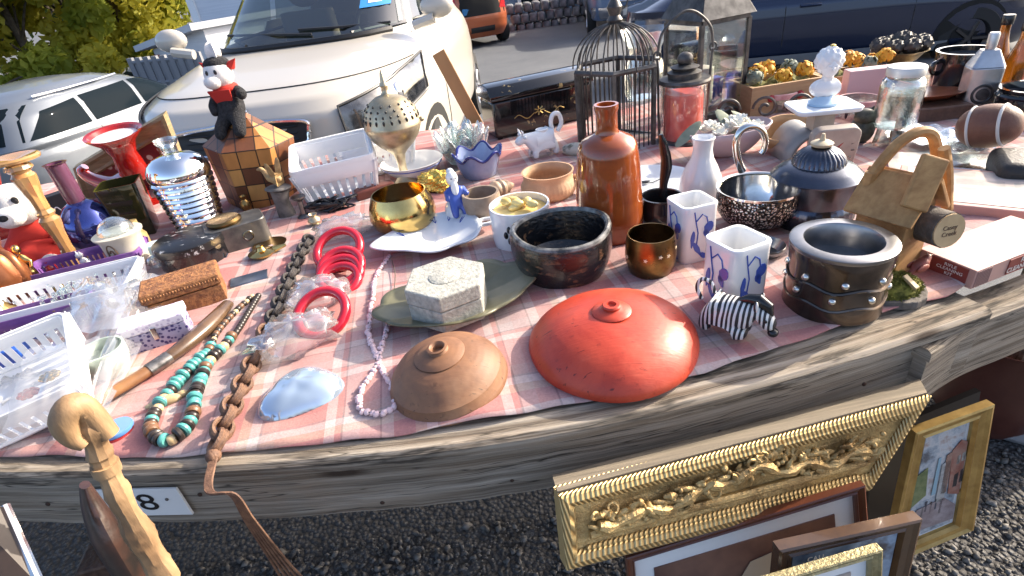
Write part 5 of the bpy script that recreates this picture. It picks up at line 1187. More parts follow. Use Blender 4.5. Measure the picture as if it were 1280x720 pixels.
# black canister, silver flask, bottles
q, rad, h = at(1190, 132, 62, 62, .9); kt = T('black_pot', 'tall gloss black enamel pot with a lid behind the silver flask', 'pot', q); m_enam = M('black enamelware', (.008, .008, .010), .1, coat=.6)
MB().lathe(scale_prof([(0, 0), (.95, 0), (.98, .03), (.98, .95), (1.02, .96), (1.02, 1.0), (.9, 1.0), (.88, .9), (0, .88)], rad, h), 44).build('pot_body', m_enam, kt)
MB().tube(walk([(-rad * .98, 0, h * .85), (-rad * 1.25, 0, h * .8), (-rad * 1.25, 0, h * .65), (-rad * .98, 0, h * .6)], 16), .007, 7).build('handle', m_enam, kt)
q, rad, h = at(1275, 158, 66, 108, .9); kt = T('black_pot', 'low gloss black pot partly behind the football', 'pot', q); MB().lathe(scale_prof([(0, 0), (.95, 0), (1, .05), (.98, .9), (1.03, .95), (1.03, 1), (.9, 1), (.85, .8), (0, .7)], rad, h), 40).build('pot_body', m_enam, kt)
MB().ring((0, 0, h * .8), rad * 1.01, .006, 40, 6).build('rim_band', m_enam, kt)
A, B, C = (1198, 143), (1240, 138), (1250, 128); q = P(1222, 146) + V((0.02, .05, 0)); h = hgt(q, 82); m_alu = M('brushed aluminium', (.55, .56, .57), .35, .9, (.45, .45, .46), 20)
fk = T('tin_flask', 'silver tin flask with a round crest and sloped shoulders beside amber bottles', 'flask', q, R(-20)); w_ = 34 * mpp(q)
MB().prism(rrect(w_ * .5, w_ * .42, .012, 4), 0, h).build('flask_body', m_alu, fk, bevel=.004)
g = MB(); pr = rrect(w_ * .5, w_ * .42, .012, 4); g.prism(pr, h + .0005, h + .045, .5); g.build('shoulder', m_alu, fk)
MB().lathe([(0, 0), (.013, 0), (.014, .04), (.012, .045), (0, .045)], 20, c=(0, 0, h + .045)).build('cap', m_alu, fk)
g = MB(); g.X = Matrix.Translation((0, -w_ * .425, h * .45)) @ Matrix.Rotation(pi / 2, 4, 'X'); g.ring((0, 0, 0), w_ * .3, .004, 28, 6); g.lathe([(0, .002), (w_ * .2, .002), (w_ * .2, 0)], 20); g.build('crest', m_iron, fk)
t = NT('amber glass'); t.setp(.04, coat=.4, tr=.75); t.col((.55, .16, .01)); m_amb = t.m
for bx, yb, ty, lab in ((1231, 118, 18, 'amber glass bottle with a black cap behind the silver flask'), (1256, 124, 26, 'amber glass bottle with a black cap above the low black pot')):
    q, rad, h = at(bx, yb, 24, ty, .9); bt = T('amber_bottle', lab, 'bottle', q, 0, 'amber bottles with black caps')
    MB().lathe(scale_prof([(0, 0), (.92, 0), (1, .02), (1, .45), (.9, .55), (.55, .7), (.42, .8), (.42, .93), (0, .93)], rad, h), 28).build('glass_body', m_amb, bt)
    MB().lathe(scale_prof([(.5, .88), (.52, .89), (.52, .99), (.48, 1.0), (0, 1.0)], rad, h), 24).build('cap', m_bk, bt)
# round wooden tray and dark box behind the jar
q = P(1172, 148); o = MB().lathe([(0, 0), (.07, 0), (.10, .015), (.105, .018), (.09, .014), (0, .006)], 40).build('wooden_tray', M('red brown wood', (.30, .085, .035), .3, 0, (.22, .06, .025), 9, stretch=(.3, 3, 1), coat=.2), loc=q + V((0, .08, .045)), rot=(R(-6), 0, 0)); tag(o, 'round red brown wooden tray resting on a dark box behind the mason jar', 'tray')
q = P(1165, 152); o = MB().box((0, .07, .022), (.20, .16, .044)).build('keepsake_box', M('dark carved wood', (.08, .04, .025), .5, 0, (.14, .07, .045), 50, bump=.5), loc=q, rot=R(-8), smooth=0, bevel=.004); tag(o, 'dark flat wooden keepsake box under the round wooden tray', 'box')
# glass dishes, football
for px, py, r_, lab in ((1152, 178, .09, 'round cut glass dish beside the mason jar and birdhouse'), (1195, 186, .085, 'cut glass dish between the smaller glass dish and the football'), (1225, 178, .05, 'small foil covered dish tucked behind the brown football')):
    q = P(px, py); o = MB().lathe([(0, 0), (r_ * .6, 0), (r_ * .95, .02), (r_, .024), (r_ * .9, .02), (r_ * .55, .005), (0, .004)], 60, fn=lambda a, r, z: (r, z + .004 * math.sin(12 * a) * (z > .015))).build('glass_dish', m_sil if 'foil' in lab else m_gl2, loc=q); tag(o, lab, 'dish')
q = P(1243, 208); fb = T('football', 'brown leather football with a white stripe resting on glass dishes', 'ball', q + V((.0, .05, .085)), (R(-14), R(20), R(28)))
m_lea = M('football leather', (.125, .05, .03), .55, 0, (.17, .075, .045), 30, bump=.4, bs=260, bd=.002); r_ = .052
prof = [(r_ * math.cos(t_) ** .8 if abs(t_) < 1.56 else 0, r_ * 1.25 * math.sin(t_)) for t_ in [-pi / 2 + pi * i / 24 for i in range(25)]]; prof[0] = (0, -r_ * 1.25); prof[-1] = (0, r_ * 1.25)
g = MB(); g.X = Matrix.Rotation(pi / 2, 4, 'X'); g.lathe(prof, 40); g.build('leather_skin', m_lea, fb)
for s_ in (-1, 1):
    t0 = .48; rr_ = r_ * math.cos(t0) ** .8; g = MB(); g.X = Matrix.Rotation(pi / 2, 4, 'X'); g.ring((0, 0, s_ * r_ * 1.25 * math.sin(t0)), rr_, .0035, 40, 6); g.build('white_stripe', M('white stripe paint', (.6, .58, .54), .6), fb)
q = P(1268, 236); o = MB().box((0, .05, .03), (.08, .14, .06)).build('leather_case', M('black leather', (.015, .014, .014), .5, bump=.4, bs=120), loc=q, rot=R(-30), bevel=.02, seg=3); tag(o, 'black leather case lying beneath the brown football', 'case')
q = P(1220, 206); o = MB().prism(rrect(.09, .05, .02, 4), 0, .008, 1.1).build('steel_tray', m_sil, loc=q, rot=R(-38), bevel=.002); tag(o, 'shiny steel tray lying under the front of the football', 'tray')
# ------------------------------------------------------------------ crowded end of the table
def leanrot(dx, dy): return (R(dy), R(dx), 0)
# patchwork wood birdhouse box with plush figure on its peak
m_pw = NT('wood patchwork'); m_pw.setp(.45)
vv = m_pw.n('ShaderNodeTexVoronoi'); vv.distance = 'CHEBYCHEV'; vv.inputs['Randomness'].default_value = 0; vv.inputs['Scale'].default_value = 19; m_pw.l(m_pw.obj((1, 1, 1), (0, 0, 0)), vv.inputs['Vector'])
nz = m_pw.noise(40, 4, m_pw.obj((1, 1, .3)))
hs_ = m_pw.ramp(m_pw.n('ShaderNodeSeparateColor').outputs[0], [(0, (0, 0, 0)), (1, (1, 1, 1))])
sp = [q for q in m_pw.t.nodes if q.bl_idname == 'ShaderNodeSeparateColor'][0]; m_pw.l(vv.outputs['Color'], sp.inputs[0])
c = m_pw.ramp(sp.outputs[0], [(0, (.13, .045, .018)), (.25, (.46, .20, .055)), (.5, (.22, .08, .03)), (.66, (.56, .29, .085)), (.88, (.34, .11, .045))], True)
c = m_pw.mix(m_pw.ramp(vv.outputs['Distance'], [(.455, (0, 0, 0)), (.48, (1, 1, 1))]), c, (.02, .012, .008)); c = m_pw.mix(.4, c, m_pw.ramp(nz, [(.3, (.4, .4, .4)), (.7, (1, 1, 1))]), 'MULTIPLY'); m_pw.col(c); m_pw = m_pw.m
q, rad, h = at(336, 262, 104, 196, .9); 
pb = T('patchwork_box', 'six sided patchwork wooden box with a pointed lid behind the silver bottle', 'box', q, (0, R(5), R(14))); h = hgt(q, 178)
hx = [(rad * math.cos(pi * i / 3), rad * math.sin(pi * i / 3)) for i in range(6)]
g = MB(); g.prism([(x * .8, y * .8) for x, y in hx], 0, h, 1.22); g.build('box_body', m_pw, pb, smooth=0, bevel=.002)
hz = h + rad * .62
g = MB(); g.add([(x * .99, y * .99, h + .001) for x, y in hx] + [(x * .12, y * .12, hz) for x, y in hx], [[i, (i + 1) % 6, 6 + (i + 1) % 6, 6 + i] for i in range(6)] + [list(range(6, 12))]); g.build('peaked_lid', m_pw, pb, smooth=0)
m_plk = M('black plush', (.012, .012, .014), .95, 0, (.035, .035, .04), 120, bump=1, bs=260, bd=.01); m_plw = M('white plush', (.75, .73, .70), .95, 0, (.65, .62, .6), 60, bump=.5, bs=260); m_plr = M('red felt', (.5, .03, .02), .9)
pd = q + V((0, 0, hz - .015)); pd = pd + V((.012, 0, 0)); dl = T('plush_toy', 'black and white plush toy with a red neckerchief seated on the pointed wooden lid', 'soft toy', pd, R(-8)); k = mpp(q) * 12.5
J = [((0, 0, .9), 1.5), ((0, 0, 2.4), 1.35), ((0, -.1, 3.6), .8), ((-1.4, -.3, 3.0), .62), ((-2.0, -1.0, 1.9), .58), ((-1.5, -1.6, 1.0), .5), ((1.4, -.3, 3.2), .65), ((2.2, -.9, 2.6), .62), ((1.8, -1.5, 3.4), .55), ((-.9, -1.4, .5), .8), ((-1.3, -2.5, -.6), .75), ((-1.2, -2.9, -1.6), .7), ((.9, -1.4, .5), .8), ((1.2, -2.5, -.5), .75), ((1.1, -2.9, -1.5), .7)]
E_ = [(0, 1), (1, 2), (2, 3), (3, 4), (4, 5), (2, 6), (6, 7), (7, 8), (0, 9), (9, 10), (10, 11), (0, 12), (12, 13), (13, 14)]
skin('plush_body', [(tuple(x * k * .78 for x in p), r_ * k * .78) for p, r_ in J], E_, m_plk, dl)
k *= .78
hd = MB().ell((-.2 * k, -.4 * k, 5.2 * k), (1.6 * k, 1.5 * k, 1.6 * k)).build('head', m_plw, dl)
MB().ell((-.45 * k, -1.7 * k, 4.6 * k), (.95 * k, .9 * k, .75 * k)).build('muzzle', m_plw, hd)
MB().ell((-.2 * k, -.1 * k, 6.3 * k), (1.45 * k, 1.4 * k, .8 * k)).build('cap', m_plk, hd)
MB().ell((-.1 * k, -.1 * k, 7.5 * k), (.75 * k, .6 * k, .9 * k), 14, 10, fn=lambda a, b: 1 + .25 * math.sin(5 * a)).build('white_tuft', m_plw, hd)
for s_ in (-1, 1): MB().tube([(s_ * 1.3 * k, 0, 5.9 * k), (s_ * 2.2 * k, -.1 * k, 6.6 * k)], [.55 * k, .03 * k], 8).build('ear', m_plr, hd)
for s_ in (-1, 1): MB().ell((-.2 * k + s_ * .5 * k, -1.75 * k, 5.6 * k), (.2 * k, .12 * k, .28 * k), 8, 6).build('eye', m_bk, hd)
g = MB(); g.ring((-.1 * k, -.2 * k, 3.7 * k), 1.0 * k, .42 * k, 24, 8); g.box((-.2 * k, -1.4 * k, 3.0 * k), (2.0 * k, .25 * k, 1.5 * k), Matrix.Rotation(.3, 3, 'X'), tx=1.4); g.build('neckerchief', m_plr, dl, bevel=.003)

# ribbed silver flask bottle
q, rad, h = at(256, 290, 70, 174, .8); m_mir = M('mirror silver', (.86, .87, .88), .05, 1)
sb = T('ribbed_bottle', 'mirror silver bottle with ribbed sides and clear glass neck before the patchwork box', 'bottle', q, (R(0), R(1), 0))
pr = [(0, 0), (.72, 0)]
for i in range(9):
    z = .03 + i * .062; r_ = .82 + .17 * i / 8; pr += [(r_ * .93, z), (r_, z + .02), (r_, z + .036), (r_ * .93, z + .056)]
pr += [(.98, .60), (1, .64), (.96, .70), (.84, .765), (.62, .815), (.35, .835), (.2, .84), (0, .84)]
MB().lathe(scale_prof(pr, rad, h), 52).build('bottle_body', m_mir, sb)
MB().lathe(shell(scale_prof([(.26, .835), (.24, .86), (.25, .92), (.36, .96), (.38, 1.0)], rad, h), .002), 32).build('glass_neck', m_gl2, sb)

# picture frame with floral art, propped at the back
def frame(root, c4, wd, dp, mat, name='moulding', prof=None):
    """mitred frame round four corners (top near a, b; bottom c, d clockwise); profile in shares of width and depth"""
    a, b, c, d = [V(p) for p in c4]; n = (b - a).cross(d - a).normalized() * -1; cen = (a + b + c + d) / 4
    if n.dot(CAM - cen) < 0: n = -n
    prof = prof or [(0, 0), (0, 1), (.15, 1.1), (.35, .85), (.7, .75), (.85, .9), (1, .5), (1, 0)]
    u = (b - a).normalized(); v = (d - a).normalized(); W, Hh = (b - a).length, (d - a).length; vs = []
    for s_, hh in prof:
        fx, fy = s_ * wd / W, s_ * wd / Hh
        for (i, j) in ((fx, fy), (1 - fx, fy), (1 - fx, 1 - fy), (fx, 1 - fy)):
            p = (a * (1 - i) + b * i) * (1 - j) + (d * (1 - i) + c * i) * j; vs.append(p + n * hh * dp)
    fs = []
    for r_ in range(len(prof) - 1):
        for k in range(4): l = (k + 1) % 4; fs.append([r_ * 4 + k, r_ * 4 + l, r_ * 4 + 4 + l, r_ * 4 + 4 + k])
    g = MB(); g.add(vs, fs); o = g.build(name, mat, root, smooth=0)
    def inner(s0, off, nm, m_):
        fx, fy = s0 / W, s0 / Hh
        ps = [(a * (1 - i) + b * i) * (1 - j) + (d * (1 - i) + c * i) * j + n * off for i, j in ((fx, fy), (1 - fx, fy), (1 - fx, 1 - fy), (fx, 1 - fy))]
        back = [p - n * .004 for p in ps]; gg = MB(); gg.add(ps + back, [[0, 1, 2, 3], [7, 6, 5, 4]] + [[i, 4 + i, 4 + (i + 1) % 4, (i + 1) % 4] for i in range(4)]); return gg.build(nm, m_, root, smooth=0)
    return o, inner, n
m_fr1 = M('olive wood frame', (.20, .15, .075), .5, 0, (.30, .24, .13), 8, stretch=(2, 2, 14))
t = NT('red floral print'); t.setp(.6); v1 = t.vor(26); t.col(t.ramp(v1.outputs['Distance'], [(.22, (.62, .56, .48)), (.3, (.22, .02, .02)), (.6, (.16, .015, .02))])); m_flo = t.m
pa = 2.16
c4 = [PP(98, 196, pa, -.0, .0), PP(210, 137, pa, 0, 0), PP(262, 262, pa, 0, 0), PP(150, 300, pa, 0, 0)]
c4 = [PP(96, 205, 2.2, -.25), PP(208, 138, 2.2, -.25), PP(244, 232, 2.2, -.25), PP(128, 300, 2.2, -.25)]
pf = T('picture_frame', 'wide olive wood frame with a red and white floral print behind the red glass pitcher', 'picture frame'); o, inner, n_ = frame(pf, c4, .075, .03, m_fr1); inner(.06, .006, 'print', m_flo)

# red glass boot shaped pitcher
t = NT('ruby glass'); t.setp(.06, coat=.5, tr=.45); t.col((.45, .015, .01)); m_rub = t.m
zb = TZ + .13; q = PY(168, 215, 1.86); rg = T('glass_pitcher', 'ruby red art glass vessel with a flared mouth and curled spout', 'glass vessel', q, R(0)); k = mpp(q)
pr = [(0, -10), (12, -9), (17, 0), (15, 16), (14, 26), (20, 40), (31, 50), (32, 52), (28, 51), (13, 30), (0, 28)]
g = MB(); g.X = Matrix.Rotation(R(2), 4, 'Y') @ Matrix.Rotation(R(8), 4, 'X'); g.lathe([(r_ * k, z * k) for r_, z in pr], 36); g.build('flared_mouth', m_rub, rg)
MB().lathe([(0, 0), (25 * k, 0), (26 * k, 1 * k), (0, 2 * k)], 32).build('milky_lining', M('milk glass', (.65, .6, .6), .2), rg, loc=Matrix.Rotation(R(2), 3, 'Y') @ Matrix.Rotation(R(8), 3, 'X') @ V((0, 0, 46 * k)), rot=(R(8), R(2), 0))
g = MB(); pth = walk([(-8 * k, 0, -6 * k), (-28 * k, -.01, -10 * k), (-48 * k, -.01, -2 * k), (-58 * k, -.01, 10 * k), (-52 * k, -.01, 16 * k)], 30); g.tube(pth, [.5 * k * (24 - .55 * i) for i in range(len(pth))], 12); g.build('curled_spout', m_rub, rg)
g = MB(); g.lathe([(0, -TZ + 0, )] if 0 else [(0, 0), (.05, 0), (.05, .004), (.012, .012), (.012, q.z - TZ - 12 * k), (0, q.z - TZ - 9 * k)], 24); o = g.build('glass_foot', m_rub, rg, loc=(0, 0, TZ - q.z))
# dark olive glass vase under it
q, rad, h = at(184, 300, 62, 228, .8); t = NT('dark olive glass'); t.setp(.06, coat=.5, tr=.2); t.col((.035, .035, .012)); m_olv = t.m
ov = T('square_vase', 'dark olive square glass vase beside the ribbed silver bottle', 'vase', q, (0, R(0), R(18)))
g = MB(); pl = rrect(rad * .72, rad * .72, rad * .15, 3); n = len(pl); prof = [(.72, 0), (.8, .1), (1, 1), (.92, 1), (.72, .12)]
g.add([(x * s_, y * s_, z * h) for s_, z in prof for x, y in pl], [[j * n + i, j * n + (i + 1) % n, (j + 1) * n + (i + 1) % n, (j + 1) * n + i] for j in range(4) for i in range(n)] + [list(range(n))[::-1], [4 * n + i for i in range(n)]]); g.build('glass_body', m_olv, ov, smooth=50)
# cobalt globe bottle
t = NT('cobalt mirror glass'); t.setp(.04, .75, coat=.5); t.col((.05, .07, .28)); m_cmg = t.m; t = NT('amethyst glass'); t.setp(.1, coat=.4, tr=.3); t.col((.16, .06, .11)); m_amy = t.m
q, rad, h = at(132, 314, 60, 205, .7); cb_ = T('globe_bottle', 'dark cobalt glass globe bottle with a long amethyst neck', 'bottle', q, (0, R(-1), 0)); h = hgt(q, 206)
MB().lathe([(0, 0), (rad * .5, 0), (rad * .9, rad * .45), (rad, rad * .95), (rad * .88, rad * 1.5), (rad * .55, rad * 1.92), (rad * .3, rad * 2.05), (0, rad * 2.05)], 40).build('globe', m_cmg, cb_)
MB().lathe([(rad * .32, rad * 2.0), (rad * .34, rad * 2.4), (rad * .34, h), (rad * .42, h * 1.02), (rad * .28, h * 1.02), (rad * .26, h * .9), (0, h * .9)], 28).build('neck', m_amy, cb_)
# black box with white script behind
q = P(96, 290); o = MB().box((0, .02, .06), (.13, .05, .13)).build('black_box', M('matt black card', (.02, .02, .022), .6), loc=q, rot=(0, R(-8), R(10)), smooth=0, bevel=.003); tag(o, 'matt black box with a white scrawl behind the amber candlestick', 'box')
g = MB(); g.tube(walk([(-.05, -.0062, .08), (-.03, -.0062, .10), (-.025, -.0062, .075), (0, -.0062, .09), (.012, -.0062, .074), (.04, -.0062, .088)], 30), .0018, 5); g.build('white_scrawl', m_por, o)
# amber glass candlestick
t = NT('amber crystal'); t.setp(.06, coat=.4, tr=.55); t.col((.75, .42, .16)); m_amc = t.m
q, rad, h = at(100, 338, 38, 195, .8); cs = T('candlestick', 'tall amber glass candlestick leaning before the white plush toy', 'candlestick', q, (0, R(0), 0)); h = hgt(q, 196)
MB().lathe(scale_prof([(0, 0), (1.0, 0), (1.02, .02), (.8, .06), (.45, .10), (.36, .2), (.42, .34), (.55, .42), (.58, .46), (.42, .49), (.55, .52), (.4, .55), (.42, .66), (.62, .80), (.66, .84), (.5, .87), (.75, .9), (.68, .93), (.5, .94), (0, .94)], rad, h), 10).build('stem', m_amc, cs, smooth=30)
MB().lathe(scale_prof([(.4, .94), (1.35, .965), (1.4, .985), (1.3, 1.0), (.3, .98), (0, .97)], rad, h), 24).build('drip_pan', m_amc, cs)
# white and red plush
q = P(66, 326) + V((0, .04, 0)); q = q + V((-.01, -.03, 0)); wp = T('plush_toy', 'white plush animal with red ears and body slumped beside the amber candlestick', 'soft toy', q, (0, R(2), R(15))); k = .0165
skin('plush_body', [(tuple(x * k for x in p), r_ * k) for p, r_ in [((0, 0, 3), 3.2), ((.3, 0, 6), 2.8), ((.2, 0, 8.6), 1.6), ((-2.6, -1.2, 5), 1.1), ((-4, -2.5, 3), 1.0), ((2.8, -1.2, 5), 1.1), ((3.8, -2.4, 3.2), 1.0), ((-2, -3, 1.2), 1.4), ((-2.6, -5.2, 1.2), 1.4), ((2, -3, 1.2), 1.4), ((2.8, -5.2, 1.2), 1.5)]], [(0, 1), (1, 2), (1, 3), (3, 4), (1, 5), (5, 6), (0, 7), (7, 8), (0, 9), (9, 10)], m_plr, wp)
hd = MB().ell((0, -1.2 * k, 10.5 * k), (3.6 * k, 3.4 * k, 3.4 * k)).build('head', m_plw, wp); MB().ell((0, -4.2 * k, 9.5 * k), (2.0 * k, 2.4 * k, 1.7 * k)).build('muzzle', m_plw, hd)
MB().ell((0, -6.4 * k, 10 * k), (.7 * k, .5 * k, .5 * k), 10, 8).build('nose', m_plk, hd)
for s_ in (-1, 1):
    MB().ell((s_ * 1.5 * k, -3.9 * k, 11.8 * k), (.5 * k, .35 * k, .6 * k), 10, 8).build('eye', m_plk, hd); MB().ell((s_ * 3.0 * k, -.5 * k, 12.6 * k), (1.1 * k, .8 * k, 1.9 * k), 12, 8).build('ear', m_plr, hd)
    MB().ell((s_ * 2.8 * k, -6.2 * k, 1.4 * k), (1.6 * k, 1.4 * k, 1.7 * k), 12, 8).build('foot', m_plw, wp)
# ruby glass ornament at the frame edge
q, rad, h = at(22, 296, 56, 190, .8); o = MB().lathe(shell(scale_prof([(0, 0), (.8, 0), (.85, .05), (.5, .3), (.55, .5), (.85, .7), (1.0, .9), (1.05, 1)], rad, h), .005), 28, fn=lambda a, r, z: (r * (1 + .05 * math.sin(7 * a)), z)).build('ruby_vase', m_rub, loc=q, rot=(0, R(-3), 0)); tag(o, 'fluted ruby red glass vase beside the white and red plush animal', 'vase')
# copper rooster-like figure, brass figures
m_cop = M('copper glaze', (.36, .13, .05), .3, .6, (.22, .07, .03), 14); 
q = P(22, 372); cp = T('copper_jug', 'copper brown jug with a ribbon like looped handle', 'jug', q, (0, R(0), 0))
MB().lathe([(0, 0), (.03, 0), (.05, .03), (.055, .07), (.035, .11), (.03, .13), (.038, .15), (.03, .148), (.024, .12), (0, .1)], 32).build('jug_body', m_cop, cp); g = MB(); g.tube(walk([(.035, -.01, .135), (.075, -.03, .12), (.085, -.035, .07), (.06, -.02, .03)], 24), .008, 8, flat=.5); g.build('handle', m_cop, cp)
q = P(54, 360); bf = T('brass_figurine', 'slim polished brass figurine standing between copper jug and plush feet', 'figurine', q, (0, R(-2), R(10))); k = .0125
skin('figure', [(tuple(x * k for x in p), r_ * k) for p, r_ in [((0, 0, 3), 1.0), ((0, 0, 5), .8), ((0, 0, 6.8), .9), ((0, 0, 8), .4), ((-1.3, -.3, 6.2), .35), ((-1.2, -.9, 4.6), .3), ((1.3, -.3, 6.2), .35), ((1.1, -1, 5), .3), ((0, 0, .8), 1.3)]], [(0, 1), (1, 2), (2, 3), (2, 4), (4, 5), (2, 6), (6, 7), (0, 8)], m_gold, bf)
MB().ell((0, 0, 8.9 * k), (.75 * k, .8 * k, .95 * k)).build('head', m_gold, bf); MB().lathe([(0, 0), (1.9 * k, 0), (1.9 * k, .5 * k), (1.3 * k, .7 * k), (0, .7 * k)], 20).build('base', m_gold, bf)
q = P(4, 398); o = MB().lathe([(0, 0), (.035, 0), (.038, .01), (.028, .03), (.014, .06), (.012, .09), (.02, .1), (.01, .11), (0, .112)], 28).build('brass_bell', m_gold, loc=q, rot=(0, R(-14), 0)); tag(o, 'small polished brass hand bell beneath the copper jug', 'bell')
# white cat figurine
q = P(113, 336); ctf = T('cat_figurine', 'small white porcelain cat figurine in front of the cobalt globe bottle', 'figurine', q, R(-20)); k = .0062
skin('cat_body', [(tuple(x * k for x in p), r_ * k) for p, r_ in [((0, 0, 2.2), 2.0), ((0, -.5, 4.6), 1.5), ((0, -1.0, 6.0), .8), ((-.8, -1.6, 2.5), .6), ((-.8, -1.9, .5), .5), ((.8, -1.6, 2.5), .6), ((.8, -1.9, .5), .5), ((1.6, .8, .8), .6), ((2.4, -.6, .6), .5)]], [(0, 1), (1, 2), (1, 3), (3, 4), (1, 5), (5, 6), (0, 7), (7, 8)], m_por, ctf)
hd = MB().ell((0, -1.3 * k, 7.2 * k), (1.5 * k, 1.4 * k, 1.3 * k)).build('head', m_por, ctf)
for s_ in (-1, 1): MB().tube([(s_ * .9 * k, -1.2 * k, 8.0 * k), (s_ * 1.15 * k, -1.2 * k, 9.2 * k)], [.5 * k, .04 * k], 6).build('ear', m_por, hd); MB().ell((s_ * .5 * k, -2.5 * k, 7.4 * k), (.2 * k, .15 * k, .2 * k), 6, 5).build('eye', m_bk, hd)
# scroll jar with glass dome
q, rad, h = at(172, 338, 48, 290, .9); sj = T('scroll_jar', 'cream pottery jar with brown scroll and a clear domed glass lid', 'jar', q, (0, R(0), 0)); m_scr = M('cream crackle', (.58, .54, .45), .35, 0, (.5, .46, .38), 30)
MB().lathe(scale_prof([(0, 0), (.78, 0), (.84, .04), (.9, .5), (.95, .85), (1.12, .95), (1.14, 1.0), (.9, 1.02), (0, 1.02)], rad, h), 36).build('jar_body', m_scr, sj)
MB().lathe([(rad * .82, h * 1.02)] + [(rad * .82 * math.cos(t_), h * 1.02 + rad * .75 * math.sin(t_)) for t_ in [pi / 2 * i / 8 for i in range(1, 8)]] + [(0, h * 1.02 + rad * .75)], 32).build('glass_dome', m_gl2, sj)
m_scrl = M('brown scroll', (.12, .07, .04), .5); g = MB(); pts = []
for i in range(40):
    t_ = i / 39; rr_ = .26 * (1 - t_ * .75); pts.append((-.1 + rr_ * math.cos(t_ * 9), .58 + rr_ * 1.1 * math.sin(t_ * 9)))
g.tube([(math.sin(a) * rad * .93, -math.cos(a) * rad * .93, z * h) for a, z in [(x * 1.1, z) for x, z in pts]], .0022, 5); g.build('scroll', m_scrl, sj)
# small cork bottle, blue and white carton
q, rad, h = at(184, 316, 20, 276, .8); o = MB().lathe(scale_prof([(0, 0), (.9, 0), (1, .05), (1, .55), (.5, .75), (.5, .8), (.62, .82), (.62, 1), (0, 1)], rad, h), 24).build('cork_bottle', M('corked amber', (.45, .33, .14), .3, 0, (.3, .2, .08), 40), loc=q, rot=(0, 0, 0)); tag(o, 'tiny corked bottle behind the scroll jar dome', 'bottle')
q = P(204, 318); o = MB().box((0, .0, .02), (.055, .04, .035)).build('small_carton', M('pale blue card', (.25, .45, .6), .5, 0, (.65, .7, .72), 14), loc=q, rot=(0, 0, R(25)), smooth=0, bevel=.002); tag(o, 'small pale blue and white carton between scroll jar and black tin', 'carton')
# black round tin, grey camera tin
q, rad, h = at(254, 338, 82, 296, .95); t = NT('scuffed black tin'); t.setp(.3); t.col(t.ramp(t.noise(34, 4, t.obj((1, 2, 1)), .7), [(.60, (.012, .012, .014)), (.66, (.55, .56, .57))])); m_tin = t.m
tn = T('round_tin', 'round black tin with a scuffed pale patch on its lid behind the carved box', 'tin', q, R(10)); MB().lathe(scale_prof([(0, 0), (.95, 0), (.97, .03), (.97, .7), (0, .7)], rad, h), 44).build('tin_body', m_enam, tn); MB().lathe(scale_prof([(1.0, .66), (1.01, .7), (1.0, .96), (.95, 1.0), (0, 1.0)], rad, h), 44).build('lid', m_tin, tn)
q = P(303, 305); tk = T('camera_case', 'old grey metal clasped case with a brass ringed lid beside the black tin', 'case', q, R(28)); m_lead = M('dull lead', (.09, .09, .09), .45, .7, (.2, .19, .17), 20)
MB().prism(rrect(.075, .048, .02, 4), 0, .07).build('case_body', m_lead, tk, bevel=.003); MB().lathe([(.03, 0), (.042, 0), (.044, .006), (.038, .012), (.03, .01), (0, .008)], 30, c=(-.02, 0, .071)).build('ringed_lid', m_brs, tk)
g = MB(); g.tube(walk([(-.05, -.05, .035), (-.06, -.065, .02), (-.055, -.07, .0), (-.04, -.065, .012)], 16), .003, 6); g.build('wire_hook', m_sil, tk); MB().ring((.02, -.049, .035), .012, .0025, 18, 6, m=m_ring).build('clasp', m_sil, tk)
# duck on stand
q = P(360, 270); dk_ = T('duck_figurine', 'carved tan duck with raised wings perched on a grey driftwood stand', 'figurine', q, R(160)); m_dk = M('tan feather paint', (.45, .30, .13), .6, 0, (.28, .17, .07), 60); k = .0105
g = MB(); g.tube([(0, 0, 0), (.004, 0, .05), (-.003, 0, .085)], [.026, .022, .028], 10); g.ell((0, 0, .088), (.042, .03, .008)); g.build('driftwood_stand', M('grey driftwood', (.2, .18, .16), .8, 0, (.1, .09, .08), 40), dk_)
skin('duck_body', [(tuple(V((x * k for x in p)) + V((0, 0, .1))), r_ * k) for p, r_ in [((0, 0, 1.5), 1.6), ((-2.2, 0, 1.2), .6), ((1.8, 0, 2.2), 1.0), ((2.8, 0, 3.8), .6), ((3.4, 0, 4.4), .75), ((4.9, 0, 4.0), .25)]], [(0, 1), (0, 2), (2, 3), (3, 4), (4, 5)], m_dk, dk_)
for s_ in (-1, 1): MB().ell((-.8 * k, s_ * 1.6 * k, .1 + 3.9 * k), (1.0 * k, .3 * k, 2.9 * k), 12, 8, m=Matrix.Rotation(-s_ * .3, 3, 'X')).build('wing', m_dk, dk_)
q = P(354, 272); o = MB().lathe([(0, 0), (.02, 0), (.021, .004), (.008, .012), (.007, .05), (.02, .06), (.02, .065), (0, .066)], 20).build('pewter_goblet', m_pew, loc=q + V((.07, -.02, 0))); tag(o, 'tiny pewter goblet in front of the carved duck', 'goblet')
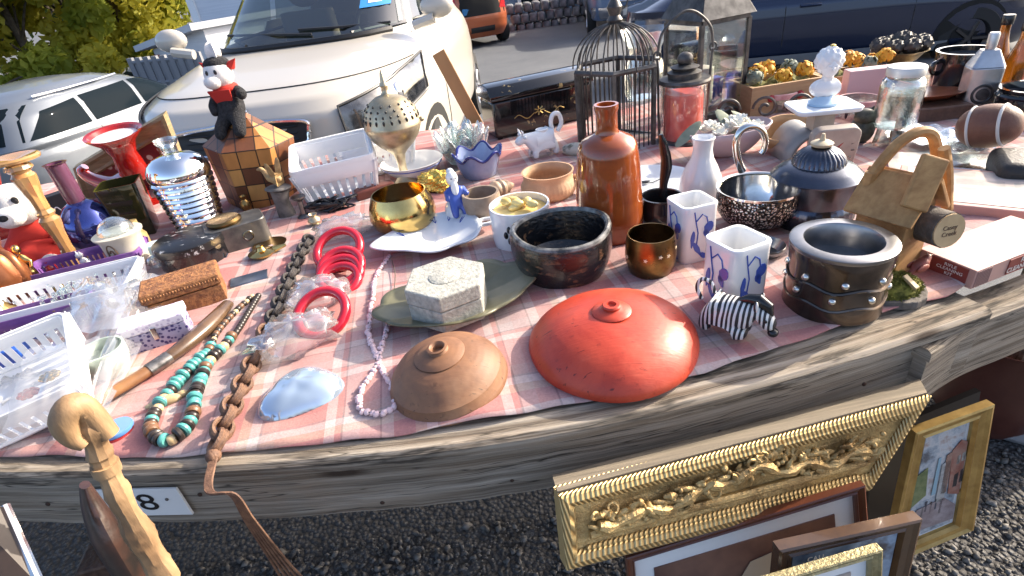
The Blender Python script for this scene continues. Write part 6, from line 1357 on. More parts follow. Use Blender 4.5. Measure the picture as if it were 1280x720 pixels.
# white slatted baskets
m_wpl = M('white plastic', (.80, .80, .80), .35); m_pur = M('purple plastic', (.13, .05, .20), .3, 0, (.2, .09, .3), 14)
def basket(lab, loc, rot, w_, d_, h_, mat, flare=1.12, ns=(14, 8), name='slotted_basket', tilt=(0, 0)):
    t = T(name, lab, 'basket', loc, (R(tilt[0]), R(tilt[1]), rot)); a, b = w_ / 2, d_ / 2
    MB().prism(rrect(a, b, .012, 3), 0, .004).build('base', mat, t)
    for zz, th in ((.12, .008), (.86, .011), (1.0, .006)):
        f = 1 + (flare - 1) * zz; pl = rrect(a * f, b * f, .012 * f, 3); g = MB(); g.tube([(x, y, h_ * zz) for x, y in pl], th * h_ / .08 * .6, 6, closed=True, flat=2.4 if zz > .2 else 1.2); g.build('band' if zz < .9 else 'rim', mat, t)
    g = MB()
    for (p, r_, n) in (((-a, -b), (a, -b), ns[0]), ((a, -b), (a, b), ns[1]), ((a, b), (-a, b), ns[0]), ((-a, b), (-a, -b), ns[1])):
        for i in range(n + 1):
            u = i / n; x = p[0] + (r_[0] - p[0]) * u; y = p[1] + (r_[1] - p[1]) * u; tx = (r_[0] - p[0]) / math.hypot(r_[0] - p[0], r_[1] - p[1]); ty = (r_[1] - p[1]) / math.hypot(r_[0] - p[0], r_[1] - p[1]); hw = .32 * math.hypot(r_[0] - p[0], r_[1] - p[1]) / n
            g.add([(x - tx * hw, y - ty * hw, 0), (x + tx * hw, y + ty * hw, 0), ((x + tx * hw) * flare, (y + ty * hw) * flare, h_ * .97), ((x - tx * hw) * flare, (y - ty * hw) * flare, h_ * .97)], [[0, 1, 2, 3]])
    g.build('slatted_sides', mat, t, smooth=0, solid=.002); return t
q = P(425, 252) + V((0, .08, .002)); basket('white slatted plastic basket standing before the white hatchback headlight', q, R(12), .19, .15, .135, m_wpl, 1.25, (9, 6), tilt=(10, -2))
q = P(470, 226) + V((.0, .1, .002)); basket('second white slatted basket nested behind the first near the incense burner', q, R(20), .20, .13, .10, m_wpl, 1.2, (10, 6))
q = P(455, 205); o = MB().prism(rrect(.1, .07, .02, 4), 0, .05, 1.15).build('plastic_tray', glass('cloudy plastic', '#dfe6ea', .3, .15, lw=.3), loc=q + V((0, .06, 0)), rot=R(15), bevel=.003); tag(o, 'cloudy clear plastic tub behind the white slatted baskets', 'tub')
q = P(415, 262); g = MB(); rr = random.Random(6); pts = [V((rr.uniform(-.08, .08), rr.uniform(-.035, .035), rr.uniform(.004, .03))) for _ in range(46)]; g.tube(walk(pts, 260), .0035, 5); o = g.build('beaded_cord', m_bk, loc=q, rot=R(10)); tag(o, 'tangled black beaded cord heaped under the white slatted basket', 'cord')
q = P(112, 350) + V((0, .03, .001)); basket('purple slotted tray standing before the white cat figurine', q, R(16), .24, .10, .05, m_pur, 1.08, (20, 8))
q = P(45, 420) + V((0, .02, .001)); basket('purple slotted tray wedged between the two white slotted baskets', q, R(17), .22, .06, .05, m_pur, 1.05, (18, 5))
q = P(75, 405) + V((0, .05, .001)); basket('white slotted basket of trinkets behind the purple tray', q, R(16), .28, .15, .06, m_wpl, 1.08, (16, 8))
q = P(45, 520) + V((0.0, .0, .001)); q = q + V((-.025, -.008, .030)); basket('big white slotted basket at the near corner of the table', q, R(26), .25, .155, .07, m_wpl, 1.1, (16, 9), tilt=(20, -6))
q = P(12, 455); o = MB().box((0, 0, .02), (.08, .05, .04)).build('blue_box', M('royal blue plastic', (.02, .10, .45), .4), loc=q, rot=R(17), smooth=0, bevel=.004); tag(o, 'royal blue plastic box beside the near white slotted basket', 'box')
# more small things packed between the bigger ones
for px, py, r_, hh_, mt, lab in ((80, 372, .017, .05, m_gold, 'small brass vase in front of the white plush animal'), (70, 345, .014, .045, m_rub, 'little ruby glass bottle beside the slim brass figurine'), (222, 308, .016, .04, m_pew, 'dull pewter egg cup between pale carton and ribbed bottle'), (20, 335, .02, .06, m_amc, 'stubby amber glass cup behind the copper jug'), (312, 268, .017, .06, m_brs, 'dark brass pot at the foot of the patchwork box'), (395, 282, .018, .035, m_nick, 'small nickel cup near the tangled black cord'), (228, 330, .012, .03, m_gl2, 'tiny clear glass phial beside the scuffed black tin')):
    q = P(px, py); o = MB().lathe([(0, 0), (r_ * .8, 0), (r_ * .85, hh_ * .06), (r_ * .5, hh_ * .15), (r_, hh_ * .45), (r_ * .9, hh_ * .65), (r_ * .45, hh_ * .82), (r_ * .7, hh_), (r_ * .6, hh_), (r_ * .35, hh_ * .8), (0, hh_ * .7)], 24).build('small_cup' if 'cup' in lab else 'small_vessel', mt, loc=q); tag(o, lab, 'cup' if 'cup' in lab else 'vessel')
for px, py, z, mt, lab in ((35, 492, .06, m_rub, 'dark red brooch lying in the near tilted white basket'), (62, 470, .07, m_gold, 'gilt brooch beside the red one in the near tilted basket'), (72, 385, .05, m_dk, 'tan carved brooch in the far white basket of trinkets')):
    q = P(px, py, TZ + z); br = MB()
    for k_ in range(8): br.ell((.011 * math.cos(k_ * pi / 4), .011 * math.sin(k_ * pi / 4), 0), (.006, .005, .004), 8, 6)
    br.ell((0, 0, .001), (.008, .008, .005), 12, 8); o = br.build('brooch', mt, loc=q); tag(o, lab, 'brooch')
# crystal pieces in a clear bag
m_bag = glass('clear bag film', '#fafafa', .03, .11, lw=.28, milk=.2)
def crumple(lab, bx, by, rx, ry, rz, seed, name='plastic_bag', rot=0, zz=0, amp=.22, mat=None, solid=0):
    q = P(bx, by, TZ + zz); rr = random.Random(seed); ph = [rr.uniform(0, 6.28) for _ in range(8)]
    def fn(a, b): return 1 + amp * (.5 * math.sin(5 * a + ph[0] + 2 * math.sin(3 * b)) * math.cos(b * 4 + ph[1]) + .35 * math.sin(11 * a + ph[2] + 5 * b) + .3 * math.sin(17 * b + ph[3] + 4 * a) * .8)
    jit = {}
    def fj(a, b):
        kk = (round(a, 3), round(b, 3)); jit.setdefault(kk, rr.uniform(-1, 1)); return fn(a, b) * (1 + .13 * jit[kk])
    g = MB(); g.ell((0, 0, rz * .75), (rx, ry, rz), 26, 13, fn=fj); g.v = [(x, y, max(z, .001 + .002 * math.sin(x * 60))) for x, y, z in g.v]
    o = g.build(name, mat or m_bag, loc=q, rot=rot, smooth=180); tag(o, lab, 'bag'); return o
crumple('large clear plastic bag draped over glass trinkets beside the carved box', 150, 405, .14, .075, .04, 2, rot=R(35))
def film(lab, pts, seed, lift=.02, nu=30, nv=14):
    """a loose crumpled sheet over the four given table points"""
    rr = random.Random(seed); a, b, c, d = [V(p) for p in pts]; nz_ = {}
    def fn(u, v):
        kk = (round(u * nu), round(v * nv)); nz_.setdefault(kk, (rr.uniform(-1, 1), rr.uniform(-1, 1), rr.random()))
        n_ = nz_[kk]; p = (a * (1 - u) + b * u) * (1 - v) + (d * (1 - u) + c * u) * v; e_ = 4 * min(u, 1 - u, .25) * 4 * min(v, 1 - v, .25)
        return p + V((n_[0] * .005, n_[1] * .005, .004 + lift * e_ * (.6 + .4 * math.sin(9 * u + 5 * v)) + .009 * n_[2]))
    o = MB().grid(fn, nu, nv).build('plastic_sheet', m_bag, smooth=180, sub=1); tag(o, lab, 'plastic sheet'); return o
film('long crumpled clear plastic sleeve trailing from the scroll jar past the purple box', [P(70, 552, TZ + .01), P(118, 560, TZ + .008), P(215, 352, TZ + .03), P(160, 335, TZ + .05)], 31, .03, 26, 8)
film('loose clear plastic film spread over the near tilted white basket', [P(8, 548, TZ + .07), P(100, 520, TZ + .06), P(128, 425, TZ + .10), P(40, 440, TZ + .12)], 32, .012, 13, 9)
film('crinkled clear film laid over beads beside the purple tray', [P(85, 425, TZ + .07), P(150, 415, TZ + .06), P(165, 350, TZ + .07), P(100, 350, TZ + .09)], 33, .015, 11, 8)
for px, py, r_, lab in ((158, 352, .024, 'clear glass ball at the end of the plastic bag'), (130, 376, .02, 'faceted clear crystal knob among beads in the bag'), (200, 340, .018, 'small clear glass stopper by the scroll jar foot')):
    q = P(px, py); o = MB().ell((0, 0, r_ * 1.0), r_, 10 if 'facet' in lab else 22, 6 if 'facet' in lab else 14).build('glass_ball' if 'ball' in lab else 'crystal_stopper', m_gl2, loc=q + V((0, 0, .012)), smooth=0 if 'facet' in lab else 60); tag(o, lab, 'glass ornament')
q = P(98, 392); g = MB(); rr = random.Random(12)
for i in range(160): g.ell((rr.gauss(0, .035), rr.gauss(0, .03), rr.uniform(.005, .03)), rr.uniform(.003, .006), 6, 4)
o = g.build('crystal_beads', m_gl2, loc=q + V((0, 0, .03))); tag(o, 'heap of small clear crystal beads in the white slotted basket', 'beads', kind='stuff')
q, rad, h = at(148, 474, 54, 432, .8); L('tealight_glass', 'pale green frosted glass tealight cup below the purple box', 'candle cup', 148, 475, 54, 436, [(0, 0), (.6, 0), (.8, .15), (.98, .6), (1, 1)], M('frosted green glass', (.55, .66, .58), .25, tr=.3, coat=.2), t=.004)
crumple('small trinket wrapped in clear film inside the near white basket', 40, 500, .05, .035, .03, 21, rot=R(20), zz=.01)
# carved wooden box
m_crv = M('carved sheesham', (.36, .16, .055), .45, 0, (.17, .065, .024), 90, lo=.40, hi=.60, bump=1, bs=150)
q, rz_, w_, d_ = boxat((174, 388), (268, 384), (289, 350))
A, B = P(176, 392), P(272, 390); q = (A + B) / 2; d = B - A; w_ = .152; rz_ = R(24); q = P(230, 394) + V((-.004, .047, 0))
cbx = T('carved_box', 'carved reddish wooden box with a hinged lid behind the purple trinket box', 'box', q, rz_); h = .07
MB().box((0, 0, h * .3), (w_, .084, h * .6)).build('box_body', m_crv, cbx, smooth=0, bevel=.002); ld = MB().box((0, 0, h * .81), (w_ * 1.03, .088, h * .36)).build('lid', m_crv, cbx, smooth=0, bevel=.004)
g = MB()
for i in range(26):
    x = -w_ / 2 + (i + .5) * w_ / 26; g.ell((x, -.0445, h * .82), (.0019, .0016, .004), 6, 5)
g.build('carved_notching', m_crv, ld); 
# purple patterned trinket box
t = NT('purple scale print'); t.setp(.45); vv = t.vor(150); t.col(t.ramp(vv.outputs['Distance'], [(.3, (.035, .025, .13)), (.45, (.36, .33, .46))])); m_pp = t.m
t = NT('lavender scale print'); t.setp(.45); vv = t.vor(160); t.col(t.ramp(vv.outputs['Distance'], [(.3, (.45, .40, .55)), (.45, (.68, .64, .74))])); m_lp = t.m
q = P(196, 437) + V((.0, .03, 0)); tbx = T('trinket_box', 'purple patterned trinket box with a lavender lid and silver clasp', 'box', q, R(22)); tbx.scale = (1.22, 1.22, 1.22); MB().box((0, 0, .017), (.092, .045, .034)).build('box_body', m_pp, tbx, smooth=0, bevel=.002)
ld = MB().box((0, 0, .042), (.095, .048, .015)).build('lid', m_lp, tbx, smooth=0, bevel=.002); MB().box((0, -.0255, .03), (.008, .003, .022)).build('clasp', m_sil, tbx, smooth=0, bevel=.001)
# horn handled knife
pa = [P(70, 540, TZ + .012), P(120, 503, TZ + .016), P(175, 470, TZ + .018), P(225, 436, TZ + .02), P(262, 405, TZ + .018), P(285, 380, TZ + .014)]
pth = walk(pa, 50); n = len(pth); hk = T('horn_knife', 'long dark horn knife sheath with pale bolster lying beside the turquoise necklace', 'knife')
m_horn = M('dark horn', (.035, .02, .014), .25, 0, (.13, .075, .04), 12, coat=.3); m_hw = M('tan horn wood', (.30, .15, .06), .4, 0, (.16, .07, .03), 14)
MB().tube(pth[n // 2:], [.012 + .006 * math.sin(pi * i / (n - n // 2)) for i in range(n - n // 2)], 12, flat=.8).build('horn_sheath', m_horn, hk); MB().tube(pth[n // 5:n // 2 + 1], .0125, 12, flat=.8).build('handle', m_hw, hk); MB().tube(pth[n // 2 - 3:n // 2 + 3], .0145, 12, flat=.8).build('bolster', M('silvery bolster', (.35, .33, .3), .3, .8, (.1, .09, .08), 50), hk); MB().tube(pth[:n // 5 + 1], [.009, .0125] + [.0125] * (n // 5 - 1), 10, flat=.8).build('tip', m_horn, hk)
# blue round box
q = P(149, 541); bx_ = T('round_box', 'small round blue lidded box with a red edge by the turquoise necklace', 'box', q, R(0)); MB().lathe([(0, 0), (.026, 0), (.027, .003), (.026, .006), (0, .006)], 36).build('red_base', M('red lacquer', (.4, .03, .03), .4), bx_); MB().lathe([(0, .007), (.0245, .007), (.025, .009), (.0235, .013), (0, .0135)], 36).build('blue_lid', M('sky blue lid', (.10, .25, .52), .3, coat=.3), bx_)
# brass lamp, pewter plate pieces
q = P(330, 322); bl = T('brass_oil_lamp', 'small brass oil lamp beside the grey clasped case', 'oil lamp', q, R(20)); MB().lathe([(0, 0), (.018, 0), (.02, .003), (.032, .012), (.034, .016), (.012, .022), (.008, .03), (.01, .034), (0, .036)], 28).build('lamp_body', m_gold, bl); MB().tube([(.028, 0, .014), (.06, 0, .018)], [.009, .004], 8).build('spout', m_gold, bl)
q = P(312, 350); o = MB().box((0, 0, .003), (.085, .05, .006)).build('pewter_plaque', m_pew, loc=q, rot=R(18), smooth=0, bevel=.002); tag(o, 'flat dull pewter plaque lying behind the carved box', 'plaque')
q = P(338, 308); o = MB().lathe([(0, 0), (.02, 0), (.042, .006), (.044, .008), (.03, .006), (0, .003)], 32).build('brass_dish', m_brs, loc=q); tag(o, 'little dark brass dish beside the braided ring chain', 'dish')

# ------------------------------------------------------------------ jewellery
m_tq = M('turquoise bead', (.06, .27, .26), .4, 0, (.10, .34, .30), 60); m_dkb = M('dark wood bead', (.03, .022, .018), .35); m_brb = M('brown wood bead', (.16, .08, .04), .4); m_bnb = M('bone bead', (.55, .44, .26), .45, 0, (.42, .3, .15), 60); m_str = M('bead string', (.1, .08, .06), .8)
nk = T('bead_necklace', 'turquoise and wooden bead necklace with a carved tan bird pendant', 'necklace')
zc = .006
def pz(x, y, z=zc): return P(x, y, TZ + z + .003)
s1 = walk([pz(318, 368), pz(292, 392), pz(270, 418), pz(262, 440), pz(240, 462), pz(222, 482), pz(205, 503), pz(194, 520), pz(190, 538), pz(200, 551), pz(214, 552), pz(232, 540), pz(243, 520), pz(245, 500), pz(252, 478), pz(262, 455), pz(280, 436), pz(296, 415), pz(310, 392), pz(324, 368)], 240)
MB().tube(s1, .0012, 5).build('string', m_str, nk)
pos = [s1[0]]; acc = 0; seq = []
rr = random.Random(5); ln_ = sum((b - a).length for a, b in zip(s1, s1[1:])); d = 0.0; i = 0
cum = [0]
for a, b in zip(s1, s1[1:]): cum.append(cum[-1] + (b - a).length)
def along(d):
    for i in range(len(s1) - 1):
        if cum[i + 1] >= d: t_ = (d - cum[i]) / max(1e-9, cum[i + 1] - cum[i]); return s1[i].lerp(s1[i + 1], t_), (s1[i + 1] - s1[i]).normalized()
    return s1[-1], (s1[-1] - s1[-2]).normalized()
d = .004; cnt = 0
while d < ln_ - .004 and cnt < 95:
    u = d / ln_; mid = .2 < u < .82
    if mid: kind = rr.choice('ttddbnt'); rb_, th = rr.uniform(.0095, .0125), (.0095 if kind in 'td' else .012)
    else: kind = 'd' if (u > .5 or cnt % 2) else rr.choice('bn'); rb_, th = .0066, .0098
    if kind == 'n': rb_ *= .85
    p, tg = along(d + th / 2); mm = rot_from(tg.orthogonal(), z=tg)
    g = MB(); g.lathe([(0, -th * .48), (rb_ * .8, -th * .48), (rb_, -th * .2), (rb_, th * .2), (rb_ * .8, th * .48), (0, th * .48)], 14); g.v = [tuple(mm @ V(v)) for v in g.v]
    g.build('bead', {'t': m_tq, 'd': m_dkb, 'b': m_brb, 'n': m_bnb}[kind], nk, loc=(p.x, p.y, TZ + .003 + rb_)); d += th; cnt += 1
q = P(210, 500, TZ + .012)
g = MB(); g.ell((0, 0, 0), (.022, .011, .008), 18, 12); g.ell((.022, .006, .0), (.009, .007, .006)); g.tube([(-.015, 0, 0), (-.034, -.004, 0)], [.008, .003], 8); g.build('bird_pendant', m_bnb, nk, loc=q, rot=R(15))
# ring chain belt
m_rope1 = M('black cord leather', (.018, .016, .015), .6, 0, (.06, .05, .045), 80, bump=.5, bs=300); m_rope2 = M('brown cord leather', (.20, .105, .06), .6, 0, (.10, .05, .03), 80, bump=.6, bs=320)
rc = T('ring_chain', 'braided leather ring chain fading black to brown with a tassel over the edge', 'belt')
cp_ = [pz(388, 300), pz(372, 330), pz(358, 362), pz(345, 396), pz(330, 425), pz(318, 455), pz(303, 488), pz(288, 520), pz(276, 552), pz(266, 580)]
cpth = spaced(walk(cp_, 160), .026); NL = len(cpth)
for i in range(NL - 1):
    a, b = cpth[i], cpth[i + 1]; tg = (b - a).normalized(); c = (a + b) / 2; mm = rot_from(tg, z=V((0, 0, 1)) + Matrix.Rotation(0, 3, 'X') @ (tg.cross(V((0, 0, 1))) * (.75 if i % 2 else -.75)))
    g = MB(); sz = .0205 * (1 + .12 * (i / NL))
    for off in (-.003, .003): g.ring((0, 0, off), sz * .72, .0045, 22, 6, sx=1.15, sy=.85)
    g.v = [tuple(mm @ V(v)) for v in g.v]; g.build('link', m_rope1 if i < NL * .52 else m_rope2, rc, loc=(c.x, c.y, TZ + .016))
e = cpth[-1]; ts = P(268, 590, TZ); yb_ = PY(270, 590, .555)
for i in range(5):
    dx = (i - 2) * .0022
    pts = walk([e + V((dx, 0, .006)), V((e.x + .014 + dx, .536, TZ + .006)), PY(287 + i * 2, 618, .522), PY(306 + i * 3, 650, .518), PY(338 + i * 5, 700, .514), PY(352 + i * 7, 724, .51)], 30); MB().tube(pts, .0021, 6).build('tassel_cord', m_rope2, rc)
MB().ell(tuple(V((e.x, e.y - .012, TZ + .012))), (.011, .012, .011), 12, 8).build('knot', m_rope2, rc)
# rose quartz chip necklace
m_rq = M('rose quartz chips', (.66, .46, .50), .25, 0, (.75, .60, .60), 60, coat=.3); rq = T('quartz_necklace', 'pale pink rose quartz chip necklace lying between bangles and shell dish', 'necklace')
s1 = walk([pz(486, 318), pz(470, 345), pz(464, 380), pz(460, 415), pz(470, 448), pz(462, 470), pz(450, 490), pz(450, 510), pz(470, 516), pz(490, 508), pz(494, 490), pz(482, 470), pz(474, 448), pz(482, 415), pz(490, 380), pz(494, 345), pz(490, 325)], 200)
MB().tube(s1, .001, 4).build('string', m_str, rq); ps = spaced(s1, .0092); rr = random.Random(8)
for p in ps[:98]:
    s_ = rr.uniform(.004, .0062); MB().ell((0, 0, 0), (s_ * 1.2, s_, s_ * .8), 7, 5, m=Matrix.Rotation(rr.uniform(0, 3), 3, 'Z') @ Matrix.Rotation(rr.uniform(0, 3), 3, 'X')).build('quartz_chip', m_rq, rq, loc=(p.x + rr.uniform(-.002, .002), p.y + rr.uniform(-.002, .002), TZ + .007), smooth=0)
# red bangles
m_bang = M('red lacquer bangle', (.50, .012, .028), .12, coat=.6)
for i, (px, py, z, w_, tx, tz, lab) in enumerate(((423, 312, .036, 70, 32, 0, 'red lacquer bangle topmost and farthest of the stacked bangles'), (426, 334, .026, 66, 27, 6, 'red lacquer bangle second in the leaning stack of bangles'), (425, 343, .018, 66, 24, 9, 'red lacquer bangle third in the leaning stack of bangles'), (423, 352, .010, 66, 20, 5, 'red lacquer bangle lowest in the leaning stack of bangles'), (402, 392, .026, 80, 30, 0, 'red lacquer bangle lying apart in wrapped film nearest the table edge'))):
    q = P(px, py, TZ + z); r_ = w_ * mpp(q) / 2 * .92; o = MB().ring((0, 0, 0), r_ - .008, .0105, 44, 10).build('bangle', m_bang, loc=q, rot=(R(tx), R(-6), R(tz))); tag(o, lab, 'bangle', 'red lacquer bangles')
crumple('crumpled clear film bag over the nearest red bangle', 374, 430, .075, .058, .03, 5, rot=R(30), amp=.26)
crumple('clear film bag peeking out behind the stacked red bangles', 434, 292, .08, .05, .028, 6, rot=R(0), amp=.22)
crumple('clear film wrapped round the middle of the red bangles', 400, 376, .065, .06, .026, 7, rot=R(60), amp=.22)
# puffed silvery film pouch
t = NT('silvery film'); t.setp(.06, .6, coat=.5); t.col((.45, .56, .68)); m_film = t.m
q = P(378, 494); g = MB()
def pouch(u, v):
    a = 2 * pi * u; r_ = v * (1 + .10 * math.cos(3 * a + 1.9)); return (.068 * r_ * math.cos(a), .056 * r_ * math.sin(a), .003 + .03 * (1 - v * v) ** .5 + .0018 * math.sin(9 * math.cos(a) * v + 2) * math.sin(7 * math.sin(a) * v + 1) * (1 - v * v) + .001 * math.sin(31 * a + 4 * math.sin(3 * a)) * v ** 14)
g.grid(pouch, 72, 14, cu=True); o = g.build('film_pouch', m_film, loc=q, rot=R(25), smooth=180); tag(o, 'puffed mirror bright film pouch reflecting sky beside the ring chain', 'pouch')
# ------------------------------------------------------------------ right end
m_bw = M('bleached birch wood', (.44, .245, .09), .7, 0, (.30, .15, .05), 10, stretch=(1, 6, 6), bump=.2); m_bw2 = M('log end grain', (.55, .40, .22), .6, 0, (.45, .31, .16), 30); m_brk = M('grey bark', (.17, .15, .13), .9, 0, (.08, .07, .06), 50, bump=.8, bs=90)
q = P(1128, 352) + V((.0, .06, 0)); h_ = .125; bh = T('birdhouse', 'rustic pale wood birdhouse with a branch handle and log end perch', 'birdhouse', q, R(28))
W, D_ = .085, .085
g = MB(); g.box((0, 0, h_ * .5), (W, D_, h_)); g.build('house_walls', m_bw, bh, smooth=0, bevel=.002)
hp = h_ + .05
for s_ in (-1, 1):
    g = MB(); a = V((0, 0, hp + .004)); b = V((s_ * (W * .5 + .016), 0, h_ - .012)); d = (b - a).normalized(); n_ = V((-d.z, 0, d.x)) * s_; g.box((a + b) / 2 + n_ * .004, ((b - a).length, D_ + .028, .008), rot_from(d, z=n_)); g.build('roof_board', m_bw, bh, smooth=0, bevel=.0015)
g = MB(); g.add([(-W / 2, y, h_) for y in (-D_ / 2 + .001, D_ / 2 - .001)] + [(W / 2, y, h_) for y in (-D_ / 2 + .001, D_ / 2 - .001)] + [(0, y, hp) for y in (-D_ / 2 + .001, D_ / 2 - .001)], [[0, 2, 4], [1, 5, 3], [0, 4, 5, 1], [2, 3, 5, 4]]); g.build('gable', m_bw, bh, smooth=0)
def lb(px, py, dy=0): 
    p = PP(px, py, q.y + dy) - q; c, s_ = math.cos(R(-28)), math.sin(R(-28)); return V((p.x * c - p.y * s_, p.x * s_ + p.y * c, p.z))
g = MB(); g.tube(walk([lb(1082, 330, .03), lb(1080, 285, .03), lb(1083, 240, .03), lb(1090, 215, .03)], 24), .011, 9); g.build('branch_post', m_bw, bh)
g = MB(); g.tube(walk([lb(1085, 228, .03), lb(1100, 205, .03), lb(1125, 178, .03), lb(1150, 165, .03), lb(1166, 170, .03), lb(1172, 195, .03)], 30), .0095, 9); g.build('branch_handle', m_bw, bh)
g = MB(); g.tube(walk([lb(1180, 185, -.0), lb(1184, 215, -.0), lb(1184, 262, -.0)], 16), .009, 9); g.build('branch_post', m_bw, bh)
a, b = lb(1170, 196, -.045), lb(1141, 262, -.07); d = (b - a).normalized(); g = MB(); g.box((a + b) / 2, (.042, .012, (b - a).length), rot_from(V((1, -.5, .35)), z=d)); g.build('tilted_plank', m_bw, bh, smooth=0, bevel=.003)
b = lb(1185, 288, -.075); cw, sw_ = math.cos(R(-28)), math.sin(R(-28)); dw = V((.12, -.98, .12)); a = b - V((dw.x * cw - dw.y * sw_, dw.x * sw_ + dw.y * cw, dw.z)) * .055; g = MB(); g.tube([a, b], .031, 20); lg = g.build('log_perch', m_brk, bh); d = (b - a).normalized(); g = MB(); g.tube([b + d * .0005, b + d * .003], .0292, 20); g.build('end_grain', m_bw2, lg)
mm = rot_from(V((1, .25, 0)), z=d * 1.0); zz = d
xa = V((0, 0, 1)).cross(d).normalized(); ya = d.cross(xa); mt = Matrix((xa, ya, d)).transposed()
lettering('Casey\nCreek', .011, m_scrl, lg, b + d * .0035, mt.to_euler(), .0003)
# red bird
q2 = P(1148, 338, TZ + .03); rb_ = T('red_bird', 'small red wooden bird perched on the moss beside the birdhouse', 'bird figurine', q2, R(20)); m_rbd = M('red bird paint', (.28, .05, .03), .5, 0, (.18, .06, .04), 40); k = .0075
skin('bird_body', [(tuple(x * k for x in p), r_ * k) for p, r_ in [((0, 0, 1.2), 1.5), ((1.3, 0, 2.2), 1.15), ((2.1, 0, 3.0), .9), ((3.0, 0, 3.1), .3), ((-1.8, 0, .8), .8), ((-3.8, 0, -.4), .45), ((-5.2, 0, -1.2), .3)]], [(0, 1), (1, 2), (2, 3), (0, 4), (4, 5), (5, 6)], m_rbd, rb_)
for s_ in (-1, 1): MB().ell((-.6 * k, s_ * 1.25 * k, 1.3 * k), (2.0 * k, .35 * k, .9 * k), 12, 8).build('wing', m_rbd, rb_); MB().ell((2.5 * k, s_ * .6 * k, 3.4 * k), (.16 * k, .12 * k, .16 * k), 6, 5).build('eye', m_bk, rb_)
MB().tube([(2.9 * k, 0, 3.05 * k), (3.7 * k, 0, 2.9 * k)], [.35 * k, .04 * k], 6).build('beak', m_bw2, rb_)
# moss on a slab
q3 = P(1138, 386) + V((0, .045, 0)); ms = T('moss_mount', 'slab of bark wood topped with yellow green moss at the table edge', 'ornament', q3, R(22)); MB().prism([(.062 * math.cos(a) * (1 + .12 * math.sin(3 * a)), .045 * math.sin(a) * (1 + .1 * math.cos(4 * a))) for a in [2 * pi * i / 18 for i in range(18)]], 0, .014).build('wood_slab', m_brk, ms, smooth=0, bevel=.002)
m_ms = M('dried moss', (.22, .20, .03), .95, 0, (.09, .09, .015), 70); g = MB(); rr = random.Random(2)
for i in range(2600):
    a, r_ = rr.uniform(0, 6.28), rr.random() ** .5; p = V((.05 * r_ * math.cos(a), .036 * r_ * math.sin(a), .014 + .026 * (1 - r_ * r_) * rr.uniform(.5, 1.1))); d = V((rr.gauss(0, 1), rr.gauss(0, 1), rr.gauss(.6, .8))).normalized() * .007; s_ = d.orthogonal().normalized() * .0011; g.add([p - s_, p + s_, p + d], [[0, 1, 2]])
g.ell((0, 0, .014), (.048, .034, .022), 20, 12); g.build('moss', m_ms, ms, smooth=0); MB().box((.0, -.022, .036), (.010, .028, .005), Matrix.Rotation(.5, 3, 'X')).build('pale_twig', m_bw2, ms, smooth=0, bevel=.001)
# rifle cleaning kit carton
A = P(1165, 322); B = P(1213, 362); 
q = P(1213, 362); e1 = (P(1268, 340) - q); e1.z = 0; a1 = math.atan2(e1.y, e1.x); 
m_car = M('pale pink carton', (.52, .30, .25), .55, 0, (.46, .27, .23), 12); m_lab = M('maroon print', (.23, .04, .03), .5); m_wlt = M('white print', (.75, .70, .65), .6)
ux = e1.normalized(); uy = V((-ux.y, ux.x, 0)); left = (P(1160, 318) - q); wl = left.length
yl = left.normalized(); mm = Matrix((ux, uy, V((0, 0, 1)))).transposed()
kb = T('cleaning_kit_box', 'long pale carton with maroon panels reading rifle cleaning kit', 'carton', q, a1); hh = .036; Lx, Ly = .24, .10
MB().box((Lx / 2, Ly / 2, hh / 2), (Lx, Ly, hh)).build('carton', m_car, kb, smooth=0, bevel=.0015)
MB().box((-.0008, Ly * .44, hh * .56), (.0016, Ly * .66, hh * .78)).build('end_panel', m_lab, kb, smooth=0)
lettering('RIFLE\nCLEANING\nKIT', .0080, m_wlt, kb, (-.0022, Ly * .40, hh * .56), (pi / 2, 0, -pi / 2), .0002, sx=1.15)
MB().box((Lx * .65, -.0008, hh * .5), (Lx * .62, .0016, hh * .8)).build('side_panel', m_lab, kb, smooth=0)
lettering('RIFLE\nCLEANING KIT', .0135, m_wlt, kb, (Lx * .52, -.0022, hh * .5), (pi / 2, 0, 0), .0002)
g = MB()
for i in range(3): g.box((-.0009, Ly * .62, hh * (.05 + .035 * i)), (.0017, Ly * .9, .0008))
for i in range(9): g.box((Lx * .02 + i * .004, -.0009, hh * .5), (.0012, .0017, hh * .86))
g.build('stripe_print', M('grey print', (.35, .22, .2), .6), kb, smooth=0)
# flat boxed game and magazines
t = NT('printed cover'); t.setp(.3, coat=.3); v1 = t.n('ShaderNodeTexBrick'); v1.inputs['Scale'].default_value = 5; v1.inputs['Color1'].default_value = hexc((.32, .34, .34)); v1.inputs['Color2'].default_value = hexc((.55, .33, .24)); v1.inputs['Mortar'].default_value = hexc((.6, .5, .45)); v1.inputs['Mortar Size'].default_value = .04
t.l(t.obj((1, 1, 1)), v1.inputs['Vector']); c = t.mix(.5, v1.outputs['Color'], t.ramp(t.noise(12, 5), [(.35, (.2, .22, .22)), (.65, (.75, .6, .5))])); t.col(c); m_cov = t.m
q = P(1232, 262) + V((.02, .05, .0)); o = T('flat_game_box', 'flat pink box with a printed picture cover behind the cleaning kit carton', 'box', q, R(-38)); MB().box((0, 0, .014), (.30, .22, .028)).build('box_body', m_car, o, smooth=0, bevel=.002); MB().box((0, 0, .0287), (.27, .19, .001)).build('picture_cover', m_cov, o, smooth=0)
q = P(1180, 222); o = MB().box((0, .06, .004), (.22, .2, .006)).build('magazine', m_cov, loc=q, rot=R(-30), smooth=0); tag(o, 'glossy magazine lying flat between birdhouse and glass dishes', 'magazine')

